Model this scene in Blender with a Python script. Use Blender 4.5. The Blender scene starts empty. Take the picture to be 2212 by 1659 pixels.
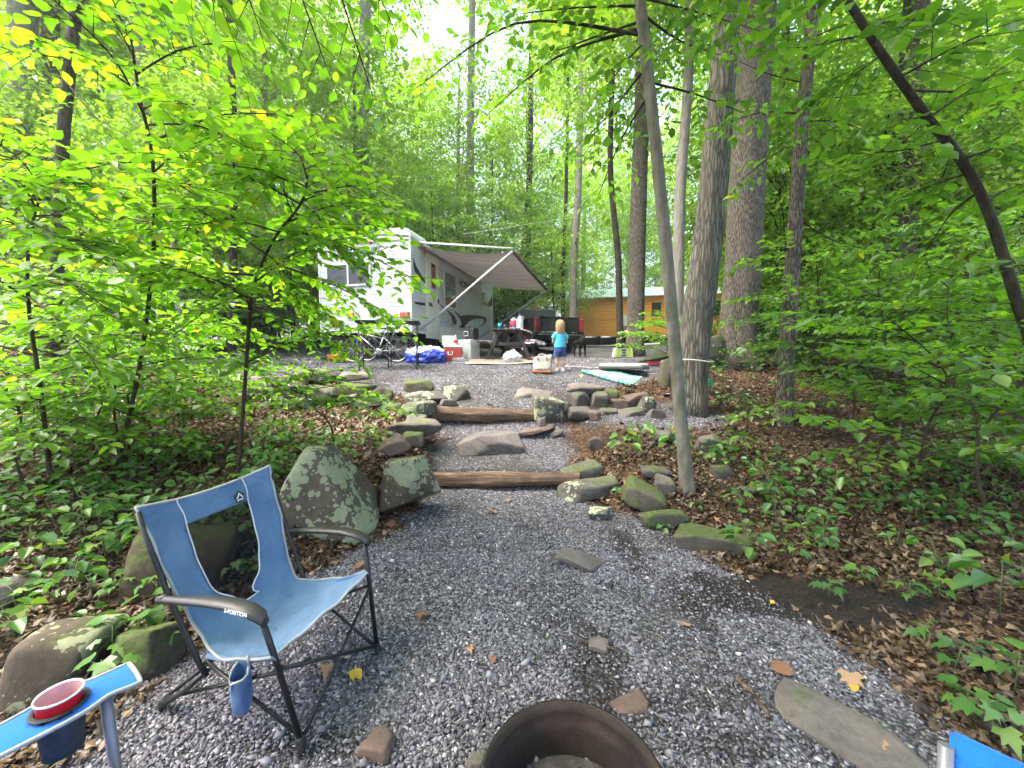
import bpy, bmesh, math, random
import numpy as np
from mathutils import Vector, Matrix, Euler

# ------------------------------------------------------------------ camera, sky, sun, exposure
S = bpy.context.scene
COL = S.collection
FPX, CX, CY, HZ = 831.0, 1106.0, 829.5, 775.0
CAMZ = 1.58
PITCH = -math.atan((CY - HZ) / FPX)
cam = bpy.data.cameras.new('camera'); cam_o = bpy.data.objects.new('camera', cam); COL.objects.link(cam_o)
cam.sensor_width = 36.0; cam.lens = 36.0 * FPX / 2212.0
cam.clip_start = 0.05; cam.clip_end = 600
cam_o.location = (0, 0, CAMZ); cam_o.rotation_euler = (math.pi / 2 + PITCH, 0, 0)
S.camera = cam_o

SUN_EL, SUN_AZ = math.radians(64), math.radians(-98)      # azimuth from +Y, towards +X positive
W = bpy.data.worlds.new('World'); S.world = W; W.use_nodes = True
nt = W.node_tree
sky = nt.nodes.new('ShaderNodeTexSky'); sky.sky_type = 'NISHITA'; sky.sun_disc = False
sky.sun_elevation = SUN_EL; sky.sun_rotation = SUN_AZ
sky.air_density = 1.0; sky.dust_density = 6.0; sky.ozone_density = 1.0
nt.links.new(sky.outputs[0], nt.nodes['Background'].inputs[0])
nt.nodes['Background'].inputs[1].default_value = 0.15
sun = bpy.data.lights.new('sun', 'SUN'); sun.energy = 1.5; sun.angle = math.radians(50); sun.color = (1.0, 0.96, 0.88)
sun_o = bpy.data.objects.new('sun', sun); COL.objects.link(sun_o)
sd = Vector((math.sin(SUN_AZ) * math.cos(SUN_EL), math.cos(SUN_AZ) * math.cos(SUN_EL), math.sin(SUN_EL)))
sun_o.rotation_euler = sd.to_track_quat('Z', 'Y').to_euler(); sun_o.location = (0, 0, 40)
S.view_settings.view_transform = 'Standard'; S.view_settings.look = 'None'; S.view_settings.gamma = 1.0
S.view_settings.use_curve_mapping = False
S.view_settings.exposure = 2.8
S.render.engine = 'CYCLES'
cy = S.cycles
cy.max_bounces = 6; cy.diffuse_bounces = 4; cy.glossy_bounces = 2; cy.transmission_bounces = 4; cy.transparent_max_bounces = 6; cy.volume_bounces = 0
cy.use_adaptive_sampling = True; cy.adaptive_threshold = .03; cy.adaptive_min_samples = 20
cy.use_denoising = True; cy.caustics_reflective = False; cy.caustics_refractive = False
cy.sample_clamp_indirect = 6.0

# ------------------------------------------------------------------ helpers
RNG = np.random.default_rng(7)
def sstep(a, b, x):
    t = np.clip((np.asarray(x, float) - a) / (b - a), 0, 1); return t * t * (3 - 2 * t)
def _hash(ix, iy, s):
    n = (ix.astype(np.int64) * 374761393 + iy.astype(np.int64) * 668265263 + s * 974634777) & 0x7fffffff
    n = ((n ^ (n >> 13)) * 1274126177) & 0x7fffffff
    return ((n ^ (n >> 16)) & 0xffff) / 65535.0
def vnoise(x, y, s=0):
    x = np.asarray(x, float); y = np.asarray(y, float)
    ix = np.floor(x); iy = np.floor(y); fx = x - ix; fy = y - iy
    fx = fx * fx * (3 - 2 * fx); fy = fy * fy * (3 - 2 * fy)
    a = _hash(ix, iy, s); b = _hash(ix + 1, iy, s); c = _hash(ix, iy + 1, s); d = _hash(ix + 1, iy + 1, s)
    return (a * (1 - fx) + b * fx) * (1 - fy) + (c * (1 - fx) + d * fx) * fy
def fbm(x, y, s=0, o=4):
    r = 0; a = 0.5
    for k in range(o):
        r = r + a * vnoise(np.asarray(x) * 2 ** k, np.asarray(y) * 2 ** k, s + k); a *= 0.5
    return r / (1 - 0.5 ** o) - 0.5

# centre path profile (log steps), left and right slopes
_cy = [-30, 4.45, 4.58, 4.72, 5.35, 6.02, 6.12, 6.22, 7.0, 8.0, 9.0, 10, 15.4, 25, 45, 90, 300]
_cz = [0, .03, .05, .20, .34, .56, .62, .79, 1.08, 1.33, 1.47, 1.56, 1.82, 2.42, 3.4, 5.0, 8.0]
_ly = [-30, 1.6, 2.4, 3.3, 4.0, 5.0, 6.1, 6.55, 6.95, 7.4, 8.0]
_lz = [.02, .04, .12, .34, .50, .64, .76, .82, 1.10, 1.26, 1.35]
_ry = [-30, 2.2, 3.2, 4.0, 5.0, 6.2, 6.6, 7.0, 8.0]
_rz = [.0, .02, .14, .30, .49, .73, .83, 1.06, 1.33]
def pathL(y): return np.interp(y, [0, 1.3, 1.8, 2.3, 2.9, 3.4, 4.4, 5.2, 6.1, 6.6, 7.1, 8], [-1.7, -1.6, -1.75, -1.6, -1.35, -1.15, -.93, -1.0, -1.2, -1.7, -3.2, -9])
def pathR(y): return np.interp(y, [0, 1.3, 1.8, 2.4, 3.0, 3.4, 4.0, 4.6, 5.4, 6.1, 6.6, 7.2, 8, 9.5, 11, 16], [1.75, 1.75, 1.8, 1.75, 1.55, 1.3, .9, .78, .85, .75, 1.0, 2.5, 3.2, 3.4, 3.9, 6.0])
def T(x, y):
    x = np.asarray(x, float); y = np.asarray(y, float)
    zc = np.interp(y, _cy, _cz)
    zl = np.where(y < 8, np.interp(y, _ly, _lz), zc)
    zr = np.where(y < 8, np.interp(y, _ry, _rz), zc)
    bl = sstep(0.0, .75, pathL(y) - x); br = sstep(0.0, .75, x - pathR(y))
    z = zc * (1 - bl - br) + zl * bl + zr * br
    far = sstep(5, 14, np.abs(x)) * sstep(2, 10, y) * .35
    side = sstep(2.2, 6, -x) * sstep(8, 1, y) * .28 + sstep(3.0, 8, x) * sstep(8, 1, y) * .12
    rough = (bl + br) * .10 * fbm(x * 1.3, y * 1.3, 3) + .03 * fbm(x * 2.2, y * 2.2, 9) + .25 * fbm(x * .15, y * .15, 5) * sstep(12, 30, np.hypot(x, y))
    return z + rough + far + side
def Tz(x, y): return float(T(x, y))
def gmask(x, y):
    x = np.asarray(x, float); y = np.asarray(y, float)
    j = fbm(x * 1.6, y * 1.6, 21) * .5 + fbm(x * 6, y * 6, 25) * .22
    m = sstep(-.14, .14, x - pathL(y) + j) * sstep(-.14, .14, pathR(y) - x + j)
    # gravel spilling round the thin tree on the far right of the steps
    sp = sstep(1.0, .55, np.hypot((x - 2.3) / 1.25, (y - 6.0) / .75) + j)
    lot = sstep(7.2, 7.7, y + j) * sstep(27.5, 26.5, y) * sstep(-9.5, -8.8, x + j) * sstep(.3, -.3, x - np.interp(y, [7, 9.5, 11, 14, 27], [3.0, 3.4, 4.0, 6.5, 17]) + j)
    return np.clip(np.maximum(np.maximum(m * (y < 30), sp), lot), 0, 1)

_SOIL = [(1.85, 2.42, .75, .30, .95), (.95, 2.95, .16, .40, .8), (1.12, 2.35, .14, .30, .7), (.42, 1.85, .16, .30, .8), (.62, 1.62, .34, .10, .6), (-.85, 1.45, .30, .10, .7), (.85, 1.42, .22, .12, .7), (.2, 3.4, .25, .5, .35), (-.6, 4.0, .3, .3, .4), (.25, 2.6, .2, .5, .35)]
def soil(x, y):      # dark bare soil where the gravel or litter is worn away
    x = np.asarray(x, float); y = np.asarray(y, float); j = fbm(x * 3, y * 3, 61) * 1.5; o = np.zeros_like(x)
    for cx_, cy_, rx_, ry_, k_ in _SOIL: o = np.maximum(o, k_ * sstep(1.1, .5, np.hypot((x - cx_) / rx_, (y - cy_) / ry_) + j))
    return o
_cp, _sp = math.cos(PITCH), math.sin(PITCH)
def ray(px, py):
    u = (px - CX) / FPX; v = (CY - py) / FPX
    return Vector((u, _cp - v * _sp, v * _cp + _sp))
def at(px, py, Y):
    d = ray(px, py); return Vector((0, 0, CAMZ)) + d * (Y / d.y)
def gnd(px, py):
    d = ray(px, py); t = .6; o = Vector((0, 0, CAMZ))
    while t < 60:
        p = o + d * t
        if p.z < Tz(p.x, p.y): break
        t += .02
    a, b = t - .02, t
    for _ in range(12):
        m = (a + b) / 2; p = o + d * m
        if p.z < Tz(p.x, p.y): b = m
        else: a = m
    p = o + d * b
    return Vector((p.x, p.y, Tz(p.x, p.y)))

class MB:
    """collects shapes, builds ONE mesh object"""
    def __init__(self): self.v = []; self.f = []; self.m = []; self.smooth = []
    def add(self, vs, fs, mi=0, sm=False):
        o = len(self.v); self.v += [tuple(p) for p in vs]
        for f in fs: self.f.append([i + o for i in f]); self.m.append(mi); self.smooth.append(sm)
        return self
    def box(self, c, s, R=None, mi=0, taper=None, bev=0.0):
        hx, hy, hz = s[0] / 2, s[1] / 2, s[2] / 2
        if bev > 0:
            b = min(bev, hx * .9, hy * .9, hz * .9)
            bm = bmesh.new(); bmesh.ops.create_cube(bm, size=1)
            for w in bm.verts: w.co = Vector((w.co.x * s[0], w.co.y * s[1], w.co.z * s[2]))
            bmesh.ops.bevel(bm, geom=bm.edges[:], offset=b, segments=2, affect='EDGES', profile=.5)
            bm.verts.index_update()
            vs = [w.co.copy() for w in bm.verts]; fs = [[w.index for w in f.verts] for f in bm.faces]; bm.free()
        else:
            vs = [Vector((x * hx, y * hy, z * hz)) for z in (-1, 1) for y in (-1, 1) for x in (-1, 1)]
            fs = [(0, 2, 3, 1), (4, 5, 7, 6), (0, 1, 5, 4), (2, 6, 7, 3), (0, 4, 6, 2), (1, 3, 7, 5)]
        if taper is not None:
            for p in vs:
                k = taper if p.z > 0 else 1.0; p.x *= k; p.y *= k
        if R is not None: vs = [R @ p for p in vs]
        c = Vector(c); return self.add([p + c for p in vs], fs, mi, False)
    def tube(self, pts, rad, n=8, mi=0, cap=True, flat=1.0):
        pts = [Vector(p) for p in pts]
        if not hasattr(rad, '__len__'): rad = [rad] * len(pts)
        vs, fs = [], []; up = None
        for i, p in enumerate(pts):
            t = (pts[min(i + 1, len(pts) - 1)] - pts[max(i - 1, 0)]); t = t.normalized() if t.length > 1e-9 else Vector((0, 0, 1))
            if up is None:
                up = Vector((0, 0, 1)) if abs(t.z) < .9 else Vector((1, 0, 0))
            a = t.cross(up).normalized(); b = a.cross(t).normalized(); up = b
            for k in range(n):
                q = 2 * math.pi * k / n
                vs.append(p + (a * math.cos(q) + b * math.sin(q) * flat) * rad[i])
        for i in range(len(pts) - 1):
            for k in range(n):
                fs.append((i * n + k, i * n + (k + 1) % n, (i + 1) * n + (k + 1) % n, (i + 1) * n + k))
        self.add(vs, fs, mi, True)
        if cap:
            o = len(self.v) - len(vs)
            self.f.append([o + k for k in range(n)][::-1]); self.m.append(mi); self.smooth.append(False)
            self.f.append([o + (len(pts) - 1) * n + k for k in range(n)]); self.m.append(mi); self.smooth.append(False)
        return self
    def lathe(self, prof, n=24, M=None, mi=0, close=False, arc=2 * math.pi):
        vs = []; fs = []
        full = abs(arc - 2 * math.pi) < 1e-6; nn = n if full else n + 1
        for r, z in prof:
            for k in range(nn):
                q = arc * k / n; vs.append(Vector((r * math.cos(q), r * math.sin(q), z)))
        L = len(prof)
        for i in range(L if close else L - 1):
            j = (i + 1) % L
            for k in range(n):
                k2 = (k + 1) % nn
                fs.append((i * nn + k, i * nn + k2, j * nn + k2, j * nn + k))
        if M is not None: vs = [M @ p for p in vs]
        return self.add(vs, fs, mi, True)
    def poly(self, pts, h, M=None, mi=0):
        """prism: outline pts (x,y) extruded 0..h in z"""
        n = len(pts)
        vs = [Vector((x, y, 0)) for x, y in pts] + [Vector((x, y, h)) for x, y in pts]
        if M is not None: vs = [M @ p for p in vs]
        fs = [list(range(n))[::-1], [n + i for i in range(n)]] + [(i, (i + 1) % n, n + (i + 1) % n, n + i) for i in range(n)]
        return self.add(vs, fs, mi)
    def grid(self, P, mi=0, sm=True):
        """P[i][j] points"""
        n = len(P); m = len(P[0])
        vs = [p for r in P for p in r]
        fs = [(i * m + j, i * m + j + 1, (i + 1) * m + j + 1, (i + 1) * m + j) for i in range(n - 1) for j in range(m - 1)]
        return self.add(vs, fs, mi, sm)
    def mesh(self, name, mats, smooth=None):
        me = bpy.data.meshes.new(name); me.from_pydata([tuple(p) for p in self.v], [], self.f)
        for m in (mats if isinstance(mats, (list, tuple)) else [mats]): me.materials.append(m)
        me.polygons.foreach_set('material_index', self.m)
        me.polygons.foreach_set('use_smooth', [bool(smooth) if smooth is not None else s for s in self.smooth])
        bm = bmesh.new(); bm.from_mesh(me); bmesh.ops.recalc_face_normals(bm, faces=bm.faces[:]); bm.to_mesh(me); bm.free()
        me.update(); return me
    def build(self, name, mats, parent=None, smooth=None, **kw):
        o = bpy.data.objects.new(name, self.mesh(name, mats, smooth)); COL.objects.link(o)
        if parent is not None: o.parent = parent
        for k, v in kw.items(): o[k] = v
        return o
def np_mesh(name, verts, faces, mat, tint=None, smooth=False):
    """faces: (M,k) int array of equal polygons"""
    me = bpy.data.meshes.new(name); M, k = faces.shape
    me.vertices.add(len(verts)); me.vertices.foreach_set('co', np.ascontiguousarray(verts, np.float32).ravel())
    me.loops.add(M * k); me.loops.foreach_set('vertex_index', faces.astype(np.int32).ravel())
    me.polygons.add(M); me.polygons.foreach_set('loop_start', np.arange(0, M * k, k, dtype=np.int32))
    me.update(calc_edges=True)
    if smooth: me.polygons.foreach_set('use_smooth', np.ones(M, bool))
    if tint is not None:
        a = me.attributes.new('tint', 'FLOAT', 'FACE'); a.data.foreach_set('value', np.ascontiguousarray(tint, np.float32))
    me.materials.append(mat); me.validate(); return me
def link(name, me, parent=None, loc=None, **kw):
    o = bpy.data.objects.new(name, me); COL.objects.link(o)
    if parent is not None: o.parent = parent
    if loc is not None: o.location = loc
    for k, v in kw.items(): o[k] = v
    return o
def thing(name, label, cat, loc=(0, 0, 0), rz=0.0, group=None):
    o = bpy.data.objects.new(name, None); COL.objects.link(o); o.empty_display_size = .1
    o.location = loc; o.rotation_euler = (0, 0, rz); o['label'] = label; o['category'] = cat
    if group: o['group'] = group
    return o
def tag(o, label, cat, group=None):
    o['label'] = label; o['category'] = cat
    if group: o['group'] = group
    return o
def copy_tree(o, parent=None):
    c = o.copy(); COL.objects.link(c); c.parent = parent
    for ch in list(o.children): copy_tree(ch, c)
    return c
def rot2(ax, ang): return Matrix.Rotation(ang, 3, ax)

# ------------------------------------------------------------------ materials
def newmat(name):
    m = bpy.data.materials.new(name); m.use_nodes = True; n = m.node_tree
    for x in list(n.nodes): n.nodes.remove(x)
    out = n.nodes.new('ShaderNodeOutputMaterial'); return m, n, out
def N(n, t, **kw):
    x = n.nodes.new(t)
    for k, v in kw.items():
        if k.startswith('i_'):
            key = k[2:]; key = int(key) if key.isdigit() else key.replace('_', ' ')
            x.inputs[key].default_value = v
        else: setattr(x, k, v)
    return x
def ramp(n, fac, stops, interp='LINEAR'):
    r = n.nodes.new('ShaderNodeValToRGB'); r.color_ramp.interpolation = interp
    while len(r.color_ramp.elements) < len(stops): r.color_ramp.elements.new(.5)
    for e, (p, c) in zip(r.color_ramp.elements, stops): e.position = p; e.color = (*c, 1) if len(c) == 3 else c
    n.links.new(fac, r.inputs[0]); return r.outputs[0]
def mixc(n, fac, a, b, mode='MIX'):
    x = n.nodes.new('ShaderNodeMix'); x.data_type = 'RGBA'; x.blend_type = mode
    for idx, val in ((0, fac), (6, a), (7, b)):
        if hasattr(val, 'is_linked') or hasattr(val, 'links'): n.links.new(val, x.inputs[idx])
        else: x.inputs[idx].default_value = val if idx == 0 else (*val, 1)
    return x.outputs[2]
def coords(n, scale=(1, 1, 1), kind='Object'):
    tc = n.nodes.new('ShaderNodeTexCoord'); mp = n.nodes.new('ShaderNodeMapping'); mp.inputs['Scale'].default_value = scale
    n.links.new(tc.outputs[kind], mp.inputs[0]); return mp.outputs[0]
def noise(n, vec, scale, detail=4, rough=.55, dist=0.0):
    x = N(n, 'ShaderNodeTexNoise'); x.inputs['Scale'].default_value = scale; x.inputs['Detail'].default_value = detail
    x.inputs['Roughness'].default_value = rough; x.inputs['Distortion'].default_value = dist; n.links.new(vec, x.inputs['Vector']); return x
def bump(n, h, strength, dist=.01):
    b = N(n, 'ShaderNodeBump'); b.inputs['Strength'].default_value = strength; b.inputs['Distance'].default_value = dist
    n.links.new(h, b.inputs['Height']); return b.outputs[0]
def plain(name, col, rough=.6, metal=0.0, var=.12, scale=8.0, bmp=0.0, bscale=60.0, spec=.5, dirt=None, coat=0.0, alpha=None, sheen=0):
    m, n, out = newmat(name); b = N(n, 'ShaderNodeBsdfPrincipled'); n.links.new(b.outputs[0], out.inputs[0])
    v = coords(n); nz = noise(n, v, scale, 5)
    lo = tuple(max(0, c * (1 - var * 1.6)) for c in col); hi = tuple(min(1, c * (1 + var)) for c in col)
    c = ramp(n, nz.outputs[0], [(.3, lo), (.7, hi)])
    if dirt:
        nd = noise(n, v, scale * .6, 6, .7); f = ramp(n, nd.outputs[0], [(.5, (0, 0, 0)), (.72, (1, 1, 1))]); c = mixc(n, f, c, dirt)
    n.links.new(c, b.inputs['Base Color'])
    b.inputs['Roughness'].default_value = rough; b.inputs['Metallic'].default_value = metal
    b.inputs['Specular IOR Level'].default_value = spec; b.inputs['Coat Weight'].default_value = coat
    if sheen: b.inputs['Sheen Weight'].default_value = sheen
    if alpha is not None: b.inputs['Alpha'].default_value = alpha
    if bmp > 0:
        nb = noise(n, v, bscale, 3); n.links.new(bump(n, nb.outputs[0], bmp), b.inputs['Normal'])
    return m

def leafmat(name, cols, trans=.55, tcol=1.0, gloss=.06, vary=.25):
    """cols: list of (pos,(r,g,b)) for the reflected colour, per-leaf tint attribute drives it"""
    m, n, out = newmat(name)
    at_ = N(n, 'ShaderNodeAttribute', attribute_name='tint'); oi = N(n, 'ShaderNodeObjectInfo')
    ad = N(n, 'ShaderNodeMath', operation='MULTIPLY_ADD'); n.links.new(oi.outputs['Random'], ad.inputs[0]); ad.inputs[1].default_value = vary
    n.links.new(at_.outputs['Fac'], ad.inputs[2])
    sb = N(n, 'ShaderNodeMath', operation='SUBTRACT'); n.links.new(ad.outputs[0], sb.inputs[0]); sb.inputs[1].default_value = vary / 2
    c = ramp(n, sb.outputs[0], cols)
    d = N(n, 'ShaderNodeBsdfDiffuse'); n.links.new(c, d.inputs[0])
    t = N(n, 'ShaderNodeBsdfTranslucent')
    tc = mixc(n, 1.0, c, (tcol * 1.25, tcol * 1.32, tcol * .5), 'MULTIPLY'); n.links.new(tc, t.inputs[0])
    mx = N(n, 'ShaderNodeMixShader'); mx.inputs[0].default_value = trans
    n.links.new(d.outputs[0], mx.inputs[1]); n.links.new(t.outputs[0], mx.inputs[2])
    g = N(n, 'ShaderNodeBsdfGlossy'); g.inputs['Roughness'].default_value = .42; g.inputs[0].default_value = (.9, .95, .9, 1)
    m2 = N(n, 'ShaderNodeMixShader'); m2.inputs[0].default_value = gloss
    n.links.new(mx.outputs[0], m2.inputs[1]); n.links.new(g.outputs[0], m2.inputs[2]); n.links.new(m2.outputs[0], out.inputs[0])
    return m
M = {}
G = [(0.0, (.045, .11, .014)), (.35, (.085, .195, .018)), (.7, (.14, .275, .02)), (.95, (.2, .33, .02)), (.995, (.42, .36, .02))]
M['leaf'] = leafmat('leaf', G, .58, 1.35)
M['leaf_bright'] = leafmat('leaf_bright', [(0, (.075, .18, .012)), (.45, (.125, .275, .018)), (.88, (.19, .35, .02)), (.985, (.32, .38, .02)), (1, (.50, .42, .02))], .6, 1.4)
M['leaf_dark'] = leafmat('leaf_dark', [(0, (.028, .085, .02)), (.5, (.05, .14, .026)), (1, (.08, .19, .028))], .4, 1.2, .05)
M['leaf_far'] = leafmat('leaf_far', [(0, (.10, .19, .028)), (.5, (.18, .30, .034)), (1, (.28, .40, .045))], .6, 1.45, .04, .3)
M['litter'] = leafmat('litter', [(0, (.030, .019, .012)), (.3, (.075, .045, .027)), (.55, (.14, .085, .05)), (.8, (.23, .15, .095)), (.96, (.33, .23, .15)), (1, (.42, .25, .07))], .15, .7, .04)
M['herb'] = leafmat('herb', [(0, (.045, .13, .03)), (.5, (.085, .21, .045)), (.9, (.14, .28, .05)), (1, (.25, .33, .05))], .45, 1.1, .05)

def barkmat(name, dark, light, sx, sz, strength, moss=0.0, kind='ridge'):
    m, n, out = newmat(name); b = N(n, 'ShaderNodeBsdfPrincipled'); n.links.new(b.outputs[0], out.inputs[0])
    v = coords(n, (sx, sx, sz)); v1 = coords(n)
    if kind == 'ridge':
        w = N(n, 'ShaderNodeTexVoronoi', feature='DISTANCE_TO_EDGE'); w.inputs['Scale'].default_value = 1.0
        nd = noise(n, v, 2.0, 3); ad = N(n, 'ShaderNodeVectorMath', operation='MULTIPLY_ADD')
        n.links.new(nd.outputs['Color'], ad.inputs[0]); ad.inputs[1].default_value = (.6, .6, .6); n.links.new(v, ad.inputs[2])
        n.links.new(ad.outputs[0], w.inputs['Vector'])
        h = ramp(n, w.outputs['Distance'], [(0, (0, 0, 0)), (.22, (.8, .8, .8)), (.6, (1, 1, 1))])
    else:
        nz = noise(n, v, 1.0, 6, .6); h = ramp(n, nz.outputs[0], [(.3, (0, 0, 0)), (.7, (1, 1, 1))])
    big = noise(n, v1, 2.5, 5)
    c = ramp(n, h, [(0, dark), (.5, tuple((a + b_) / 2 for a, b_ in zip(dark, light))), (1, light)])
    c2 = mixc(n, ramp(n, big.outputs[0], [(.35, (0, 0, 0)), (.7, (.6, .6, .6))]), c, tuple(x * .55 for x in light))
    if moss > 0:
        ms = noise(n, v1, 4.0, 6, .7); c2 = mixc(n, ramp(n, ms.outputs[0], [(.5, (0, 0, 0)), (.75, (moss, moss, moss))]), c2, (.09, .13, .05))
    n.links.new(c2, b.inputs['Base Color']); b.inputs['Roughness'].default_value = .92; b.inputs['Specular IOR Level'].default_value = .2
    fine = noise(n, v, 6.0, 4, .6)
    hh = mixc(n, .25, h, fine.outputs[0]); n.links.new(bump(n, hh, strength, .03), b.inputs['Normal'])
    return m
M['bark_ridge'] = barkmat('bark_ridge', (.05, .042, .034), (.25, .218, .178), 36, 6.0, 1.0)
M['bark_shag'] = barkmat('bark_shag', (.058, .052, .043), (.275, .252, .212), 26, 2.6, 1.0, .3)
M['bark_smooth'] = barkmat('bark_smooth', (.075, .07, .052), (.27, .25, .20), 12, 5, .5, .6, 'smooth')
M['bark_grey'] = barkmat('bark_grey', (.13, .12, .105), (.33, .305, .27), 18, 4.0, .6, .15, 'smooth')
M['bark_dark'] = barkmat('bark_dark', (.018, .015, .012), (.07, .058, .045), 18, 6, .6, .3, 'smooth')
M['twig'] = barkmat('twig', (.03, .022, .015), (.10, .075, .05), 40, 10, .3, .2, 'smooth')

def groundmat():
    m, n, out = newmat('ground'); b = N(n, 'ShaderNodeBsdfPrincipled'); n.links.new(b.outputs[0], out.inputs[0])
    v = coords(n)
    a = N(n, 'ShaderNodeAttribute', attribute_name='gravel')
    def vor(scale, feat='F1', rnd=1.0):
        x = N(n, 'ShaderNodeTexVoronoi', feature=feat); x.inputs['Scale'].default_value = scale; x.inputs['Randomness'].default_value = rnd
        n.links.new(v, x.inputs['Vector']); return x
    g1 = vor(62.0); g2 = vor(28.0)
    cs = N(n, 'ShaderNodeSeparateColor'); n.links.new(g1.outputs['Color'], cs.inputs[0])
    gc = ramp(n, cs.outputs[0], [(0, (.05, .048, .056)), (.4, (.13, .126, .142)), (.75, (.25, .242, .265)), (1, (.43, .42, .45))])
    shade = ramp(n, g1.outputs['Distance'], [(.25, (1, 1, 1)), (.75, (.25, .25, .25))])
    gc = mixc(n, 1.0, gc, shade, 'MULTIPLY')
    big = noise(n, v, 1.3, 5, .6)
    gc = mixc(n, ramp(n, big.outputs[0], [(.46, (0, 0, 0)), (.62, (.85, .85, .85))]), gc, (.050, .046, .042))
    # forest floor
    l1 = vor(34.0); ls = N(n, 'ShaderNodeSeparateColor'); n.links.new(l1.outputs['Color'], ls.inputs[0])
    lc = ramp(n, ls.outputs[0], [(0, (.018, .011, .007)), (.4, (.05, .027, .015)), (.75, (.12, .065, .033)), (1, (.22, .13, .07))])
    lc = mixc(n, ramp(n, big.outputs[0], [(.42, (0, 0, 0)), (.62, (.8, .8, .8))]), lc, (.020, .014, .010))
    # moss and low green far away
    fgr = noise(n, v, .6, 6, .65)
    c = mixc(n, a.outputs['Fac'], lc, gc)
    so = N(n, 'ShaderNodeAttribute', attribute_name='soil'); c = mixc(n, so.outputs['Fac'], c, (.022, .017, .014)); n.links.new(c, b.inputs['Base Color'])
    b.inputs['Roughness'].default_value = .9; b.inputs['Specular IOR Level'].default_value = .25
    inv = N(n, 'ShaderNodeMath', operation='SUBTRACT'); inv.inputs[0].default_value = 1.0; n.links.new(g1.outputs['Distance'], inv.inputs[1])
    n.links.new(bump(n, inv.outputs[0], .9, .02), b.inputs['Normal'])
    return m
M['ground'] = groundmat()

# ------------------------------------------------------------------ the ground: one sheet to the horizon
def spaced(lo, hi, a, b, fine, grow=1.14):
    mid = list(np.arange(a, b + 1e-6, fine)); L, R = [], []
    s, x = fine, a
    while x > lo: s *= grow; x -= s; L.append(x)
    s, x = fine, b
    while x < hi: s *= grow; x += s; R.append(x)
    return np.array(L[::-1] + mid + R)
gx = spaced(-130, 130, -4.0, 4.2, .055); gy = spaced(-30, 150, .4, 9.2, .055)
XX, YY = np.meshgrid(gx, gy); ZZ = T(XX, YY); GG = gmask(XX, YY)
ZZ = ZZ + .012 * fbm(XX * 9, YY * 9, 33, 2) * (np.hypot(XX, YY) < 12)
nx, ny = len(gx), len(gy)
I = np.arange(nx * ny).reshape(ny, nx)
F = np.stack([I[:-1, :-1], I[:-1, 1:], I[1:, 1:], I[1:, :-1]], -1).reshape(-1, 4)
me = np_mesh('ground', np.stack([XX, YY, ZZ], -1).reshape(-1, 3), F, M['ground'], smooth=True)
at_ = me.attributes.new('gravel', 'FLOAT', 'POINT'); at_.data.foreach_set('value', GG.astype(np.float32).ravel())
at_ = me.attributes.new('soil', 'FLOAT', 'POINT'); at_.data.foreach_set('value', soil(XX, YY).astype(np.float32).ravel())
link('ground', me, kind='structure')

# ------------------------------------------------------------------ loose gravel and leaf litter (nobody could count it)
def pebmat():
    m, n, out = newmat('pebble'); b = N(n, 'ShaderNodeBsdfPrincipled'); n.links.new(b.outputs[0], out.inputs[0])
    a = N(n, 'ShaderNodeAttribute', attribute_name='tint')
    c = ramp(n, a.outputs['Fac'], [(0, (.036, .035, .042)), (.35, (.115, .111, .128)), (.7, (.25, .24, .27)), (.93, (.43, .42, .45)), (.97, (.58, .57, .58)), (1, (.29, .19, .14))])
    n.links.new(c, b.inputs['Base Color']); b.inputs['Roughness'].default_value = .8; b.inputs['Specular IOR Level'].default_value = .3
    return m
M['pebble'] = pebmat()
def visible(x, y):     # roughly inside the photo's field of view
    return (np.abs(x) < 1.42 * y + .25)
def pebbles(n, ylo, yhi, smin, smax, seed):
    r = np.random.default_rng(seed)
    y = ylo + (yhi - ylo) * r.random(n * 3); x = (r.random(n * 3) * 2 - 1) * np.minimum(1.42 * y + .25, 6.5)
    g = gmask(x, y); bare = fbm(x * 1.3, y * 1.3, 77, 4)
    keep = (r.random(len(x)) < g * (1 - .8 * soil(x, y)) * np.clip(1.15 - 4.5 * np.clip(bare - .03, 0, 1), .08, 1)) & visible(x, y)
    x, y = x[keep][:n], y[keep][:n]; k = len(x)
    s = smin + (smax - smin) * r.random(k) ** 2.6
    base = np.array([[1, 0, 0], [0, 1, 0], [-1, 0, 0], [0, -1, 0], [0, 0, 1], [0, 0, -1]], float)
    fac = np.array([[0, 1, 4], [1, 2, 4], [2, 3, 4], [3, 0, 4], [1, 0, 5], [2, 1, 5], [3, 2, 5], [0, 3, 5]])
    V = base[None] + (r.random((k, 6, 3)) - .5) * .75
    V *= (np.stack([1 + .5 * r.random(k), .6 + .4 * r.random(k), .45 + .4 * r.random(k)], -1))[:, None, :]
    a = r.random(k) * 6.283; c, s_ = np.cos(a), np.sin(a)
    tl = (r.random(k) - .5) * 1.2; ct, st = np.cos(tl), np.sin(tl)
    X = V[..., 0] * ct[:, None] - V[..., 2] * st[:, None]; Z = V[..., 0] * st[:, None] + V[..., 2] * ct[:, None]
    X2 = X * c[:, None] - V[..., 1] * s_[:, None]; Y2 = X * s_[:, None] + V[..., 1] * c[:, None]
    P = np.stack([X2, Y2, Z], -1) * s[:, None, None] + np.stack([x, y, T(x, y) + s * .22], -1)[:, None, :]
    Fc = (fac[None] + (np.arange(k) * 6)[:, None, None]).reshape(-1, 3)
    t = np.repeat(np.clip(r.normal(.45, .22, k), 0, .98), 8)
    return P.reshape(-1, 3), Fc, t
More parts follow.
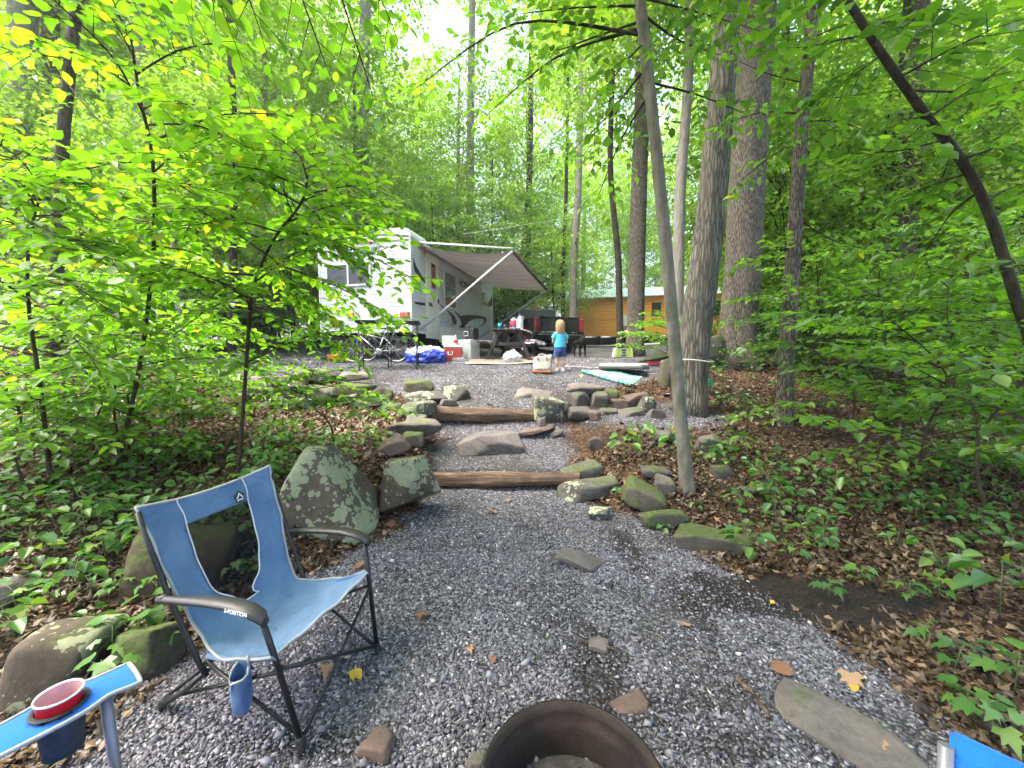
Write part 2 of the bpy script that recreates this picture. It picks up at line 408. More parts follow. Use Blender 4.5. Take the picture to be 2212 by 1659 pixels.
def join_np(parts):
    vs, fs, ts, o = [], [], [], 0
    for v, f, t in parts: vs.append(v); fs.append(f + o); ts.append(t); o += len(v)
    return np.concatenate(vs), np.concatenate(fs), np.concatenate(ts)
v, f, t = join_np([pebbles(62000, .95, 3.0, .0045, .0125, 1), pebbles(42000, 2.6, 6.0, .006, .0145, 2), pebbles(18000, 5.5, 10.5, .010, .023, 3), pebbles(1500, .95, 4.5, .012, .026, 4)])
link('gravel', np_mesh('gravel', v, f, M['pebble'], t), kind='stuff', label='loose grey crushed gravel covering the path and parking pad')

# ------------------------------------------------------------------ leaves
def norm(a): return a / np.maximum(np.linalg.norm(a, axis=-1, keepdims=True), 1e-9)
KITE = (np.array([[0, 0, 0], [.34, .42, .07], [0, 1, -.08], [-.34, .42, .07]], float), np.array([[0, 1, 2, 3]]))
OVAL = (np.array([[0, 0, 0], [.24, .16, .05], [.36, .42, .09], [.25, .74, .04], [0, 1.0, -.12], [-.25, .74, .04], [-.36, .42, .09], [-.24, .16, .05]], float),
        np.array([[0, 1, 2, 3, 4], [4, 5, 6, 7, 0]]))
LOBE = (np.array([[0, 0, 0], [.30, -.06, .04], [.52, .22, .05], [.30, .34, .05], [.44, .66, .0], [.20, .62, .05], [0, 1, -.1], [-.20, .62, .05], [-.44, .66, 0], [-.30, .34, .05], [-.52, .22, .05], [-.30, -.06, .04]], float),
        np.array([[0, 1, 2, 3], [0, 3, 4, 5], [0, 5, 6, 7], [0, 7, 8, 9], [0, 9, 10, 11]]))
CURL = (np.array([[0, 0, .1], [.30, .35, -.05], [.12, .55, .12], [0, 1, .22], [-.16, .6, .02], [-.34, .3, .16]], float), np.array([[0, 1, 2], [0, 2, 3], [0, 3, 4], [0, 4, 5]]))
def leaves_arrays(pos, d, nrm, size, tint, tpl):
    tv, tf = tpl
    d = norm(d); x = norm(np.cross(d, nrm)); nn = np.cross(x, d)
    k = len(pos); rv = np.random.default_rng(k); ws = (.72 + .5 * rv.random(k))[:, None, None]; zs = (-.6 + 3.2 * rv.random(k))[:, None, None]; sk = rv.normal(0, .12, k)[:, None, None]
    V = pos[:, None, :] + size[:, None, None] * ((tv[None, :, 0:1] * ws + sk * tv[None, :, 1:2] ** 2) * x[:, None, :] + tv[None, :, 1:2] * d[:, None, :] + tv[None, :, 2:3] * zs * nn[:, None, :])
    Fc = (tf[None] + (np.arange(k) * len(tv))[:, None, None]).reshape(-1, tf.shape[1])
    return V.reshape(-1, 3), Fc, np.repeat(tint, len(tf))
def leaf_mesh(name, L, mat, tpl):
    v, f, t = leaves_arrays(*L, tpl); return np_mesh(name, v, f, mat, t)
def catL(Ls): return tuple(np.concatenate([l[i] for l in Ls]) for i in range(5))

# dry leaves on the forest floor
def litter(n, seed, lo, hi, yr, smin, smax):
    r = np.random.default_rng(seed)
    y = yr[0] + (yr[1] - yr[0]) * r.random(n * 3); x = lo + (hi - lo) * r.random(n * 3)
    bare = fbm(x * 1.1, y * 1.1, 55, 4)
    k = (r.random(n * 3) > gmask(x, y) * 1.02 - .004) & visible(x, y) & (r.random(n * 3) > soil(x, y) * 1.02) & (r.random(n * 3) < np.clip(1.2 - 3 * np.clip(bare, 0, 1), .25, 1)); x, y = x[k][:n], y[k][:n]; k = len(x)
    a = r.random(k) * 6.283; tl = r.normal(0, .35, k)
    d = np.stack([np.cos(a), np.sin(a), tl], -1); nr = np.stack([r.normal(0, .35, k), r.normal(0, .35, k), np.ones(k)], -1)
    s = smin + (smax - smin) * r.random(k) ** 1.5
    return (np.stack([x, y, T(x, y) + .006 + .012 * r.random(k)], -1), d, nr, s, np.clip(r.normal(.45, .24, k), 0, 1))
L = catL([litter(20000, 11, -6, -0.6, (1.2, 5), .03, .078), litter(21000, 12, .6, 6.5, (1.2, 5), .03, .078), litter(12000, 13, -12, 0, (5, 11), .05, .11), litter(13000, 14, 1.5, 13, (4.8, 12), .05, .11)])
link('leaf_litter', leaf_mesh('leaf_litter', L, M['litter'], CURL), kind='stuff', label='brown dry leaves covering the forest floor beside the path')

# ------------------------------------------------------------------ wood and sprays
def smooth_path(pts, n=4):
    pts = [Vector(p) for p in pts]
    if len(pts) < 3: return pts
    out = []
    for i in range(len(pts) - 1):
        p0, p1, p2, p3 = pts[max(i - 1, 0)], pts[i], pts[i + 1], pts[min(i + 2, len(pts) - 1)]
        for k in range(n):
            t = k / n
            out.append(.5 * ((2 * p1) + (p2 - p0) * t + (2 * p0 - 5 * p1 + 4 * p2 - p3) * t * t + (3 * p1 - p0 - 3 * p2 + p3) * t ** 3))
    out.append(pts[-1]); return out
def along(pts, t):
    n = len(pts) - 1; x = min(max(t, 0), .9999) * n; i = int(x); return pts[i].lerp(pts[i + 1], x - i), (pts[i + 1] - pts[i]).normalized()
def spray(mb, pts, r, twigs=8, tl=.45, leaf=.1, gap=.055, t0=.25, flat=.25, droop=.12, rad=.003):
    """twigs in a flat fan off a branch; returns leaf arrays"""
    P, D, Nn, Sz, Ti = [], [], [], [], []
    for k in range(twigs + 1):
        t = 1.0 if k == twigs else t0 + (1 - t0) * (k + .5 * r.random()) / twigs
        p, tg = along(pts, t); side = Vector((tg.y, -tg.x, 0)); side = side.normalized() if side.length > .05 else Vector((r.random() - .5, r.random() - .5, 0)).normalized()
        sg = 1 if k % 2 else -1
        dr = tg if k == twigs else (tg * (.55 + .3 * r.random()) + side * sg * (.6 + .4 * r.random()))
        dr = dr + Vector((0, 0, r.normal(0, flat) - droop)); dr.normalize()
        ln = tl * (.55 + .6 * r.random()) * (1.05 - .45 * t)
        q = p + dr * ln + Vector((0, 0, -droop * ln * .5)); m = (p + q) / 2 + Vector((0, 0, .04 * ln))
        if mb is not None: mb.tube([p, m, q], [rad, rad * .7, rad * .35], 4, cap=False)
        sd = Vector((dr.y, -dr.x, 0)); sd = sd.normalized() if sd.length > .01 else Vector((1, 0, 0))
        nl = max(2, int(ln / gap)); tw = r.random() * .5 - .25
        for j in range(nl + 1):
            u = (j + .6) / (nl + .6); c = (p.lerp(m, u * 2) if u < .5 else m.lerp(q, u * 2 - 1)) if u <= 1 else q
            s2 = 1 if j % 2 else -1
            ld = dr if j == nl else dr * .55 + sd * s2 * .85
            P.append(c); D.append((ld.x + r.normal(0, .15), ld.y + r.normal(0, .15), ld.z - .18 + r.normal(0, .18)))
            Nn.append((r.normal(0, .25) + tw * sd.x, r.normal(0, .25) + tw * sd.y, 1.0)); Sz.append(leaf * (.65 + .55 * r.random())); Ti.append(min(1, max(0, r.normal(.45, .2))))
    return (np.array([tuple(p) for p in P]), np.array(D), np.array(Nn), np.array(Sz), np.array(Ti))
def offsetL(L, tint): return L[0], L[1], L[2], L[3], np.clip(L[4] + tint, 0, 1)

def sapling(name, label, stem, r0, r1, nb=12, bl=(1.2, .5), t0=.3, leaf=.1, twigs=8, tl=.5, gap=.06, mat='leaf', bark='twig', seed=1, group=None, rise=.25, tpl=OVAL, tint=0.0, extra=(), cat='sapling', azr=None, flat=.25, droop=.12):
    r = np.random.default_rng(seed); base = Vector(stem[0]); st = [Vector(p) - base for p in smooth_path(stem, 4)]
    root = thing(name, label, cat, base, group=group)
    n = len(st); mb = MB(); mb.tube(st, [r0 + (r1 - r0) * i / (n - 1) for i in range(n)], 8); mb.build('stem', M[bark], root)
    bw = MB(); Ls = []
    br = []
    for k in range(nb):
        t = t0 + (1 - t0) * (k + .3 * r.random()) / nb; p, tg = along(st, t)
        az = (k * 2.399 + r.random() * .8) if azr is None else azr[0] + (azr[1] - azr[0]) * ((k * .618) % 1.0)
        ln = (bl[0] + (bl[1] - bl[0]) * (t - t0) / (1 - t0)) * (.75 + .5 * r.random())
        d = Vector((math.cos(az), math.sin(az), rise + r.normal(0, .12))); 
        e = p + d * ln + Vector((0, 0, -droop * ln)); m = (p + e) / 2 + Vector((r.normal(0, .06) * ln, r.normal(0, .06) * ln, .07 * ln))
        br.append((p, m, e))
    for (t, e, sag) in extra:
        p, _ = along(st, t); e = Vector(e) - base; m = (p + e) / 2 + Vector((0, 0, sag)); br.append((p, m, e))
    p, tg = along(st, .9); br.append((p, (p + st[-1]) / 2, st[-1] + tg * .15))
    for (p, m, e) in br:
        path = smooth_path([p, m, e], 4); ln = (e - p).length; rb = max(.004, min(r0 * .55, .006 * ln + .003))
        bw.tube(path, [rb * (1 - .7 * i / (len(path) - 1)) for i in range(len(path))], 5, cap=False)
        Ls.append(spray(bw, path, r, max(3, int(twigs * ln / ((bl[0] + bl[1]) / 2))), tl, leaf, gap, .22, flat, droop))
    bw.build('branch', M[bark], root)
    link('foliage', leaf_mesh(name + '_foliage', offsetL(catL(Ls), tint), M[mat], tpl), root)
    return root

# crown prototypes for canopy trees: flat clumps of leaves through the crown's volume
def crown_mesh(name, r, rad, h, clumps, per, cr, leaf, mat, hollow=.25, flat=.3, bottom=0.0):
    C = []
    while len(C) < clumps:
        q = r.random(3) * 2 - 1; rr = np.linalg.norm(q)
        if rr > 1 or rr < hollow: continue
        zz = (q[2] + 1) / 2
        w = 1.0 - .35 * max(0, zz - .5) * 2 - bottom * max(0, .4 - zz)
        C.append((q[0] * rad * w, q[1] * rad * w, zz * h))
    C = np.array(C); k = clumps * per
    c = np.repeat(C, per, 0); sz = np.repeat(cr * (.55 + .9 * r.random(clumps)), per)
    a = r.random(k) * 6.283; q = np.sqrt(r.random(k)); out = norm(C + np.array([0, 0, .01])); tiltx = np.repeat(r.normal(0, .35, clumps) + out[:, 0] * .0, per); tilty = np.repeat(r.normal(0, .35, clumps), per)
    ox = np.cos(a) * q * sz; oy = np.sin(a) * q * sz; oz = ox * tiltx + oy * tilty + r.normal(0, flat * .5, k) * sz - .25 * q * q * sz
    pos = c + np.stack([ox, oy, oz], -1)
    d = np.stack([np.cos(a + r.normal(0, .8, k)), np.sin(a + r.normal(0, .8, k)), r.normal(-.35, .35, k)], -1)
    nr = np.stack([r.normal(0, .5, k), r.normal(0, .5, k), np.ones(k)], -1)
    s = leaf * (.6 + .7 * r.random(k)); t = np.clip(r.normal(.45, .17, k) + np.repeat(r.normal(0, .12, clumps), per), 0, 1)
    return leaf_mesh(name, (pos, d, nr, s, t), mat, KITE), C
def wood_mesh(name, r, C, h0, trunk_r, mat, limbs=26, curve=.4, rs=10, top=1.0, total=None):
    """trunk from the ground up into the crown (crown origin at height h0) with limbs out to its clumps"""
    mb = MB(); H = total or (h0 + C[:, 2].max() * .9)
    pts = []; nseg = 9
    ph = r.random() * 6.28
    for i in range(nseg + 1):
        t = i / nseg; pts.append(Vector((curve * (math.sin(ph + 2.2 * t) - math.sin(ph)) * .35, curve * (math.cos(ph + 2.6 * t) - math.cos(ph)) * .35, H * t - .15 * (i == 0))))
    rad = [trunk_r * (1 - .72 * (i / nseg)) * (1.45 if i == 0 else 1) for i in range(nseg + 1)]
    pts.insert(1, pts[0].lerp(pts[1], .22)); rad.insert(1, trunk_r * 1.06)
    mb.tube(pts, rad, rs)
    idx = r.permutation(len(C))[:limbs]
    for i in idx:
        e = Vector(C[i]) + Vector((0, 0, h0)); t = max(.25, min(.93, (e.z - .5 * math.hypot(e.x, e.y)) / H)); p, _ = along(pts, t)
        m = p.lerp(e, .5) + Vector((r.normal(0, .15), r.normal(0, .15), .12 * (e - p).length)); rr = trunk_r * .32 * (1 - t * .6)
        pa = smooth_path([p, m, e], 3); mb.tube(pa, [rr * (1 - .85 * j / (len(pa) - 1)) for j in range(len(pa))], 5, cap=False)
    return mb.mesh(name, mat)
r = np.random.default_rng(101)
CAN = []   # tall canopy trees
for i in range(4):
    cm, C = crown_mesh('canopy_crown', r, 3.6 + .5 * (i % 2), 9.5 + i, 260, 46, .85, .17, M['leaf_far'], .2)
    h0 = 6.5 + .7 * i
    CAN.append((cm, wood_mesh('canopy_trunk', r, C, h0, .2, M['bark_grey'] if i % 2 else M['bark_ridge'], 30), h0))
UND = []   # understorey trees, leafy from low down
for i in range(4):
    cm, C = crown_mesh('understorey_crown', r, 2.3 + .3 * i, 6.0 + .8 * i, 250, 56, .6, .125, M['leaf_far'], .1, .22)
    UND.append((cm, wood_mesh('understorey_trunk', r, C, 1.3, .075, M['bark_dark'], 46, .7, 6), 1.3))
SHR = []   # shrubs
for i in range(3):
    cm, C = crown_mesh('shrub_crown', r, 1.0 + .15 * i, 1.5 + .4 * i, 90, 40, .32, .085, M['leaf'] if i else M['leaf_dark'], .1, .2)
    SHR.append((cm, wood_mesh('shrub_stems', r, C, .25, .02, M['twig'], 40, .5, 5), .25))
def zone(x, y):
    px = CX + FPX * x / max(y, .1)
    if y < 0: return 'behind the fire pit'
    if px < 350: return 'in the woods far left, beyond the saplings'
    if px < 680: return 'in the woods left of the trailer'
    if px < 960: return 'in the woods behind the trailer roof'
    if px < 1200: return 'in the woods behind the awning and pickup'
    if px < 1480: return 'in the woods behind the orange cabin'
    if px < 1800: return 'in the woods behind the massive tree'
    return 'in the woods far right, behind the thicket'
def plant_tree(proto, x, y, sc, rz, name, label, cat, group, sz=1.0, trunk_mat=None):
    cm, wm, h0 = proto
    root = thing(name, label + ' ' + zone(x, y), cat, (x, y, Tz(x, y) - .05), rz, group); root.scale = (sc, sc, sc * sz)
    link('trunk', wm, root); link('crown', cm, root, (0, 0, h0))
    return root

# ------------------------------------------------------------------ trees whose trunks one can single out
def hero_trunk(name, label, base, path, w0, w1, d, bark, sides=16, crown=None, lean_d=0.0, flare=1.35, limbs=(), twig='bark_dark', mat='leaf', cat='tree', spr=(8, .5, .11), seed=5, crown_sc=1.0, crown_dz=0.0):
    """base/path in photo coordinates at distance d; w in photo pixels; limbs: [(t, (px,py,d), leafy)]"""
    g = at(base[0], base[1], d); g.z = Tz(g.x, g.y) - .06
    pts = [g] + [at(px, py, d + lean_d * (i + 1) / len(path)) for i, (px, py) in enumerate(path)]
    pts = smooth_path(pts, 5); o = pts[0].copy(); k = d / FPX
    root = thing(name, label, cat, o); n = len(pts); L0 = [(p - o) for p in pts]
    zt = L0[-1].z
    rad = []
    for p in L0:
        t = max(0, p.z) / zt; rad.append(.5 * k * (w0 + (w1 - w0) * t) * (1 + (flare - 1) * math.exp(-max(0, p.z) / .22)))
    mb = MB(); rs = np.random.default_rng(seed); mb.tube(L0, rad, sides)
    if sides >= 14:   # slightly fluted, uneven girth
        for i, v in enumerate(mb.v):
            j = i // sides
            if j < n:
                q = 2 * math.pi * (i % sides) / sides; f = 1 + .045 * math.sin(3 * q + j * .21) + .03 * math.sin(5 * q - j * .33) + .02 * rs.normal() + (flare - 1) * .25 * math.exp(-max(0, L0[j].z) / .22) * math.sin(5 * q + 1)
                c = L0[j]; mb.v[i] = tuple(c + (Vector(v) - c) * f)
    mb.build('trunk', M[bark], root)
    Ls = []; lw = MB()
    for (t, e, leafy) in limbs:
        p, _ = along(L0, t); e = at(*e) - o; ln = (e - p).length; m = p.lerp(e, .5) + Vector((rs.normal(0, .04) * ln, rs.normal(0, .03) * ln, rs.normal(.04, .06) * ln)); pa = smooth_path([p, m, e], 5)
        rb = min(rad[int(t * (n - 1))] * .36, .007 * ln + .005)
        lw.tube(pa, [rb * (1 - .8 * i / (len(pa) - 1)) for i in range(len(pa))], 6, cap=False)
        if leafy: Ls.append(spray(lw, pa, rs, int(spr[0] * max(.6, ln / 1.5)), spr[1], spr[2], spr[2] * .62, .2, .3, .15))
    if limbs: lw.build('limb', M[twig], root)
    if crown is not None:
        c = link('crown', crown[0], root, L0[-1] - Vector((0, 0, 3.0 - crown_dz))); c.scale = (crown_sc,) * 3; c.rotation_euler = (0, 0, seed * 1.7)
    if Ls: link('foliage', leaf_mesh(name + '_foliage', catL(Ls), M[mat], OVAL), root)
    return root
HT = hero_trunk
HT('slender_tree', 'slender smooth grey-green tree growing from the leaf litter right of the log steps', (1487, 1042), [(1470, 900), (1440, 560), (1415, 300), (1395, 120), (1383, 0), (1372, -150), (1360, -330)], 27, 21, 3.8, 'bark_smooth', crown=CAN[2], crown_dz=2.2, crown_sc=.8, limbs=[  # canopy crown put on above the frame to shade the foreground
    (.62, (900, 190, 4.6), True), (.66, (1180, 120, 4.4), True), (.55, (1230, 330, 4.6), True), (.52, (1620, 250, 4.0), True), (.7, (1120, 30, 4.0), True), (.72, (1620, 60, 3.6), True), (.6, (1300, 200, 3.6), True), (.68, (1560, 120, 4.6), True),
    (.78, (1300, -60, 4.2), True), (.8, (1500, -80, 3.4), True), (.5, (1290, 430, 5.2), True), (.64, (1050, 250, 5.2), True)], seed=3, spr=(9, .55, .1))
HT('shagbark_tree', 'thick shaggy-barked leaning tree with a pale rope tied round its base', (1489, 868), [(1503, 700), (1530, 500), (1550, 300), (1565, 120), (1575, 0), (1590, -200), (1600, -420)], 66, 40, 6.2, 'bark_shag', 20, CAN[0], flare=1.25, crown_dz=2.5, crown_sc=.8)
HT('great_tree', 'massive straight tree with furrowed bark, stoutest of the trunks', (1587, 812), [(1600, 600), (1612, 400), (1628, 200), (1640, 50), (1652, -200), (1660, -420)], 72, 54, 8.5, 'bark_ridge', 24, CAN[1], flare=1.5, crown_dz=2.0)
HT('knotty_tree', 'slim knotty brown tree standing in leaf litter between great tree and right-hand foliage', (1692, 915), [(1700, 760), (1712, 560), (1728, 330), (1738, 210), (1748, 120), (1755, -50), (1760, -250)], 31, 20, 5.6, 'bark_ridge', 14, limbs=[
    (.45, (1600, 390, 5.2), True), (.52, (1560, 270, 5.0), True), (.62, (1590, 130, 5.6), False), (.5, (1900, 300, 5.0), True), (.58, (1880, 200, 5.6), True), (.4, (1860, 430, 5.0), True), (.7, (1640, 40, 5.0), True), (.34, (1880, 540, 5.4), True), (.3, (1600, 560, 5.6), True), (.75, (1900, 40, 5.0), True)], seed=8, spr=(9, .6, .11))
HT('leaning_tree', 'dark thin trunk leaning in diagonally from the right edge', (2420, 1190), [(2290, 900), (2200, 660), (2140, 470), (2080, 350), (2000, 250), (1900, 110), (1830, 0), (1760, -100), (1650, -240)], 23, 12, 3.0, 'bark_dark', 14, limbs=[
    (.5, (1880, 330, 2.9), True), (.55, (2190, 130, 3.0), True), (.62, (2150, 60, 2.4), True), (.42, (1960, 420, 3.4), True), (.66, (1800, 200, 3.2), True), (.72, (2000, 20, 2.6), True), (.45, (2260, 300, 2.6), True), (.7, (1720, 110, 3.6), True),
    (.36, (2230, 420, 3.2), True), (.38, (1990, 560, 3.6), True), (.8, (1700, -40, 3.0), True), (.78, (1900, -60, 2.4), True), (.6, (2240, 200, 3.6), True), (.85, (1560, -20, 3.6), True)], seed=12, spr=(10, .6, .115))
HT('straight_tree', 'straight grey-brown tree rising out of the shrubs at the far right', (1932, 770), [(1945, 560), (1955, 400), (1962, 250), (1975, 100), (1985, -50), (1995, -250)], 52, 36, 10.5, 'bark_ridge', 16, CAN[2])
HT('cabin_tree', 'dark furrowed tree in front of the orange cabin beside the gravel', (1372, 760), [(1375, 560), (1380, 400), (1383, 330), (1388, 200), (1390, 0), (1394, -200)], 37, 26, 12.0, 'bark_ridge', 14, CAN[3])
HT('thin_tree', 'thin crooked tree just left of the dark cabin tree', (1340, 762), [(1338, 640), (1334, 540), (1322, 420), (1318, 330), (1322, 200), (1326, 60)], 15, 9, 12.3, 'bark_dark', 10, CAN[0], crown_sc=.75, limbs=[(.6, (1240, 330, 12), True), (.7, (1400, 260, 12), True), (.8, (1270, 180, 12), True), (.9, (1380, 100, 12.5), True)], spr=(10, .9, .12))
HT('pale_tree', 'pale grey trunk right behind the parked pickup', (1238, 735), [(1240, 560), (1248, 430), (1252, 300), (1256, 100), (1260, -60)], 17, 12, 20.5, 'bark_grey', 10, CAN[0])
HT('dark_sapling_tree', 'very thin dark trunk at the left end of the cabin', (1216, 735), [(1218, 520), (1222, 450), (1226, 250), (1228, 100)], 9, 6, 22.5, 'bark_dark', 8, CAN[1], crown_sc=.6, crown_dz=1)
HT('grey_tree', 'smooth grey tree seen between the slender tree and the shagbark', (1462, 775), [(1468, 450), (1475, 330), (1485, 200), (1490, 60), (1496, -150)], 25, 17, 10.2, 'bark_grey', 12, CAN[2], crown_sc=.8)
HT('awning_tree', 'tall pale trunk rising behind the raised awning', (1012, 735), [(1015, 530), (1016, 330), (1018, 150), (1020, 0), (1024, -120)], 20, 13, 22.0, 'bark_grey', 10, CAN[3])
HT('roof_tree', 'grey trunk rising straight above the trailer roof', (776, 740), [(780, 450), (782, 330), (786, 150), (790, 0), (795, -150)], 28, 20, 18.5, 'bark_grey', 12, CAN[0])
HT('shadow_tree', 'dark trunk between the awning and the pickup', (1134, 735), [(1138, 540), (1143, 400), (1146, 250), (1148, 50)], 17, 10, 25.0, 'bark_dark', 10, CAN[1])
HT('tall_tree', 'tall bare grey trunk high in the upper left', (312, 790), [(310, 500), (309, 330), (308, 150), (306, 0), (304, -200)], 30, 25, 13.0, 'bark_grey', 12, CAN[2])
HT('edge_tree', 'broad pale trunk near the left edge', (42, 800), [(44, 500), (45, 330), (48, 150), (50, 0), (54, -200)], 48, 40, 12.0, 'bark_grey', 12, CAN[3])
HT('inner_edge_tree', 'greyish trunk just right of the broad pale one', (106, 800), [(104, 500), (102, 300), (104, 100), (106, -60)], 38, 32, 13.2, 'bark_ridge', 12, CAN[0])
HT('dark_leaning_tree', 'dark slightly leaning trunk next to two pale ones on the left', (112, 860), [(124, 560), (136, 300), (158, 80), (172, -40), (190, -220)], 24, 18, 8.0, 'bark_dark', 12, limbs=[(.6, (60, 120, 7.4), True), (.7, (330, 60, 7.5), True), (.5, (280, 330, 7.4), True), (.8, (60, -40, 7), True), (.75, (420, -20, 7.5), True)], spr=(10, .8, .11))
HT('half_hidden_tree', 'dark narrow trunk half hidden by leaves left of the trailer', (502, 800), [(505, 520), (507, 330), (500, 150), (495, 0), (492, -150)], 16, 11, 10.5, 'bark_dark', 10, CAN[1], crown_sc=.7, crown_dz=.5)
HT('back_tree', 'brown trunk behind the massive tree, to its right', (1668, 770), [(1673, 600), (1678, 500), (1688, 320), (1696, 120), (1700, -60)], 19, 14, 14.0, 'bark_ridge', 10, CAN[2])
HT('low_trunk', 'light stub-like trunk at the edge of the leaf litter left of the gravel', (401, 850), [(392, 760), (388, 690), (380, 600), (372, 500)], 13, 8, 8.4, 'bark_grey', 8, limbs=[(.8, (330, 470, 8), True), (.9, (440, 420, 8.5), True), (.6, (300, 600, 8), True), (.95, (380, 400, 8.2), True)], spr=(9, .7, .1))

# near saplings and their big leaves on the left
b0 = gnd(513, 1030)
d0 = b0.y
def A(px, py, d): return tuple(at(px, py, d))
sapling('sapling', 'young tree with big bright leaves right behind the blue camp chair', [tuple(b0 - Vector((0, 0, .03))), A(522, 930, d0 - .1), A(534, 760, d0 - .3), A(545, 630, d0 - .5), A(590, 520, d0 - .7), A(650, 440, d0 - .9), A(665, 380, d0 - 1.0)], .019, .006, 16, (.95, .5), .3, .082, 11, .5, .05, 'leaf_bright', 'twig', 21, extra=[
    (.72, A(890, 600, 3.3), .05), (.6, A(860, 690, 3.6), .05), (.66, A(330, 500, 2.9), .1), (.78, A(560, 340, 2.7), .08), (.85, A(780, 430, 3.0), .05), (.55, A(250, 640, 3.2), .1), (.45, A(760, 770, 3.9), .05), (.5, A(380, 720, 3.4), .05), (.9, A(470, 360, 2.6), .06), (.7, A(700, 520, 2.8), .06), (.62, A(640, 640, 3.1), .06), (.58, A(710, 690, 3.3), .05), (.4, A(560, 760, 3.6), .04)], tint=.08)
bb = gnd(250, 1010)
sapling('yellowing_sapling', 'tall sapling with yellow-green leaves in the upper left', [tuple(bb - Vector((0, 0, .03))), A(300, 800, bb.y - .3), A(330, 560, bb.y - .6), A(330, 350, bb.y - .8), A(300, 200, bb.y - .9), A(280, 60, bb.y - .9)], .02, .007, 11, (1.0, .6), .2, .088, 9, .5, .058, 'leaf_bright', 'twig', 22, extra=[
    (.8, A(90, 90, 2.4), .05), (.75, A(420, 230, 2.3), .05), (.7, A(560, 330, 2.6), .08), (.65, A(640, 250, 2.9), .1), (.6, A(100, 400, 2.4), .05), (.85, A(480, 90, 2.6), .05), (.55, A(420, 420, 2.5), .05), (.9, A(200, 0, 2.4), .05)], tint=.12)
bb = gnd(110, 1050)
sapling('arching_sapling', 'arching sapling with long leaves by the left edge', [tuple(bb - Vector((0, 0, .03))), A(90, 860, bb.y - .2), A(60, 640, bb.y - .3), A(70, 480, bb.y - .5), A(120, 360, bb.y - .7)], .018, .006, 18, (1.1, .6), .15, .085, 11, .5, .052, 'leaf_bright', 'twig', 23, extra=[(.7, A(240, 560, 2.2), .05), (.6, A(260, 690, 2.4), .05), (.8, A(20, 380, 2.2), .05), (.5, A(200, 780, 2.7), .05), (.9, A(280, 430, 2.4), .05)], tint=.05)
for i, (px, py, h, lab) in enumerate([(270, 1005, 1.7, 'dark forked sapling between camp chair and left edge'), (720, 975, .95, 'thin twiggy sapling in the leaf litter behind the lichened boulder'), (400, 960, 1.5, 'bushy green sapling beyond the blue camp chair'), (160, 930, 1.8, 'dense green sapling at left among the seedlings'), 
        (60, 1060, 1.0, 'low bushy sapling at the left edge'), (200, 1000, 1.1, 'low dense sapling left of the camp chair'), (345, 985, 1.0, 'low spreading sapling behind the top of the camp chair'), (440, 905, 1.2, 'bright bushy sapling left of the stone wall'), (30, 960, 1.7, 'dark green sapling cut by the left edge'), (330, 900, 2.1, 'tall leafy sapling before the gravel on the left')]):
    g = gnd(px, py); r_ = np.random.default_rng(300 + i)
    st = [(g.x, g.y, g.z - .03)]
    for k in range(1, 4): st.append((g.x + r_.normal(0, .10) * k * .6, g.y + r_.normal(0, .06) * k, g.z + h * k / 3))
    sapling('leafy_sapling', lab, st, .012, .005, 13, (.9, .45), .3, .085, 7, .42, .06, 'leaf' if i % 2 else 'leaf_bright', 'twig', 40 + i, group='saplings left of the path')
# near right understorey, layered sprays
for i, (px, py, d, h, lab) in enumerate([(1985, 1000, 3.9, 1.7, 'spreading understorey sapling with flat leaf layers on the right'), (2140, 1050, 3.3, 2.1, 'leafy sapling filling the right edge'), (1830, 930, 5.2, 1.9, 'layered sapling to the right of the slim knotty tree'), (2060, 900, 5.6, 2.6, 'taller sapling in the right-hand thicket'),
        (1900, 860, 6.8, 2.8, 'sapling in front of the straight tree on the right'), (1790, 840, 7.6, 2.4, 'sapling behind the slim knotty tree'), (2170, 860, 6.0, 3.2, 'tall sapling at the right edge behind the thicket'), (1440, 790, 9.2, 1.0, 'bushy sapling at the gravel edge before the cabin')]):
    p = at(px, py, d); z = Tz(p.x, p.y); r_ = np.random.default_rng(400 + i)
    st = [(p.x, p.y, z - .03)] + [(p.x + r_.normal(-.05, .1) * k, p.y + r_.normal(0, .08) * k, z + h * k / 3) for k in (1, 2, 3)]
    sapling('layered_sapling', lab, st, .015, .005, 18, (1.35, .6), .2, .105, 9, .5, .07, 'leaf' if i % 3 else 'leaf_bright', 'twig', 60 + i, group='saplings right of the path', flat=.12)

# far woods: individual copies of the tall and understorey trees
r = np.random.default_rng(2024)
def free(x, y):
    if -8.5 < x < 4.5 and y < 20: return False
    if 1.5 < x < 20 and 23 < y < 31.5: return False
    if y > 15 and abs(x) < 5.5 and y < 21.5: return False
    if x > 3 and y < 31 and .08 * y < x < .56 * y: return False
    return True
spots = []
def place(n, lo, hi, gap):
    out = []; tries = 0
    while len(out) < n and tries < 6000:
        tries += 1
        y = lo + (hi - lo) * r.random(); x = (r.random() * 2 - 1) * 1.45 * y
        if not free(x, y): continue
        if any((x - a) ** 2 + (y - b) ** 2 < gap * gap for a, b in spots): continue
        spots.append((x, y)); out.append((x, y))
    return out
for i, (x, y, k) in enumerate([(-7.6, 19.5, 0), (-3.2, 23.5, 1), (1.2, 27.0, 2), (-11.5, 18.5, 3), (4.6, 33.0, 0), (-6.5, 28.0, 2), (-.6, 34.0, 3)]):
    spots.append((x, y)); plant_tree(CAN[k], x, y, 1.0, i * 2.1, 'canopy_tree', 'tall tree with high leafy crown', 'tree', 'middle-distance canopy trees', 1.0)
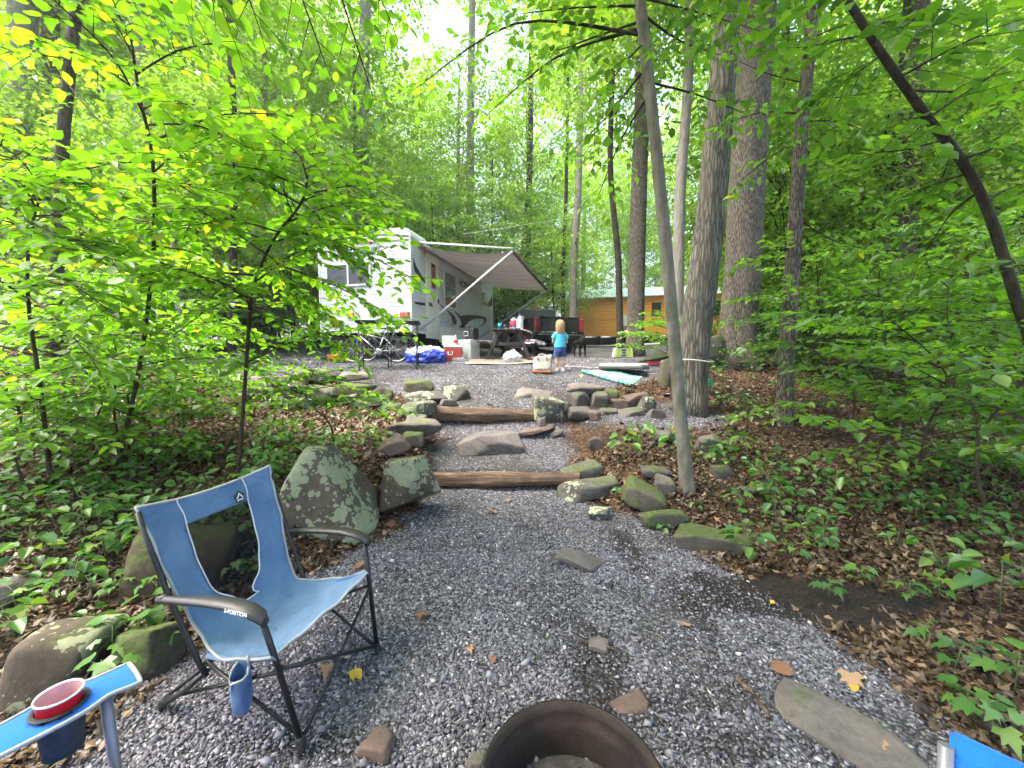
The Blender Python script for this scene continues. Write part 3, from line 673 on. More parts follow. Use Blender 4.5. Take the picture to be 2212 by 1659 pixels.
for i, (x, y, k) in enumerate([(-6.6, 17.5, 3), (-4.4, 20.5, 2), (-1.6, 22.8, 3), (2.6, 22.6, 1), (-8.8, 15.5, 2), (.4, 24.5, 2)]):
    spots.append((x, y)); plant_tree(UND[k], x, y, 1.0 + .1 * (i % 3), i * 1.9, 'understorey_tree', 'small leafy understorey tree', 'tree', 'middle-distance understorey trees')
for i, (x, y) in enumerate(place(13, 16, 28, 4.0)):
    plant_tree(CAN[i % 4], x, y, .9 + .35 * r.random(), r.random() * 6.28, 'canopy_tree', 'tall tree with high leafy crown', 'tree', 'middle-distance canopy trees', 1.05)
for i, (x, y) in enumerate(place(44, 30, 60, 4.0)):
    plant_tree(CAN[i % 4], x, y, 1.0 + .4 * r.random(), r.random() * 6.28, 'woodland_tree', 'distant tall tree', 'tree', 'distant canopy trees', 1.1)
for i, (x, y) in enumerate(place(36, 10, 24, 2.3)):
    plant_tree(UND[i % 4], x, y, .8 + .4 * r.random(), r.random() * 6.28, 'understorey_tree', 'small leafy understorey tree', 'tree', 'middle-distance understorey trees')
for i, (x, y) in enumerate(place(58, 22, 46, 2.6)):
    plant_tree(UND[i % 4], x, y, 1.0 + .5 * r.random(), r.random() * 6.28, 'distant_understorey_tree', 'small distant leafy tree deep', 'tree', 'distant understorey trees')

for i, (x, y) in enumerate(place(60, 20, 40, 1.6)):
    plant_tree(SHR[i % 3], x, y, 1.3 + .8 * r.random(), r.random() * 6.28, 'woodland_shrub', 'distant leafy shrub low on the ground', 'shrub', 'distant woodland shrubs')
for i, (x, y) in enumerate(place(26, 7, 19, 1.3)):
    plant_tree(SHR[i % 3], x, y, .9 + .5 * r.random(), r.random() * 6.28, 'undergrowth_shrub', 'leafy shrub', 'shrub', 'nearer woodland shrubs')
# a branch reaching in overhead from a tree standing left of the camera
OVT = sapling('overhanging_tree', 'young beech outside the left edge whose branches hang in at the top', [(-3.4, .2, Tz(-3.4, .2)), (-3.2, .5, 1.6), (-2.7, 1.0, 3.0), (-2.0, 1.6, 4.2), (-1.4, 2.2, 5.0)], .05, .015, 5, (1.0, .7), .7, .095, 8, .5, .07, 'leaf_bright', 'bark_dark', 91, cat='tree', extra=[
    (.85, A(560, 60, 2.6), .1), (.9, A(700, 130, 2.9), .1), (.95, A(850, 60, 3.2), .15), (.98, A(800, 190, 3.0), .1), (.8, A(480, 20, 2.2), .1), (.97, A(900, 10, 3.4), .1)], droop=.2)

# trees added out of view behind the camera to shade the fire pit
for i, (x, y, sc) in enumerate([(-2.6, -5.2, 1.0), (3.6, -4.6, 1.0), (.6, -2.6, .95), (-5.5, -3.0, 1.0), (-8.0, -9.0, 1.1), (2.2, -10.5, 1.1)]):
    plant_tree(CAN[i % 4], x, y, sc, i * 1.3, 'added_shade_tree', 'unseen tall tree added for shade', 'tree', 'shade trees added behind the fire pit')

_c = link('crown', CAN[1][0], OVT, (1.6, 1.2, 4.9)); _c.scale = (.75, .75, .75)  # extra crown added overhead, out of view, shading the left foreground

# ------------------------------------------------------------------ stones
def rockmat(name, dark, light, moss=.0, lichen=.0, lich_col=(.36, .40, .29), red=0.0, scale=3.0):
    m, n, out = newmat(name); b = N(n, 'ShaderNodeBsdfPrincipled'); n.links.new(b.outputs[0], out.inputs[0])
    v = coords(n); oi = N(n, 'ShaderNodeObjectInfo')
    sh = N(n, 'ShaderNodeVectorMath', operation='MULTIPLY_ADD'); cx = N(n, 'ShaderNodeCombineXYZ'); n.links.new(oi.outputs['Random'], cx.inputs[0]); n.links.new(oi.outputs['Random'], cx.inputs[1])
    n.links.new(cx.outputs[0], sh.inputs[0]); sh.inputs[1].default_value = (37, 53, 11); n.links.new(v, sh.inputs[2]); v = sh.outputs[0]
    n1 = noise(n, v, scale, 6, .65); n2 = noise(n, v, 28, 5, .7); n3 = noise(n, v, 90, 3, .6)
    c = ramp(n, n1.outputs[0], [(.3, dark), (.55, tuple((a + b_) / 2 for a, b_ in zip(dark, light))), (.75, light)])
    c = mixc(n, .55, c, ramp(n, n2.outputs[0], [(.3, (.35, .35, .35)), (.7, (1, 1, 1))]), 'MULTIPLY')
    if red: c = mixc(n, ramp(n, n1.outputs[0], [(.45, (0, 0, 0)), (.65, (red,) * 3)]), c, (.20, .11, .075))
    geo = N(n, 'ShaderNodeNewGeometry'); sx = N(n, 'ShaderNodeSeparateXYZ'); n.links.new(geo.outputs['Normal'], sx.inputs[0])
    if moss:
        nm = noise(n, v, 4.5, 6, .7); ad = N(n, 'ShaderNodeMath', operation='MULTIPLY_ADD'); n.links.new(sx.outputs[2], ad.inputs[0]); ad.inputs[1].default_value = .16; n.links.new(nm.outputs[0], ad.inputs[2])
        lo = .80 - .24 * moss; f = ramp(n, ad.outputs[0], [(lo - .04, (0, 0, 0)), (lo + .08, (.92, .92, .92))])
        mc = ramp(n, n2.outputs[0], [(.3, (.035, .05, .016)), (.7, (.115, .145, .045))]); c = mixc(n, f, c, mc)
    if lichen:
        fm = None
        nz = noise(n, v, 30, 3, .6)
        wv = N(n, 'ShaderNodeVectorMath', operation='MULTIPLY_ADD'); n.links.new(nz.outputs['Color'], wv.inputs[0]); wv.inputs[1].default_value = (.03, .03, .03); n.links.new(v, wv.inputs[2])
        msk = noise(n, v, 2.6, 3, .5)
        for sc, th in ((11.0, .43), (19.0, .40), (30, .34)):
            vo = N(n, 'ShaderNodeTexVoronoi'); vo.inputs['Scale'].default_value = sc; vo.inputs['Randomness'].default_value = 1.0; n.links.new(wv.outputs[0], vo.inputs['Vector'])
            # disc size follows the patch noise
            k = N(n, 'ShaderNodeMath', operation='MULTIPLY_ADD'); n.links.new(msk.outputs[0], k.inputs[0]); k.inputs[1].default_value = 2.6; k.inputs[2].default_value = -1.34 + th + .28 * (lichen - 1)
            gt = N(n, 'ShaderNodeMath', operation='SUBTRACT'); n.links.new(k.outputs[0], gt.inputs[0]); n.links.new(vo.outputs['Distance'], gt.inputs[1])
            mm = N(n, 'ShaderNodeMath', operation='MULTIPLY', use_clamp=True); n.links.new(gt.outputs[0], mm.inputs[0]); mm.inputs[1].default_value = 22
            if fm is None: fm = mm.outputs[0]; dist = vo.outputs['Distance']
            else:
                mx = N(n, 'ShaderNodeMath', operation='MAXIMUM'); n.links.new(fm, mx.inputs[0]); n.links.new(mm.outputs[0], mx.inputs[1]); fm = mx.outputs[0]
        lc = ramp(n, n2.outputs[0], [(.25, tuple(x * .62 for x in lich_col)), (.7, lich_col)])
        lc = mixc(n, ramp(n, n1.outputs[0], [(.4, (0, 0, 0)), (.7, (.5, .5, .5))]), lc, (.30, .31, .14))
        c = mixc(n, fm, c, lc)
    n.links.new(c, b.inputs['Base Color']); b.inputs['Roughness'].default_value = .92; b.inputs['Specular IOR Level'].default_value = .25
    h = mixc(n, .4, n2.outputs[0], n3.outputs[0]); n.links.new(bump(n, h, .55, .012), b.inputs['Normal'])
    return m
M['rock'] = rockmat('rock', (.075, .068, .062), (.20, .18, .165), .55)
M['rock_moss'] = rockmat('rock_moss', (.06, .055, .045), (.17, .15, .125), 1.05)
M['rock_lichen'] = rockmat('rock_lichen', (.060, .048, .036), (.16, .13, .10), .35, .82, (.27, .30, .21))
M['rock_lichen_lite'] = rockmat('rock_lichen_lite', (.065, .06, .052), (.18, .165, .145), .5, .72)
M['rock_pale'] = rockmat('rock_pale', (.11, .10, .092), (.235, .21, .19), .2, red=.2)
M['rock_brown'] = rockmat('rock_brown', (.035, .027, .018), (.11, .085, .055), .75)
M['rock_red'] = rockmat('rock_red', (.085, .066, .056), (.20, .15, .125), .2, red=.45)
M['rock_step'] = rockmat('rock_step', (.10, .09, .088), (.20, .18, .175), .05, red=.12)
_ico = {}
def ico(sub):
    if sub not in _ico:
        bm = bmesh.new(); bmesh.ops.create_icosphere(bm, subdivisions=sub, radius=1); bm.verts.ensure_lookup_table()
        _ico[sub] = (np.array([v.co[:] for v in bm.verts]), np.array([[w.index for w in f.verts] for f in bm.faces])); bm.free()
    return _ico[sub]
def stone(name, label, c, size, rz=0.0, seed=1, mat='rock', sub=4, boxy=.74, cuts=8, tilt=(0, 0), rough=.06, round_=24.0, cat='stone', group=None, planes=()):
    """an angular stone: a rounded polyhedron of support planes with a chipped surface; c = centre of its underside"""
    r = np.random.default_rng(seed * 31 + 5); D, Fc = ico(sub)
    pl = [((1, 0, 0), 1), ((-1, 0, 0), 1), ((0, 1, 0), 1), ((0, -1, 0), 1), ((0, 0, 1), .95), ((0, 0, -1), .95)]
    nrm = [norm(np.array(p[0]) + r.normal(0, .16, 3)) for p in pl]; off = [boxy + (1 - boxy) * .4 * r.random() + .06 for p in pl]
    for k in range(cuts):
        q = norm(r.normal(0, 1, 3)); nrm.append(q); off.append(.80 + .28 * r.random())
    for q, h_ in planes: nrm.append(norm(np.array(q))); off.append(h_)
    NR = np.array(nrm); OF = np.array(off)
    dots = np.maximum(D @ NR.T, .02); rr = OF[None] / dots
    rad = -np.log(np.exp(-round_ * np.minimum(rr, 3)).sum(1)) / round_
    P = D * rad[:, None]
    def n3(p, s): return fbm(p[:, 0] * s + p[:, 2] * s * .7 + seed, p[:, 1] * s - p[:, 2] * s * .6, seed, 4)
    P = P * (1 + rough * 2.0 * n3(P, 2.2) + rough * .9 * n3(P, 7.0))[:, None]
    mx = np.abs(P).max(0); P = P / mx * np.array(size) / 2
    Rm = np.array((Matrix.Rotation(rz, 3, 'Z') @ Matrix.Rotation(tilt[0], 3, 'X') @ Matrix.Rotation(tilt[1], 3, 'Y')))
    P = P @ Rm.T; P[:, 2] -= P[:, 2].min()
    me = np_mesh(name, P, Fc, M[mat], smooth=True)
    return tag(link(name, me, None, c), label, cat, group)
def stone_px(label, x0, x1, y0, y1, mat='rock', d=None, hk=.8, depth=.8, sink=.12, seed=None, name='stone', zb=None, **kw):
    """photo box -> a stone standing on the ground (or at height zb), its front foot at the box's lower edge"""
    px = (x0 + x1) / 2
    if d is None: g = gnd(px, y1 - .06 * (y1 - y0))
    else: g = at(px, y1, d)
    k = g.y / FPX * 1.0; w = (x1 - x0) * k * 1.16; h = max(.05, (y1 - y0) * k * hk * 1.2); dp = w * depth
    c = Vector((g.x + .5 * dp * g.x / g.y, g.y + .42 * dp, 0)); c.z = (zb if zb is not None else (g.z if d is not None else Tz(c.x, c.y))) - sink * h
    if d is None and zb is None: c.z = min(c.z, g.z) - .02
    sd_ = seed or int(x0 * 7 + y0); q = np.random.default_rng(sd_)
    kw.setdefault('rz', float(q.normal(0, .22))); kw.setdefault('tilt', (float(q.normal(0, .07)), float(q.normal(0, .09))))
    return stone(name, label, c, (w, dp, h * (1 + sink)), seed=sd_, mat=mat, **kw)
SP = stone_px
# the big ones beside the path
stone('boulder', 'big pointed boulder with pale lichen beside the blue camp chair', gnd(690, 1195) + Vector((-.07, .36, -.10)), (.84, .66, .84), .25, 207, 'rock_lichen', 6, .72, 4, (.10, .12), .03, 18, 'boulder', planes=[((.76, -.15, .62), .36), ((-.85, -.1, .5), .80), ((.0, -.88, .45), .62)])
stone('boulder', 'blocky lichen-spotted boulder at the foot of the log steps', gnd(866, 1132) + Vector((.02, .27, -.09)), (.78, .6, .80), -.12, 214, 'rock_lichen', 6, .9, 2, (-.12, -.04), .03, 20, 'boulder')
stone('boulder', 'brown mossy boulder half hidden behind the blue camp chair', gnd(285, 1330) + Vector((-.02, .42, -.16)), (.66, .60, .50), .5, 31, 'rock_brown', 5, .6, 6, (.1, .1), .03, 12, 'boulder')
stone('boulder', 'lichen-crusted boulder at the lower left edge behind the red cup', gnd(85, 1575) + Vector((-.22, .26, -.1)), (.48, .44, .42), .4, 35, 'rock_lichen', 5, .62, 6, (.1, .15), .03, 11, 'boulder')
SP('grey round boulder with small plants beside the chair back leg', 268, 392, 1352, 1485, 'rock_moss', hk=.75, name='boulder', cat='boulder', boxy=.55, sub=5)
SP('dark low boulder at the left edge above the lichen-crusted one', -30, 62, 1262, 1335, 'rock', hk=.8, name='boulder', cat='boulder', boxy=.55, sub=5)
SP('broad flat slab half sunk in the gravel at lower right', 1640, 1945, 1452, 1700, 'rock_pale', d=None, hk=.1, depth=.8, name='flat_stone') if False else None
stone('flat_stone', 'broad flat slab half sunk in the gravel at lower right', gnd(1782, 1560) + Vector((.02, -.02, -.07)), (.28, .62, .12), .62, 77, 'rock_pale', 5, .8, 5, (0, 0), .02, 14)
stone('flat_stone', 'flat mossy stone lying where gravel meets the leaf litter', gnd(1556, 1205) + Vector((.02, .20, -.05)), (.60, .40, .2), -.45, 81, 'rock_moss', 5, .8, 5, (-.05, .05), .03, 16)
for a in [
    ('small brown stone beside the rusty fire ring', 1315, 1397, 1508, 1552, 'rock_red', None, .5),
    ('reddish mossy stone in the gravel left of the fire ring', 775, 862, 1572, 1655, 'rock_red', None, .45),
    ('pale stone touching the left side of the fire ring', 1003, 1050, 1615, 1680, 'rock_pale', None, .5),
    ('pointed flat stone lying alone in the gravel below the logs', 1196, 1305, 1188, 1240, 'rock_step', None, .2),
    ('half-buried flat stone in the middle of the gravel', 1265, 1322, 1378, 1412, 'rock_step', None, .15)]:
    SP(a[0], *a[1:5], mat=a[5], d=a[6], hk=a[7], depth=.7, boxy=.6)
stone('stone_step', 'long grey stone step between the two logs', (at(1054, 962, 5.12).x, 5.30, .23), (.97, .46, .32), .04, 118, 'rock_step', 6, .86, 5, (0, 0), .045, 24)
# right of the path
for lab, x0, x1, y0, y1, mat, d, hk, dep, kw in [
    ('pale flat stone at the top of the steps, right side', 1104, 1202, 836, 869, 'rock_pale', 6.55, .6, .7, dict(boxy=.8)),
    ('greenish stone against the right end of the upper log', 1151, 1212, 862, 918, 'rock_lichen_lite', 5.95, .85, .8, {}),
    ('flat-topped slab with a yellow leaf on it', 1229, 1298, 832, 855, 'rock_pale', 6.35, .8, .7, dict(boxy=.85)),
    ('round stone under the leaf-topped slab', 1227, 1276, 853, 884, 'rock', 6.25, .95, .8, dict(boxy=.6)),
    ('grey stone right of the round stone in the low wall', 1277, 1309, 853, 888, 'rock', 6.25, .95, .9, dict(boxy=.6)),
    ('upright stone at the back of the right low wall', 1305, 1334, 846, 874, 'rock_moss', 6.45, .95, .9, {}),
    ('small reddish stone in the right low wall', 1321, 1353, 864, 888, 'rock_red', 6.25, .9, .9, {}),
    ('sloping reddish slab in the right low wall', 1346, 1398, 853, 878, 'rock_red', 6.3, .7, .6, dict(boxy=.8, tilt=(.1, -.15))),
    ('weathered rough stone ending the right low wall', 1378, 1420, 859, 890, 'rock_lichen_lite', 6.1, .9, .8, {}),
    ('brown slab leaning below the end of the right low wall', 1400, 1432, 885, 911, 'rock', 5.9, .8, .6, dict(tilt=(.2, .3))),
    ('dark low stone under the right low wall', 1290, 1330, 882, 905, 'rock', 6.0, .8, .8, {}),
    ('low grey stone below the round stone of the right wall', 1226, 1272, 884, 906, 'rock', 5.95, .9, .7, {}), ('squat brown stone under the right wall, beside the low grey one', 1272, 1296, 890, 910, 'rock_red', 5.85, .9, .8, {}), ('long low stone under the reddish slab', 1335, 1388, 882, 904, 'rock', 5.95, .8, .6, {}), ('small dark stone between greenish stone and round stone', 1206, 1232, 872, 892, 'rock', 6.15, .9, .8, {}),
    ('small wedge stone below the greenish stone', 1161, 1180, 906, 926, 'rock', 5.75, .9, .8, {})]:
    SP(lab, x0, x1, y0, y1, mat, d, hk * 1.1, dep, .08, **kw)
for lab, x0, x1, y0, y1, mat, hk, dep, kw in [
    ('flat brown stone beside the stone step', 1116, 1197, 911, 950, 'rock_red', .25, .8, dict(boxy=.8)),
    ('small dark stone beyond the stone step', 1181, 1215, 929, 948, 'rock', .6, .8, {}),
    ('brown stone among seedlings right of the steps', 1271, 1302, 946, 976, 'rock_red', .8, .8, {}),
    ('pale orange slab partly hidden by seedlings', 1358, 1423, 913, 936, 'rock_pale', .35, .8, dict(boxy=.8)),
    ('pale pinkish slab leaning near the slender tree', 1399, 1465, 922, 962, 'rock_pale', .5, .7, dict(boxy=.85, tilt=(-.25, .1))),
    ('upper wedge-shaped stone at the right end of the lower log', 1213, 1308, 1014, 1056, 'rock', .8, .55, dict(boxy=.75, tilt=(0, -.12))),
    ('lichened flat stone in front of the wedge-shaped one', 1207, 1350, 1044, 1088, 'rock_lichen_lite', .7, .45, dict(boxy=.78)),
    ('narrow stone lying slantwise at the gravel edge', 1272, 1316, 1082, 1130, 'rock_lichen_lite', .35, 1.2, dict(boxy=.7)),
    ('rounded stone under pale seedling leaves', 1341, 1436, 1067, 1118, 'rock_moss', .8, .7, dict(boxy=.6)),
    ('long mossy stone edging the gravel on the right', 1383, 1483, 1108, 1150, 'rock_moss', .7, .5, dict(boxy=.7)),
    ('dark split stone beside the slender tree', 1414, 1455, 1030, 1076, 'rock', .8, .7, {}),
    ('dark half-buried stone left of the slender tree foot', 1384, 1448, 1012, 1040, 'rock', .7, .6, {}),
    ('small stone right of the slender tree foot', 1540, 1574, 1004, 1040, 'rock', .8, .8, {}),
    ('dark stone in the litter behind the slender tree', 1498, 1560, 946, 985, 'rock', .7, .8, {}),
    ('low dark slab in the leaf litter far right', 1580, 1680, 1040, 1072, 'rock', .4, .6, {}),
    ('mossy boulder at the foot of the shagbark tree', 1420, 1476, 782, 842, 'rock_moss', .8, .8, dict(sub=5)),
    ('flat grey rock at the gravel edge before the cabin', 1382, 1440, 772, 790, 'rock_moss', .6, .8, {}),
    ('tall dark rock behind the shagbark tree', 1518, 1560, 735, 800, 'rock_moss', .9, .7, {})]:
    SP(lab, x0, x1, y0, y1, mat, None, hk * 1.15, dep, .08, **kw)
# left of the path
for lab, x0, x1, y0, y1, mat, d, hk, dep, kw in [
    ('dark block on top of the left pile', 873, 938, 824, 855, 'rock_moss', 6.35, .95, .7, dict(boxy=.9)),
    ('long thin stone under the dark block', 869, 966, 850, 876, 'rock_lichen_lite', 6.25, .95, .5, dict(boxy=.88)),
    ('square mossy stone at the left top of the steps', 963, 1018, 836, 872, 'rock_lichen_lite', 6.45, .9, .7, dict(boxy=.9)),
    ('dark filler stone under the long thin stone', 884, 930, 872, 892, 'rock', 6.05, .9, .6, {}), ('stone showing between the square mossy stone and the log', 948, 990, 864, 884, 'rock', 6.2, .9, .6, {}), ('dark squat stone under the angular block', 872, 930, 902, 920, 'rock', 5.55, .9, .6, {}),
    ('angular block at the left end of the upper log', 862, 941, 874, 908, 'rock_lichen_lite', 5.75, .9, .6, dict(boxy=.85)),
    ('broad slab jutting out left of the stone step', 836, 957, 909, 944, 'rock', 5.05, .75, .6, dict(boxy=.88)),
    ('dark stone under the jutting slab', 825, 873, 938, 964, 'rock', 4.85, .9, .7, {}),
    ('bright mossy stone below the jutting slab', 871, 915, 937, 968, 'rock_moss', 4.75, .85, .7, {}),
    ('brownish slab leaning above the blocky boulder', 812, 884, 957, 992, 'rock_red', 4.45, .8, .6, dict(tilt=(.1, -.25))),
    ('dark slab between the two big boulders', 768, 816, 987, 1030, 'rock_red', 4.2, .9, .6, dict(tilt=(.1, -.3)))]:
    SP(lab, x0, x1, y0, y1, mat, d, hk * 1.1, dep, .08, **kw)
for lab, x0, x1, y0, y1, mat, d in [
    ('long dark stone on top of the dry stone wall', 593, 668, 816, 842, 'rock_moss', 6.5), ('dark stone under the long top stone of the wall', 588, 642, 836, 864, 'rock', 6.35), ('rounded dark stone at the left of the wall', 563, 602, 827, 853, 'rock', 6.55),
    ('pale sloping stone ending the wall on the left', 534, 590, 818, 858, 'rock_pale', 6.6), ('small square stone on the left end of the wall', 550, 574, 804, 820, 'rock', 6.75), ('big stone in the middle of the dry stone wall', 661, 729, 838, 870, 'rock', 6.3),
    ('dark foot stone of the dry stone wall', 632, 680, 864, 883, 'rock', 6.1), ('flat dark stone right of the wall middle', 727, 803, 835, 863, 'rock_moss', 6.35), ('stone ending the wall on the right', 806, 850, 841, 869, 'rock_moss', 6.3),
    ('thin flat stone low in the wall', 741, 771, 854, 868, 'rock_pale', 6.15), ('dark long stone at the right foot of the wall', 763, 840, 860, 880, 'rock', 6.1), ('pale flat capstone under seedlings', 731, 808, 808, 823, 'rock_pale', 6.7),
    ('mossy stone between wall and step stones', 832, 870, 874, 902, 'rock_moss', 5.85), ('small dark stone at the left foot of the wall', 586, 615, 860, 882, 'rock', 6.15), ('low stone in the leaf litter below the wall', 696, 729, 950, 976, 'rock_moss', 4.75),
    ('back stone seen above the dry stone wall', 640, 730, 800, 820, 'rock', 6.85)]:
    SP(lab, x0, x1, y0, y1, mat, d, 1.0, .65, .08, boxy=.8)

# ------------------------------------------------------------------ logs
def logmat():
    m, n, out = newmat('log_wood'); b = N(n, 'ShaderNodeBsdfPrincipled'); n.links.new(b.outputs[0], out.inputs[0])
    v = coords(n, (2.2, 34, 34)); v1 = coords(n); nz = noise(n, v, 1.0, 6, .65, .4); big = noise(n, v1, 5, 5, .6)
    c = ramp(n, nz.outputs[0], [(.30, (.018, .012, .009)), (.43, (.085, .055, .038)), (.55, (.19, .13, .09)), (.72, (.34, .25, .18))])
    c = mixc(n, ramp(n, big.outputs[0], [(.4, (0, 0, 0)), (.65, (.75, .75, .75))]), c, (.07, .045, .032))
    n.links.new(c, b.inputs['Base Color']); b.inputs['Roughness'].default_value = .9; b.inputs['Specular IOR Level'].default_value = .2
    n.links.new(bump(n, nz.outputs[0], 1.0, .03), b.inputs['Normal']); return m
M['log'] = logmat()
def log(label, a, c, r0, r1, seed, bend=.03):
    a, c = Vector(a), Vector(c); ax = (c - a); L = ax.length; r = np.random.default_rng(seed)
    root = thing('log_step', label, 'log', (a + c) / 2, math.atan2(ax.y, ax.x)); mb = MB(); n = 26; sd = 28; P = []
    ph = r.random(8) * 6.28
    for i in range(n + 1):
        t = i / n; x = -L / 2 + L * t; rad = r0 + (r1 - r0) * t + .012 * math.sin(5 * t + ph[0]) + .006 * math.sin(13 * t + ph[1])
        cz = bend * math.sin(math.pi * t * 1.3 + ph[2]) * .6; cyy = bend * math.sin(math.pi * t + ph[3]); row = []
        for k in range(sd + 1):
            q = 2 * math.pi * (k % sd) / sd; f = 1 + .05 * math.sin(2 * q + ph[4] + t) + .05 * math.sin(5 * q + ph[5] + 1.5 * t) + .035 * math.sin(11 * q + ph[6] + 3 * t) + .02 * math.sin(17 * q + 2 * t)
            row.append(Vector((x + .012 * math.sin(3 * q + ph[7]) * (i in (0, n)), cyy + math.cos(q) * rad * f, cz + math.sin(q) * rad * f)))
        P.append(row)
    mb.grid(P)
    mb.add(P[0][:-1], [list(range(sd))]); mb.add(P[-1][:-1], [list(range(sd))])
    o = mb.build('trunk', M['log'], root); o.rotation_euler = (0, -math.asin(max(-1, min(1, ax.z / L))), 0); return root
log('lower weathered log laid across the gravel as a step', at(928, 1034, 4.62) + Vector((0, 0, -.01)), at(1246, 1032, 4.5) + Vector((.02, 0, -.03)), .085, .10, 3, .02)
log('upper weathered log laid across the path near the top', at(938, 890, 6.02), at(1160, 901, 6.08), .115, .085, 9, .03)

# ------------------------------------------------------------------ fire ring
def rustmat():
    m, n, out = newmat('rusty_steel'); b = N(n, 'ShaderNodeBsdfPrincipled'); n.links.new(b.outputs[0], out.inputs[0])
    v = coords(n); a = noise(n, v, 6, 6, .6); s = noise(n, v, 160, 3, .7); 
    c = ramp(n, a.outputs[0], [(.3, (.010, .008, .007)), (.5, (.024, .017, .013)), (.7, (.048, .030, .022))])
    c = mixc(n, ramp(n, s.outputs[0], [(.62, (0, 0, 0)), (.74, (.6, .6, .6))]), c, (.26, .20, .18))
    n.links.new(c, b.inputs['Base Color']); b.inputs['Roughness'].default_value = .72; b.inputs['Metallic'].default_value = .35
    n.links.new(bump(n, s.outputs[0], .5, .004), b.inputs['Normal']); return m
M['rust'] = rustmat(); M['soot'] = plain('sooty_steel', (.016, .014, .012), .55, .3, .3, 9, .3, 120)
M['ash'] = plain('ash_bed', (.045, .042, .038), .95, 0, .4, 14, .8, 60)
FR = thing('fire_ring', 'rusty round steel fire ring set in the gravel', 'fire ring', (.198, 1.15, Tz(.2, 1.15) - .025))
MB().lathe([(.298, -.05), (.304, .10), (.308, .205), (.306, .214), (.298, .216)], 72).build('outer_wall', M['soot'], FR)
MB().lathe([(.298, .216), (.292, .212), (.281, .194), (.279, .186)], 72).build('rim', M['rust'], FR)
MB().lathe([(.279, .186), (.277, .160), (.270, .148), (.264, .12), (.252, .0)], 72).build('inner_wall', M['soot'] if False else M['rust'], FR)
mb = MB(); rr_ = np.random.default_rng(4)
mb.grid([[Vector((rad * .247 * math.cos(q * math.pi / 18), rad * .247 * math.sin(q * math.pi / 18), .04 + .02 * rr_.random() * (rad < 1))) for q in range(37)] for rad in (.01, .3, .6, .85, 1.0)])
mb.build('ash_bed', M['ash'], FR)

# ------------------------------------------------------------------ blue camp chair by the boulders
def fabricmat(name, col, weave=420, wrinkle=.35, var=.1, fade=None):
    m, n, out = newmat(name); b = N(n, 'ShaderNodeBsdfPrincipled'); n.links.new(b.outputs[0], out.inputs[0])
    v = coords(n); a = noise(n, v, 5, 5, .6); w1 = noise(n, v, weave, 2, .5)
    c = ramp(n, a.outputs[0], [(.3, tuple(x * (1 - var * 1.5) for x in col)), (.7, tuple(min(1, x * (1 + var)) for x in col))])
    if fade: c = mixc(n, ramp(n, a.outputs[0], [(.45, (0, 0, 0)), (.75, (.6, .6, .6))]), c, fade)
    c = mixc(n, .35, c, ramp(n, w1.outputs[0], [(.35, (.6, .6, .6)), (.65, (1, 1, 1))]), 'MULTIPLY')
    n.links.new(c, b.inputs['Base Color']); b.inputs['Roughness'].default_value = .85; b.inputs['Specular IOR Level'].default_value = .2; b.inputs['Sheen Weight'].default_value = .15
    wr = noise(n, coords(n, (1, 1, 2.2)), 9, 3, .5, .6); h = mixc(n, .12, wr.outputs[0], w1.outputs[0]); n.links.new(bump(n, h, wrinkle, .03), b.inputs['Normal']); return m
M['chair_blue'] = fabricmat('faded_blue_fabric', (.115, .215, .375), fade=(.17, .27, .41), wrinkle=.75)
M['pouch_blue'] = fabricmat('dark_blue_fabric', (.07, .15, .33))
M['trim_grey'] = fabricmat('grey_binding', (.36, .37, .37), 600, .2)
M['black_tube'] = plain('black_tube', (.012, .012, .013), .42, 0, .25, 12)
M['black_plastic'] = plain('black_plastic', (.028, .028, .030), .45, 0, .15, 10, .15, 200)
M['piping'] = plain('white_piping', (.62, .64, .67), .6)
def meshmat():
    m, n, out = newmat('black_mesh_net'); d = N(n, 'ShaderNodeBsdfDiffuse'); d.inputs[0].default_value = (.012, .013, .014, 1)
    t = N(n, 'ShaderNodeBsdfTransparent'); mx = N(n, 'ShaderNodeMixShader'); mx.inputs[0].default_value = .78
    n.links.new(t.outputs[0], mx.inputs[1]); n.links.new(d.outputs[0], mx.inputs[2]); n.links.new(mx.outputs[0], out.inputs[0]); return m
M['net'] = meshmat()
fdir = Vector((.97, -.243)); ang = math.atan2(fdir.y, fdir.x)
CHs = .95
CH = thing('camp_chair', 'faded blue folding camp chair with black mesh back and black arms', 'camp chair', (-1.125, 1.765, Tz(-1.125, 1.765) + .005), ang); CH.scale = (CHs,) * 3
# local frame: x forward, y = side (+y is the side away from the camera)
prof = [(.31, .432), (.22, .40), (.12, .372), (.02, .352), (-.07, .350), (-.125, .372), (-.165, .425), (-.198, .50), (-.228, .58), (-.258, .67), (-.288, .76), (-.318, .85), (-.345, .925), (-.368, .985)]
hw = [.325, .318, .312, .300, .278, .262, .262, .275, .290, .302, .312, .320, .328, .335]
pw = [.18] * 6 + [.045, .115, .145, .155, .160, .164, .166, .168]
sag = [.012, .035, .045, .045, .035, .03, .035, .04, .045, .042, .035, .028, .022, .02]
def fine(seq, k=4):
    q = smooth_path([Vector((a, 0, 0)) if not isinstance(a, tuple) else Vector((a[0], a[1], 0)) for a in seq], k); return q
PF = fine(prof); HWf = [p.x for p in fine(hw)]; PWf = [p.x for p in fine(pw)]; SGf = [p.x for p in fine(sag)]
nr_ = len(PF); i0, i1 = 6 * 4 - 1, 11 * 4      # rows of the mesh window
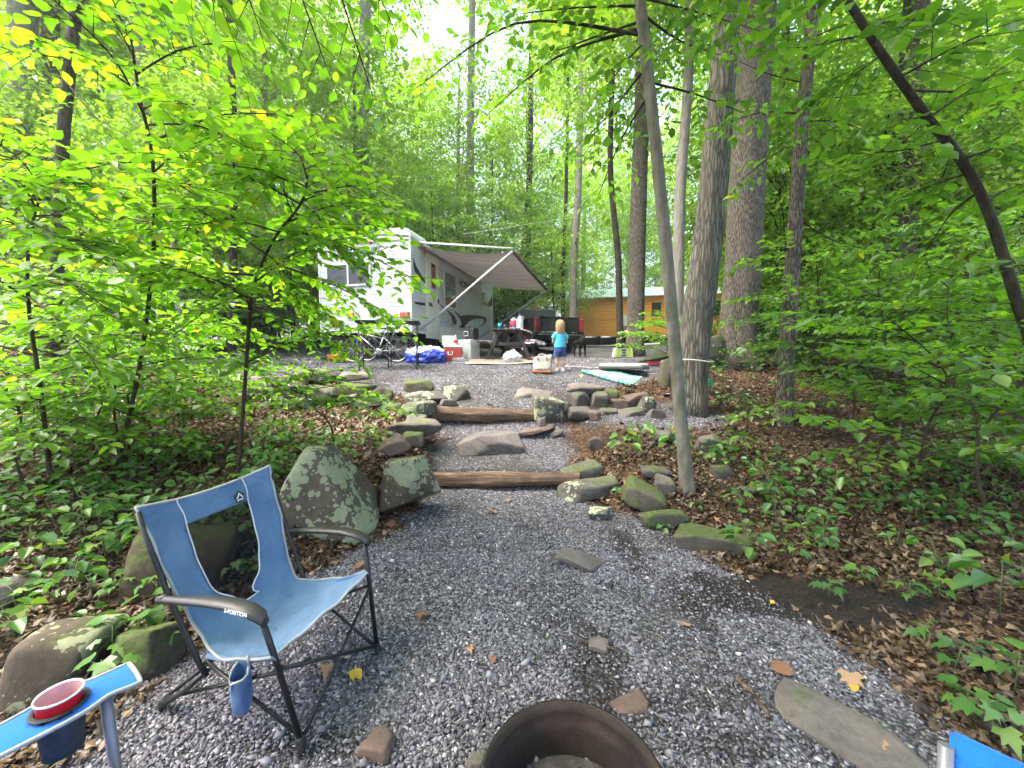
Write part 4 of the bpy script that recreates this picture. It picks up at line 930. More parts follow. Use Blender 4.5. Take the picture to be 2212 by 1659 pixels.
def fab_pt(i, s):     # s in -1..1
    y = s * HWf[i]; p = PF[i]; t = PF[min(i + 1, nr_ - 1)] - PF[max(i - 1, 0)]; nrm_ = Vector((-t.y, t.x, 0)).normalized()
    k = SGf[i] * (1 - s * s); wr = .004 * math.sin(11 * s + i * .5) + .003 * math.sin(7 * s - i * .9)
    top = (1 - s * s) * -.028 * sstep(nr_ - 12, nr_ - 1, i)
    return Vector((p.x + nrm_.x * (k + wr), y, p.y + nrm_.y * (k + wr) + top)) 
for sgn in (1,):
    pass
def colS(i):
    q = PWf[i] / HWf[i]; out = list(np.linspace(-1, -q, 7)) + list(np.linspace(-q, q, 11))[1:] + list(np.linspace(q, 1, 7))[1:]; return out
G_ = [[fab_pt(i, s) for s in colS(i)] for i in range(nr_)]
fb = MB(); nb_ = MB(); nc = len(G_[0]); vs = [p for row in G_ for p in row]
F1, F2 = [], []
for i in range(nr_ - 1):
    for j in range(nc - 1):
        q = (i * nc + j, i * nc + j + 1, (i + 1) * nc + j + 1, (i + 1) * nc + j)
        (F2 if i0 <= i < i1 and 6 <= j < 16 else F1).append(q)
fb.add(vs, F1, 0, True); nb_.add(vs, F2, 0, True)
def clean(o):
    bm = bmesh.new(); bm.from_mesh(o.data); bmesh.ops.delete(bm, geom=[v for v in bm.verts if not v.link_faces], context='VERTS'); bm.to_mesh(o.data); bm.free()
o = fb.build('seat_fabric', M['chair_blue'], CH); clean(o); so = o.modifiers.new('thick', 'SOLIDIFY'); so.thickness = .005
o = nb_.build('mesh_back', M['net'], CH); clean(o)
def lift(p, k=.005): return p + Vector((k, 0, k * .3))
edge = [G_[i][0] for i in range(nr_)]; edge2 = [G_[i][-1] for i in range(nr_)]
MB().tube(edge + [p for p in G_[-1]][1:-1] + edge2[::-1], .0065, 6).build('edge_binding', M['trim_grey'], CH)
MB().tube(G_[0], .0065, 6).build('edge_binding', M['trim_grey'], CH)
pp = [lift(G_[i][6]) for i in range(nr_ - 1, i0, -1)] + [lift(G_[i0][j]) for j in range(6, 17)] + [lift(G_[i][16]) for i in range(i0 + 1, nr_)]
MB().tube(pp, .0035, 5).build('piping', M['piping'], CH)
def tubepart(name, pts, r, mat, parent=CH, n=8): return MB().tube(pts, r, n).build(name, M[mat], parent)
for s in (-1, 1):
    tubepart('front_leg', [(.275, s * .335, .60), (.315, s * .31, .40), (.385, s * .27, .02)], .0125, 'black_tube')
    tubepart('back_post', [(-.362, s * .335, .965), (-.30, s * .325, .77), (-.235, s * .32, .60), (-.10, s * .305, .30), (-.07, s * .30, .25)], .0115, 'black_tube')
    tubepart('back_leg', [(-.075, s * .295, .27), (-.22, s * .285, .14), (-.385, s * .275, .02)], .012, 'black_tube')
    tubepart('side_rail', [(.32, s * .315, .425), (.10, s * .30, .355), (-.08, s * .285, .33)], .011, 'chair_blue')
    tubepart('side_brace', [(.375, s * .262, .045), (-.085, s * .285, .30)], .008, 'black_tube')
    tubepart('side_brace', [(-.37, s * .262, .05), (.325, s * .31, .36)], .008, 'black_tube')
    for e in (.385, -.385):
        MB().box((e, s * .272, .028), (.03, .034, .06), rot2('Y', (-.2 if e > 0 else .5)), bev=.008).build('foot', M['black_plastic'], CH)
    # moulded arm
    arm = MB(); top = [(-.26, .605, .018), (-.19, .612, .020), (-.08, .628, .026), (.04, .642, .033), (.14, .648, .036), (.22, .640, .037), (.275, .622, .032), (.30, .598, .018)]
    rows = []
    for x, z, w in top:
        row = []
        for k in range(17):
            q = 2 * math.pi * (k % 16) / 16; row.append(Vector((x, s * .34 + w * math.cos(q), z - .012 + .017 * math.sin(q))))
        rows.append(row)
    arm.grid(rows); arm.add(rows[0][:-1], [list(range(16))]); arm.add(rows[-1][:-1], [list(range(16))])
    ao = arm.build('armrest', M['black_plastic'], CH)
    MB().lathe([(.0, -.02), (.016, -.02), (.016, .02), (.0, .02)], 12, Matrix.Translation((-.235, s * .335, .60)) @ Matrix.Rotation(math.pi / 2, 4, 'X')).build('pivot', M['black_plastic'], CH)
    if s < 0: ARM = ao
for s in (-1, 1):
    tubepart('cross_brace', [(.388, s * .262, .05), (.335, -s * .30, .37)], .0085, 'black_tube')
    tubepart('rear_brace', [(-.378, s * .262, .05), (-.10, -s * .285, .29)], .0085, 'black_tube')
def text(body, size, mat, parent, M4, extrude=.0006, shear=0.0, name='lettering', bold=0.0, sx=1.0, align='CENTER', space=1.0):
    cu = bpy.data.curves.new(name, 'FONT'); cu.body = body; cu.size = size; cu.extrude = extrude; cu.shear = shear; cu.offset = bold; cu.align_x = align; cu.align_y = 'CENTER'; cu.space_character = space
    tmp = bpy.data.objects.new(name, cu); COL.objects.link(tmp); dg = bpy.context.evaluated_depsgraph_get(); me_ = bpy.data.meshes.new_from_object(tmp.evaluated_get(dg)); bpy.data.objects.remove(tmp)
    me_.materials.clear(); me_.materials.append(mat); me_.transform(M4 @ Matrix.Diagonal((sx, 1, 1, 1))); me_.update()
    return link(name, me_, parent)
M['white_print'] = plain('white_print', (.75, .76, .78), .6, var=.03)
# faces -y (towards the camera side of the near arm)
Tm = Matrix.Translation((.20, -.378, .633)) @ Matrix.Rotation(.02, 4, 'Y') @ Matrix.Rotation(math.pi / 2 - .1, 4, 'X')
text('3-POSITION', .021, M['white_print'], ARM, Tm, bold=.0006)
# woven logo patch at the top of the back
ip = nr_ - 7; pc = fab_pt(ip, .38); tx = (fab_pt(ip, .45) - fab_pt(ip, .31)).normalized(); ty = (fab_pt(ip + 3, .38) - fab_pt(ip - 3, .38)).normalized(); tz = tx.cross(ty).normalized()
if tz.x < 0: tz = -tz
R4 = Matrix((tx, ty, tz)).transposed().to_4x4()
PM = Matrix.Translation(pc + tz * .004) @ R4
pt = MB().poly([(-.024, -.028), (.024, -.028), (.027, .010), (0, .034), (-.027, .010)], .002, PM).build('logo_patch', M['black_plastic'], CH)
mb = MB()
for k in (-1, 1):
    mb.poly([(0, .022), (0, .012), (k * .012, -.008), (k * .019, -.008)], .0008, Matrix.Translation(tz * .0025) @ PM)
mb.poly([(-.017, -.020), (.017, -.020), (.017, -.013), (-.017, -.013)], .0008, Matrix.Translation(tz * .0025) @ PM)
mb.build('logo', M['white_print'], pt)
# cup pouch on the near side rail
PO = Vector((.15, -.33, .262)); prof_p = [(.022, -.095), (.036, -.082), (.041, -.02), (.044, .05), (.045, .085)]
mb = MB(); rows = []
for rr_, z in prof_p:
    rows.append([PO + Vector(((rr_ + .006 * math.sin(3 * q * .3926 + z * 40)) * math.cos(q * .3926), (rr_ * .62) * math.sin(q * .3926) + .007 * math.sin(q * 1.18 + z * 30), z + (.05 * math.sin(q * .3926 * 1 + .6) + .012 * math.sin(q * .3926 * 3) if z > .06 else .006 * math.sin(q * 1.7)))) for q in range(17)])
mb.grid(rows); mb.add(rows[0][:-1], [list(range(16))]); po = mb.build('cup_pouch', M['pouch_blue'], CH); so = po.modifiers.new('thick', 'SOLIDIFY'); so.thickness = .003
MB().tube(rows[-1], .005, 6).build('pouch_binding', M['trim_grey'], po)
MB().add([PO + Vector((-.05, .03, .07)), PO + Vector((.05, .03, .07)), Vector((.19, -.315, .375)), Vector((.10, -.31, .355))], [(0, 1, 2, 3)]).build('pouch_strap', M['pouch_blue'], po)

# ------------------------------------------------------------------ bright blue quad chairs at the lower corners
M['bright_blue'] = fabricmat('bright_blue_fabric', (.012, .155, .62), 500, .3)
M['grey_tube'] = plain('grey_tube', (.22, .22, .25), .4, .3, .1, 10)
M['holder'] = plain('holder_net', (.04, .042, .05), .8, 0, .3, 60)
def quad_chair(label, loc, rz, back_h=.86, arm_drop=0.0, trim='trim_grey'):
    c = thing('folding_chair', label, 'camp chair', loc, rz)
    hwc = .27
    P = []
    pr = fine([(.25, .43), (.1, .40), (-.08, .385), (-.17, .42), (-.22, .55), (-.26, .70), (-.30, back_h)], 3)
    for i, p in enumerate(pr):
        P.append([Vector((p.x - .03 * (1 - s * s) * (i > 8), s * hwc, p.y - .03 * (1 - s * s))) for s in np.linspace(-1, 1, 13)])
    o = MB().grid(P).build('seat_fabric', M['bright_blue'], c); o.modifiers.new('thick', 'SOLIDIFY').thickness = .006
    for s in (0, -1): MB().tube([r_[s] for r_ in P], .006, 6).build('edge_binding', M[trim], c)
    MB().tube(P[0], .006, 6).build('edge_binding', M[trim], c); MB().tube(P[-1], .006, 6).build('edge_binding', M[trim], c)
    for s in (-1, 1):
        MB().tube([(.27, s * .285, .62 - arm_drop), (.29, s * .27, .02)], .013, 10).build('front_leg', M['grey_tube'], c)
        MB().tube([(-.29, s * .28, back_h - .02), (-.20, s * .28, .45), (-.27, s * .27, .02)], .011, 10).build('back_leg', M['grey_tube'], c)
        MB().tube([(.28, s * .27, .04), (-.22, s * .27, .42)], .009, 8).build('side_brace', M['grey_tube'], c)
        MB().tube([(-.26, s * .27, .04), (.27, s * .275, .42)], .009, 8).build('side_brace', M['grey_tube'], c)
        MB().tube([(.285, s * .265, .05), (.265, -s * .27, .42)], .009, 8).build('cross_brace', M['grey_tube'], c)
        # fabric arm strap, flared at the tip
        A_ = []
        for t in np.linspace(0, 1, 49):
            x = -.27 + .60 * t; w = .058 + .012 * math.sin(t * 9) * 0 + (.012 * math.exp(-((t - .78) / .15) ** 2)) - .010 * math.exp(-((t - .90) / .05) ** 2); z = .66 - arm_drop + .0 * t - .03 * (1 - t) - .022 * max(0, t - .9) * 10 * .4
            A_.append([Vector((x, s * .285 + w * u, z - .006 * u * u)) for u in np.linspace(-1, 1, 15)])
        ar = MB(); fq = [(i * 15 + j, i * 15 + j + 1, (i + 1) * 15 + j + 1, (i + 1) * 15 + j) for i in range(48) for j in range(14) if math.hypot((A_[i][j].x + A_[i + 1][j].x) / 2 - .19, (A_[i][j].y + A_[i][j + 1].y) / 2 - s * .285) > .046]
        ar.add([p for r_ in A_ for p in r_], fq, 0, True); ar = ar.build('armrest', M['bright_blue'], c); clean(ar); ar.modifiers.new('thick', 'SOLIDIFY').thickness = .006
        MB().tube([r_[0] for r_ in A_] + A_[-1][1:] + [r_[-1] for r_ in A_[::-1]], .0055, 6).build('arm_binding', M['trim_grey'], ar)
        hz = .655 - arm_drop
        MB().lathe([(.054, .004), (.044, .006), (.043, -.03), (.038, -.12), (.0, -.125)], 24, Matrix.Translation((.19, s * .285, hz))).build('cup_holder', M['holder'], ar)
    return c
# left: its left arm tip reaches into the lower left corner
cd = math.atan2(.83, .55)
tipL = Vector((.33, .285, 0)); Rz = Matrix.Rotation(cd, 3, 'Z'); o1 = Vector((-1.085, 1.05, 0)) - Rz @ tipL
QC = quad_chair('bright blue folding chair with grey tube post, its arm holding the red cup', (o1.x, o1.y, Tz(o1.x, o1.y) + .01), cd)
cup_w = Vector((o1.x, o1.y, Tz(o1.x, o1.y) + .01)) + Rz @ Vector((.19, .285, .595))
M['cup_red'] = plain('red_plastic', (.60, .008, .018), .3, 0, .05); M['cup_in'] = plain('pale_pink_plastic', (.50, .27, .30), .45, 0, .04); M['cup_rim'] = plain('white_rim', (.85, .85, .87), .4)
CU = thing('plastic_cup', 'red plastic cup with white inside standing in the blue chair arm', 'cup', cup_w)
MB().lathe([(.0, -.05), (.030, -.05), (.0405, .062), (.0425, .09), (.044, .092)], 32).build('outside', M['cup_red'], CU)
MB().lathe([(.042, .092), (.0405, .088), (.029, -.046), (.0, -.046)], 32).build('inside', M['cup_in'], CU)
MB().lathe([(.044, .090), (.0455, .093), (.044, .0965), (.0415, .095), (.042, .090)], 32, close=True).build('rim', M['cup_rim'], CU)
# right: only the top corner of its back shows
rz2 = math.atan2(-.74, -.67); top = Vector((-.30, -.27, 0)); o2 = Vector((.815, .665, 0)) - Matrix.Rotation(rz2, 3, 'Z') @ top
quad_chair('bright blue folding chair of which only a corner shows at lower right', (o2.x, o2.y, Tz(o2.x, o2.y) + .01), rz2, .85, 0.0, 'bright_blue')

# ------------------------------------------------------------------ travel trailer
M['white_metal'] = plain('white_siding', (.50, .525, .56), .42, 0, .06, 1.2, dirt=(.40, .40, .40))
M['cream'] = plain('cream_plastic', (.66, .66, .62), .45, 0, .05, 3)
M['white_trim'] = plain('white_trim', (.56, .58, .60), .35, 0, .04)
M['black_decal'] = plain('black_decal', (.012, .013, .016), .4, 0, .1)
M['slate_decal'] = plain('slate_decal', (.10, .14, .20), .4, 0, .15)
M['red_lens'] = plain('red_lens', (.36, .01, .012), .18, 0, .15, 30, coat=.5)
M['amber_lens'] = plain('amber_lens', (.55, .16, .01), .2, 0, .1, coat=.5)
M['brown_curtain'] = plain('brown_curtain', (.24, .11, .05), .8, 0, .2)
M['under'] = plain('dark_underbody', (.008, .008, .008), .9, 0, .2, spec=.1)
M['rubber'] = plain('tyre_rubber', (.018, .018, .019), .8, 0, .2, 20)
M['alu'] = plain('aluminium', (.55, .56, .58), .35, .85, .06)
M['steel'] = plain('bright_steel', (.62, .62, .63), .28, 1.0, .06)
def glassmat(name, col, rough=.06):
    m, n, out = newmat(name); b = N(n, 'ShaderNodeBsdfPrincipled'); n.links.new(b.outputs[0], out.inputs[0])
    nz = noise(n, coords(n), 1.5, 3); n.links.new(ramp(n, nz.outputs[0], [(.3, tuple(x * .7 for x in col)), (.7, col)]), b.inputs['Base Color'])
    b.inputs['Roughness'].default_value = rough; b.inputs['Specular IOR Level'].default_value = .4; b.inputs['Coat Weight'].default_value = .08; b.inputs['Coat Roughness'].default_value = .03; return m
M['dark_glass'] = glassmat('dark_glass', (.018, .022, .024)); M['sky_glass'] = glassmat('pale_glass', (.16, .21, .22))
TA = math.atan2(.970, .242); TC = Vector((-2.46, 9.5, 1.43))
TRL = thing('travel_trailer', 'white ribbed travel trailer with its awning out', 'trailer', TC, TA)
TM = Matrix.Translation(TC) @ Matrix.Rotation(TA, 4, 'Z'); TI = TM.inverted()
def zp(zx, zy): return 658.3 + .2149 * zx, 466.3 + .2149 * zy      # zoomed study coordinates -> photo coordinates
def hit(px, py, axis, val, Mi=None):
    Mi = Mi or TI; o = Mi @ Vector((0, 0, CAMZ)); d = Mi.to_3x3() @ ray(px, py); t = (val - o[axis]) / d[axis]; return o + d * t
TL, TW, ZB, ZT = 6.8, 2.6, .80, 3.10
def ribs(z0, z1, per=.105, dep=.009):
    out = []; z = z0
    while z < z1 - .005:
        for f, o in ((0, 0), (.10, dep), (.84, dep * .72), (.93, 0)):
            if z + f * per < z1: out.append((z + f * per, o))
        z += per
    out.append((z1, 0)); return out
R_ = ribs(ZB, ZT)
def panel(name, axis, fixed, a, b, out, mat, rr=None):
    mb = MB(); P = []
    for z, o in (rr or R_):
        row = []
        for t in (a, b): row.append(Vector((t, fixed + out * o, z)) if axis == 'x' else Vector((fixed + out * o, t, z)))
        P.append(row)
    mb.grid(P, sm=False); return mb.build(name, M[mat], TRL)
panel('side_siding', 'x', 0, 0, TL, -1, 'white_metal'); panel('side_siding', 'x', TW, 0, TL, 1, 'white_metal')
panel('rear_siding', 'y', 0, 0, TW, -1, 'white_metal'); panel('front_siding', 'y', TL, 0, TW, 1, 'white_metal')
# gently crowned roof with drip rails
P = [[Vector((x, y, ZT + .012 + .11 * (1 - (2 * y / TW - 1) ** 2))) for y in np.linspace(-.03, TW + .03, 13)] for x in (-.04, TL + .04)]
rf = MB().grid(P).build('roof', M['white_trim'], TRL)
for y in (-.02, TW + .02): MB().box((TL / 2, y, ZT + .0), (TL + .1, .035, .05), bev=.008).build('drip_rail', M['white_trim'], TRL)
for x in (-.022, TL + .022):
    MB().poly([(y, ZT - .05 + .11 * (1 - (2 * y / TW - 1) ** 2)) for y in np.linspace(0, TW, 13)] + [(TW, ZT - .06), (0, ZT - .06)], .03, Matrix.Translation((x - .015, 0, 0)) @ Matrix(((0, 0, 1, 0), (1, 0, 0, 0), (0, 1, 0, 0), (0, 0, 0, 1)))).build('end_cap', M['white_trim'], TRL)
mb = MB(); q = [(.02, .10), (.06, .20), (.20, .235), (.78, .235), (.98, .16), (1.08, .12)]
mb.poly([(y, ZT + z) for y, z in q] + [(1.08, ZT + .04), (.02, ZT + .02)], .9, Matrix.Translation((.02, 0, 0)) @ Matrix(((0, 0, 1, 0), (1, 0, 0, 0), (0, 1, 0, 0), (0, 0, 0, 1)))); mb.build('roof_unit', M['white_trim'], rf)
for x, y in ((0, 0), (0, TW), (TL, 0), (TL, TW)): MB().box((x, y, (ZB + ZT) / 2), (.045, .045, ZT - ZB - .02), bev=.008).build('corner_trim', M['white_trim'], TRL)
MB().box((TL / 2, TW / 2, ZB - .01), (TL - .04, TW - .04, .06)).build('floor_frame', M['under'], TRL)
for y in (.45, TW - .45): MB().box((TL / 2 + .6, y, ZB - .13), (TL + 1.1, .07, .16)).build('chassis_rail', M['under'], TRL)
MB().box((-.12, TW / 2, ZB - .16), (.1, TW - .3, .1), bev=.01).build('bumper', M['under'], TRL)
MB().tube([(TL, .5, ZB - .14), (TL + 1.15, TW / 2, ZB - .14), (TL, TW - .5, ZB - .14)], .05, 6).build('hitch', M['under'], TRL)
MB().tube([(TL + .95, TW / 2, -.1), (TL + .95, TW / 2, .66)], .04, 8).build('jack', M['under'], TRL)
# belly skirt along the lower wall
MB().box((1.15, -.012, ZB - .03), (.8, .03, .14), bev=.006).build('step_panel', M['cream'], TRL)
fs = [(1.55, .98), (1.62, 1.06), (3.42, 1.06), (3.50, .98), (3.50, .62)]
def arch(cx, r=.34, n=10): return [(cx + r * math.cos(a), .40 + r * math.sin(a)) for a in np.linspace(math.radians(40), math.radians(140), n)]
ol = fs + arch(2.98) + arch(2.12) + [(1.55, .62)]
MB().poly(ol, .07, Matrix.Translation((0, -.012, 0)) @ Matrix(((1, 0, 0, 0), (0, 0, -1, 0), (0, 1, 0, 0), (0, 0, 0, 1)))).build('wheel_skirt', M['cream'], TRL)
def wheel(parent, loc, r, w, rim='alu', side=-1):
    wo = MB().lathe([(r * .6, -w / 2), (r * .93, -w / 2), (r, -w * .3), (r, w * .3), (r * .93, w / 2), (r * .6, w / 2)], 28, Matrix.Translation(loc) @ Matrix.Rotation(math.pi / 2, 4, 'X'), close=True).build('tyre', M['rubber'], parent)
    mb = MB().lathe([(.0, 0), (r * .2, .0), (r * .25, -.02), (r * .5, -.03), (r * .6, -.005), (r * .61, .02)], 24, Matrix.Translation(Vector(loc) + Vector((0, side * w * .42, 0))) @ Matrix.Rotation(math.pi / 2 * (-side), 4, 'X')); mb.build('rim', M[rim], wo); return wo
for x in (2.12, 2.98):
    for y, s in ((.14, -1), (TW - .14, 1)): wheel(TRL, (x, y, .33 + .02), .34, .2, 'white_trim', s)
# entry door
a = hit(*zp(1215, 700), 1, 0); b = hit(*zp(1335, 700), 1, 0); dx0, dx1 = a.x, b.x; dz0, dz1 = .84, 2.92
dr = MB().box(((dx0 + dx1) / 2, -.026, (dz0 + dz1) / 2), (dx1 - dx0, .03, dz1 - dz0), bev=.012).build('door', M['cream'], TRL)
for x in (dx0 - .01, dx1 + .01): MB().box((x, -.022, (dz0 + dz1) / 2), (.035, .045, dz1 - dz0 + .06), bev=.006).build('door_frame', M['white_trim'], dr)
MB().box(((dx0 + dx1) / 2, -.022, dz1 + .02), (dx1 - dx0, .045, .03)).build('door_frame', M['white_trim'], dr)
xc = (dx0 + dx1) / 2
MB().box((xc, -.046, 2.30), (.30, .012, .82), bev=.005).build('door_window', M['white_trim'], dr)
MB().box((xc, -.0545, 2.36), (.25, .006, .62)).build('curtain', M['brown_curtain'], dr); MB().box((xc, -.0545, 2.68 - .02), (.25, .008, .10)).build('pane', M['dark_glass'], dr)
MB().box((dx1 - .07, -.055, 1.75), (.05, .03, .13), bev=.008).build('handle', M['black_plastic'], dr)
# side windows
def window(zx0, zx1, zy0, zy1, panes):
    a = hit(*zp(zx0, (zy0 + zy1) / 2), 1, 0); b = hit(*zp(zx1, (zy0 + zy1) / 2), 1, 0); m_ = (zx0 + zx1) / 2; c = hit(*zp(m_, zy0), 1, 0); d = hit(*zp(m_, zy1), 1, 0)
    x0, x1, z1, z0 = a.x, b.x, c.z, d.z; w, h = x1 - x0, z1 - z0
    fr = MB(); t = .05
    for cx_, cz_, sx_, sz_ in ((x0 + w / 2, z1 - t / 2, w, t), (x0 + w / 2, z0 + t / 2, w, t), (x0 + t / 2, (z0 + z1) / 2, t, h - 2 * t), (x1 - t / 2, (z0 + z1) / 2, t, h - 2 * t)): fr.box((cx_, -.028, cz_), (sx_, .04, sz_), bev=.006)
    f = fr.build('window', M['white_trim'], TRL)
    for (u0, u1, v0, v1, mat) in panes:
        MB().box((x0 + t + (w - 2 * t) * (u0 + u1) / 2, -.018, z0 + t + (h - 2 * t) * (v0 + v1) / 2), ((w - 2 * t) * (u1 - u0) - .004, .012, (h - 2 * t) * (v1 - v0) - .012)).build('pane', M[mat], f)
window(1390, 1515, 570, 930, [(0, 1, .62, 1, 'sky_glass'), (0, 1, .28, .62, 'sky_glass'), (0, 1, 0, .28, 'brown_curtain')])
window(1765, 1820, 760, 915, [(0, .5, .35, 1, 'sky_glass'), (.5, 1, .35, 1, 'sky_glass'), (0, .5, 0, .35, 'brown_curtain'), (.5, 1, 0, .35, 'brown_curtain')])
# rear window with a white mullion
a = hit(*zp(225, 500), 0, 0); b = hit(*zp(665, 690), 0, 0)
wy = (a.y + b.y) / 2; wz = (a.z + b.z) / 2; ww = abs(a.y - b.y); wh = abs(a.z - b.z)
f = MB(); 
for (cy_, cz_, sy_, sz_) in ((wy, wz + wh / 2, ww + .06, .05), (wy, wz - wh / 2, ww + .06, .05), (wy - ww / 2, wz, .05, wh - .05), (wy + ww / 2, wz, .05, wh - .05), (wy, wz, .05, wh - .05)): f.box((-.025, cy_, cz_), (.04, sy_, sz_), bev=.006)
f = f.build('rear_window', M['white_trim'], TRL)
for k in (-1, 1): MB().box((-.018, wy + k * ww / 4, wz), (.014, ww / 2 - .05, wh - .05)).build('pane', M['dark_glass'], f)
# lamps
def lamp(zx, zy, w, h, mat='red_lens', base=True):
    p = hit(*zp(zx, zy), 0, 0); MB().box((-.03, p.y, p.z), (.05, w, h), bev=.012).build('tail_lamp' if w > .15 else 'marker_lamp', M[mat], TRL)
lamp(1010, 998, .25, .15); lamp(465, 1000, .20, .14, 'amber_lens')
for x in (165, 490, 573, 660, 985): lamp(x, 252 + (0 if x > 900 else 8 + (985 - x) * .018), .10, .055)
p = hit(*zp(1200, 355), 1, 0); MB().box((p.x, -.03, p.z), (.10, .05, .11), bev=.012).build('porch_lamp', M['amber_lens'], TRL)
# lettering and stripes
RT = Matrix(((0, 0, -1, 0), (-1, 0, 0, 0), (0, 1, 0, 0), (0, 0, 0, 1)))
def on_rear(zx, zy, o=-.014): p = hit(*zp(zx, zy), 0, 0); return Matrix.Translation((o, p.y, p.z)) @ RT
text('HORNET', .27, M['slate_decal'], TRL, on_rear(598, 365), .001, .35, 'rear_lettering', .008, .82)
text('Lite', .13, M['slate_decal'], TRL, on_rear(730, 297), .001, .3, 'rear_lettering')
SD = Matrix(((1, 0, 0, 0), (0, 0, -1, 0), (0, 1, 0, 0), (0, 0, 0, 1)))
p = hit(*zp(1618, 705), 1, 0); text('HORNET', .32, M['black_decal'], TRL, Matrix.Translation((p.x, -.014, p.z)) @ SD, .001, .25, 'side_lettering', .008, .95)
for poly, off in (([(1087, 415), (1112, 500), (1165, 590), (1205, 650), (1205, 685), (1150, 620), (1100, 560), (1088, 500)], .013), ([(1100, 862), (1205, 875), (1210, 905), (1105, 885)], .013), ([(1232, 865), (1262, 880), (1275, 915), (1234, 905)], .043),
                  ([(1345, 890), (1360, 890), (1425, 945), (1415, 950)], .013), ([(1420, 945), (1460, 965), (1505, 1010), (1525, 1060), (1515, 1100), (1470, 1105), (1480, 1060), (1465, 1010)], .013),
                  ([(1495, 955), (1545, 985), (1590, 1040), (1612, 1100), (1600, 1125), (1545, 1120), (1575, 1090), (1560, 1040)], .013),
                  ([(1555, 1005), (1650, 995), (1740, 1000), (1815, 1020), (1830, 1050), (1800, 1090), (1735, 1125), (1790, 1080), (1800, 1045), (1775, 1030), (1700, 1035), (1650, 1060), (1610, 1100), (1600, 1060)], .013),
                  ([(1882, 790), (1860, 850), (1828, 885), (1832, 915), (1884, 905)], .013)):
    pts = [hit(*zp(x, y), 1, 0) for x, y in poly]
    MB().poly([(p.x, p.z) for p in pts], .002, Matrix.Translation((0, -off, 0)) @ SD).build('stripe', M['black_decal'], TRL)
MB().tube([(2.55, -.09, .55), (2.55, -.10, 1.15), (2.40, -.10, 1.22), (2.40, -.05, 1.22)], .014, 8).build('water_pipe', M['cream'], TRL)
# awning
def awnmat():
    m, n, out = newmat('awning_fabric'); b = N(n, 'ShaderNodeBsdfPrincipled'); 
    v = coords(n, (9, .25, .25)); nz = noise(n, v, 1.0, 5, .6); c = ramp(n, nz.outputs[0], [(.3, (.11, .098, .095)), (.5, (.17, .152, .146)), (.7, (.25, .228, .22))])
    n.links.new(c, b.inputs['Base Color']); b.inputs['Roughness'].default_value = .8
    t = N(n, 'ShaderNodeBsdfTranslucent'); n.links.new(c, t.inputs[0]); mx = N(n, 'ShaderNodeMixShader'); mx.inputs[0].default_value = .2
    n.links.new(b.outputs[0], mx.inputs[1]); n.links.new(t.outputs[0], mx.inputs[2]); n.links.new(mx.outputs[0], out.inputs[0]); return m
M['awning'] = awnmat(); M['brown_trim'] = plain('brown_valance', (.12, .085, .075), .7)
ax0, ax1, ay, az0, az1 = .42, 5.5, -2.46, 3.0, 2.68
P = [[Vector((x, -.03 + (ay + .03) * t, az0 + (az1 - az0) * t - .10 * math.sin(math.pi * t) - .05 * math.sin(math.pi * (x - ax0) / (ax1 - ax0)) * t)) for t in np.linspace(0, 1, 13)] for x in np.linspace(ax0, ax1, 15)]
aw = MB().grid(P).build('awning', M['awning'], TRL)
MB().tube([(ax0 - .04, ay, az1), (ax1 + .04, ay, az1)], .045, 12).build('roller', M['brown_trim'], aw)
MB().tube([(ax0, -.03, az0 + .01), (ax1, -.03, az0 + .01)], .02, 6).build('awning_rail', M['black_plastic'], aw)
p = hit(908, 713, 1, -.05); MB().tube([(ax0 - .06, ay, az1), (p.x, -.05, p.z)], .028, 8).build('awning_arm', M['alu'], aw)
p = hit(877.8 + .1984 * 800, 630.9 + .1984 * 492, 1, -.05); MB().tube([(ax1 + .06, ay, az1 - .03), (p.x, -.05, p.z)], .026, 8).build('awning_arm', M['alu'], aw)
for x in (ax0 - .05, ax1 + .05): MB().tube([(x, -.04, az0 + .06), (x, ay, az1 + .06)], .026, 8).build('rafter', M['white_trim'], aw)

# ------------------------------------------------------------------ pickup truck
def paintmat():
    m, n, out = newmat('black_paint'); b = N(n, 'ShaderNodeBsdfPrincipled'); n.links.new(b.outputs[0], out.inputs[0])
    nz = noise(n, coords(n), 3, 5); n.links.new(ramp(n, nz.outputs[0], [(.3, (.006, .007, .008)), (.7, (.014, .015, .016))]), b.inputs['Base Color'])
    b.inputs['Roughness'].default_value = .45; b.inputs['Specular IOR Level'].default_value = .2; b.inputs['Coat Weight'].default_value = .45; b.inputs['Coat Roughness'].default_value = .05; return m
M['paint'] = paintmat(); M['chrome'] = plain('chrome', (.7, .7, .71), .12, 1.0, .03); M['dark_plastic'] = plain('dark_plastic', (.010, .010, .011), .6, 0, .2, spec=.2)
TK0 = Vector((.773, 13.8, 0)); ph = math.radians(17); fw = Vector((-math.sin(ph), math.cos(ph), 0)); rt_ = Vector((math.cos(ph), math.sin(ph), 0))
tc = TK0 + rt_ * 1.0; tc.z = 1.74
TRK = thing('pickup_truck', 'black pickup truck parked beyond the picnic table, tailgate towards us', 'pickup', tc, math.atan2(fw.y, fw.x))
XZ = Matrix(((1, 0, 0, 0), (0, 0, -1, 0), (0, 1, 0, 0), (0, 0, 0, 1)))
def arc_pts(cx, cz, r, a0, a1, n=10): return [(cx + r * math.cos(a), cz + r * math.sin(a)) for a in np.linspace(math.radians(a0), math.radians(a1), n)]
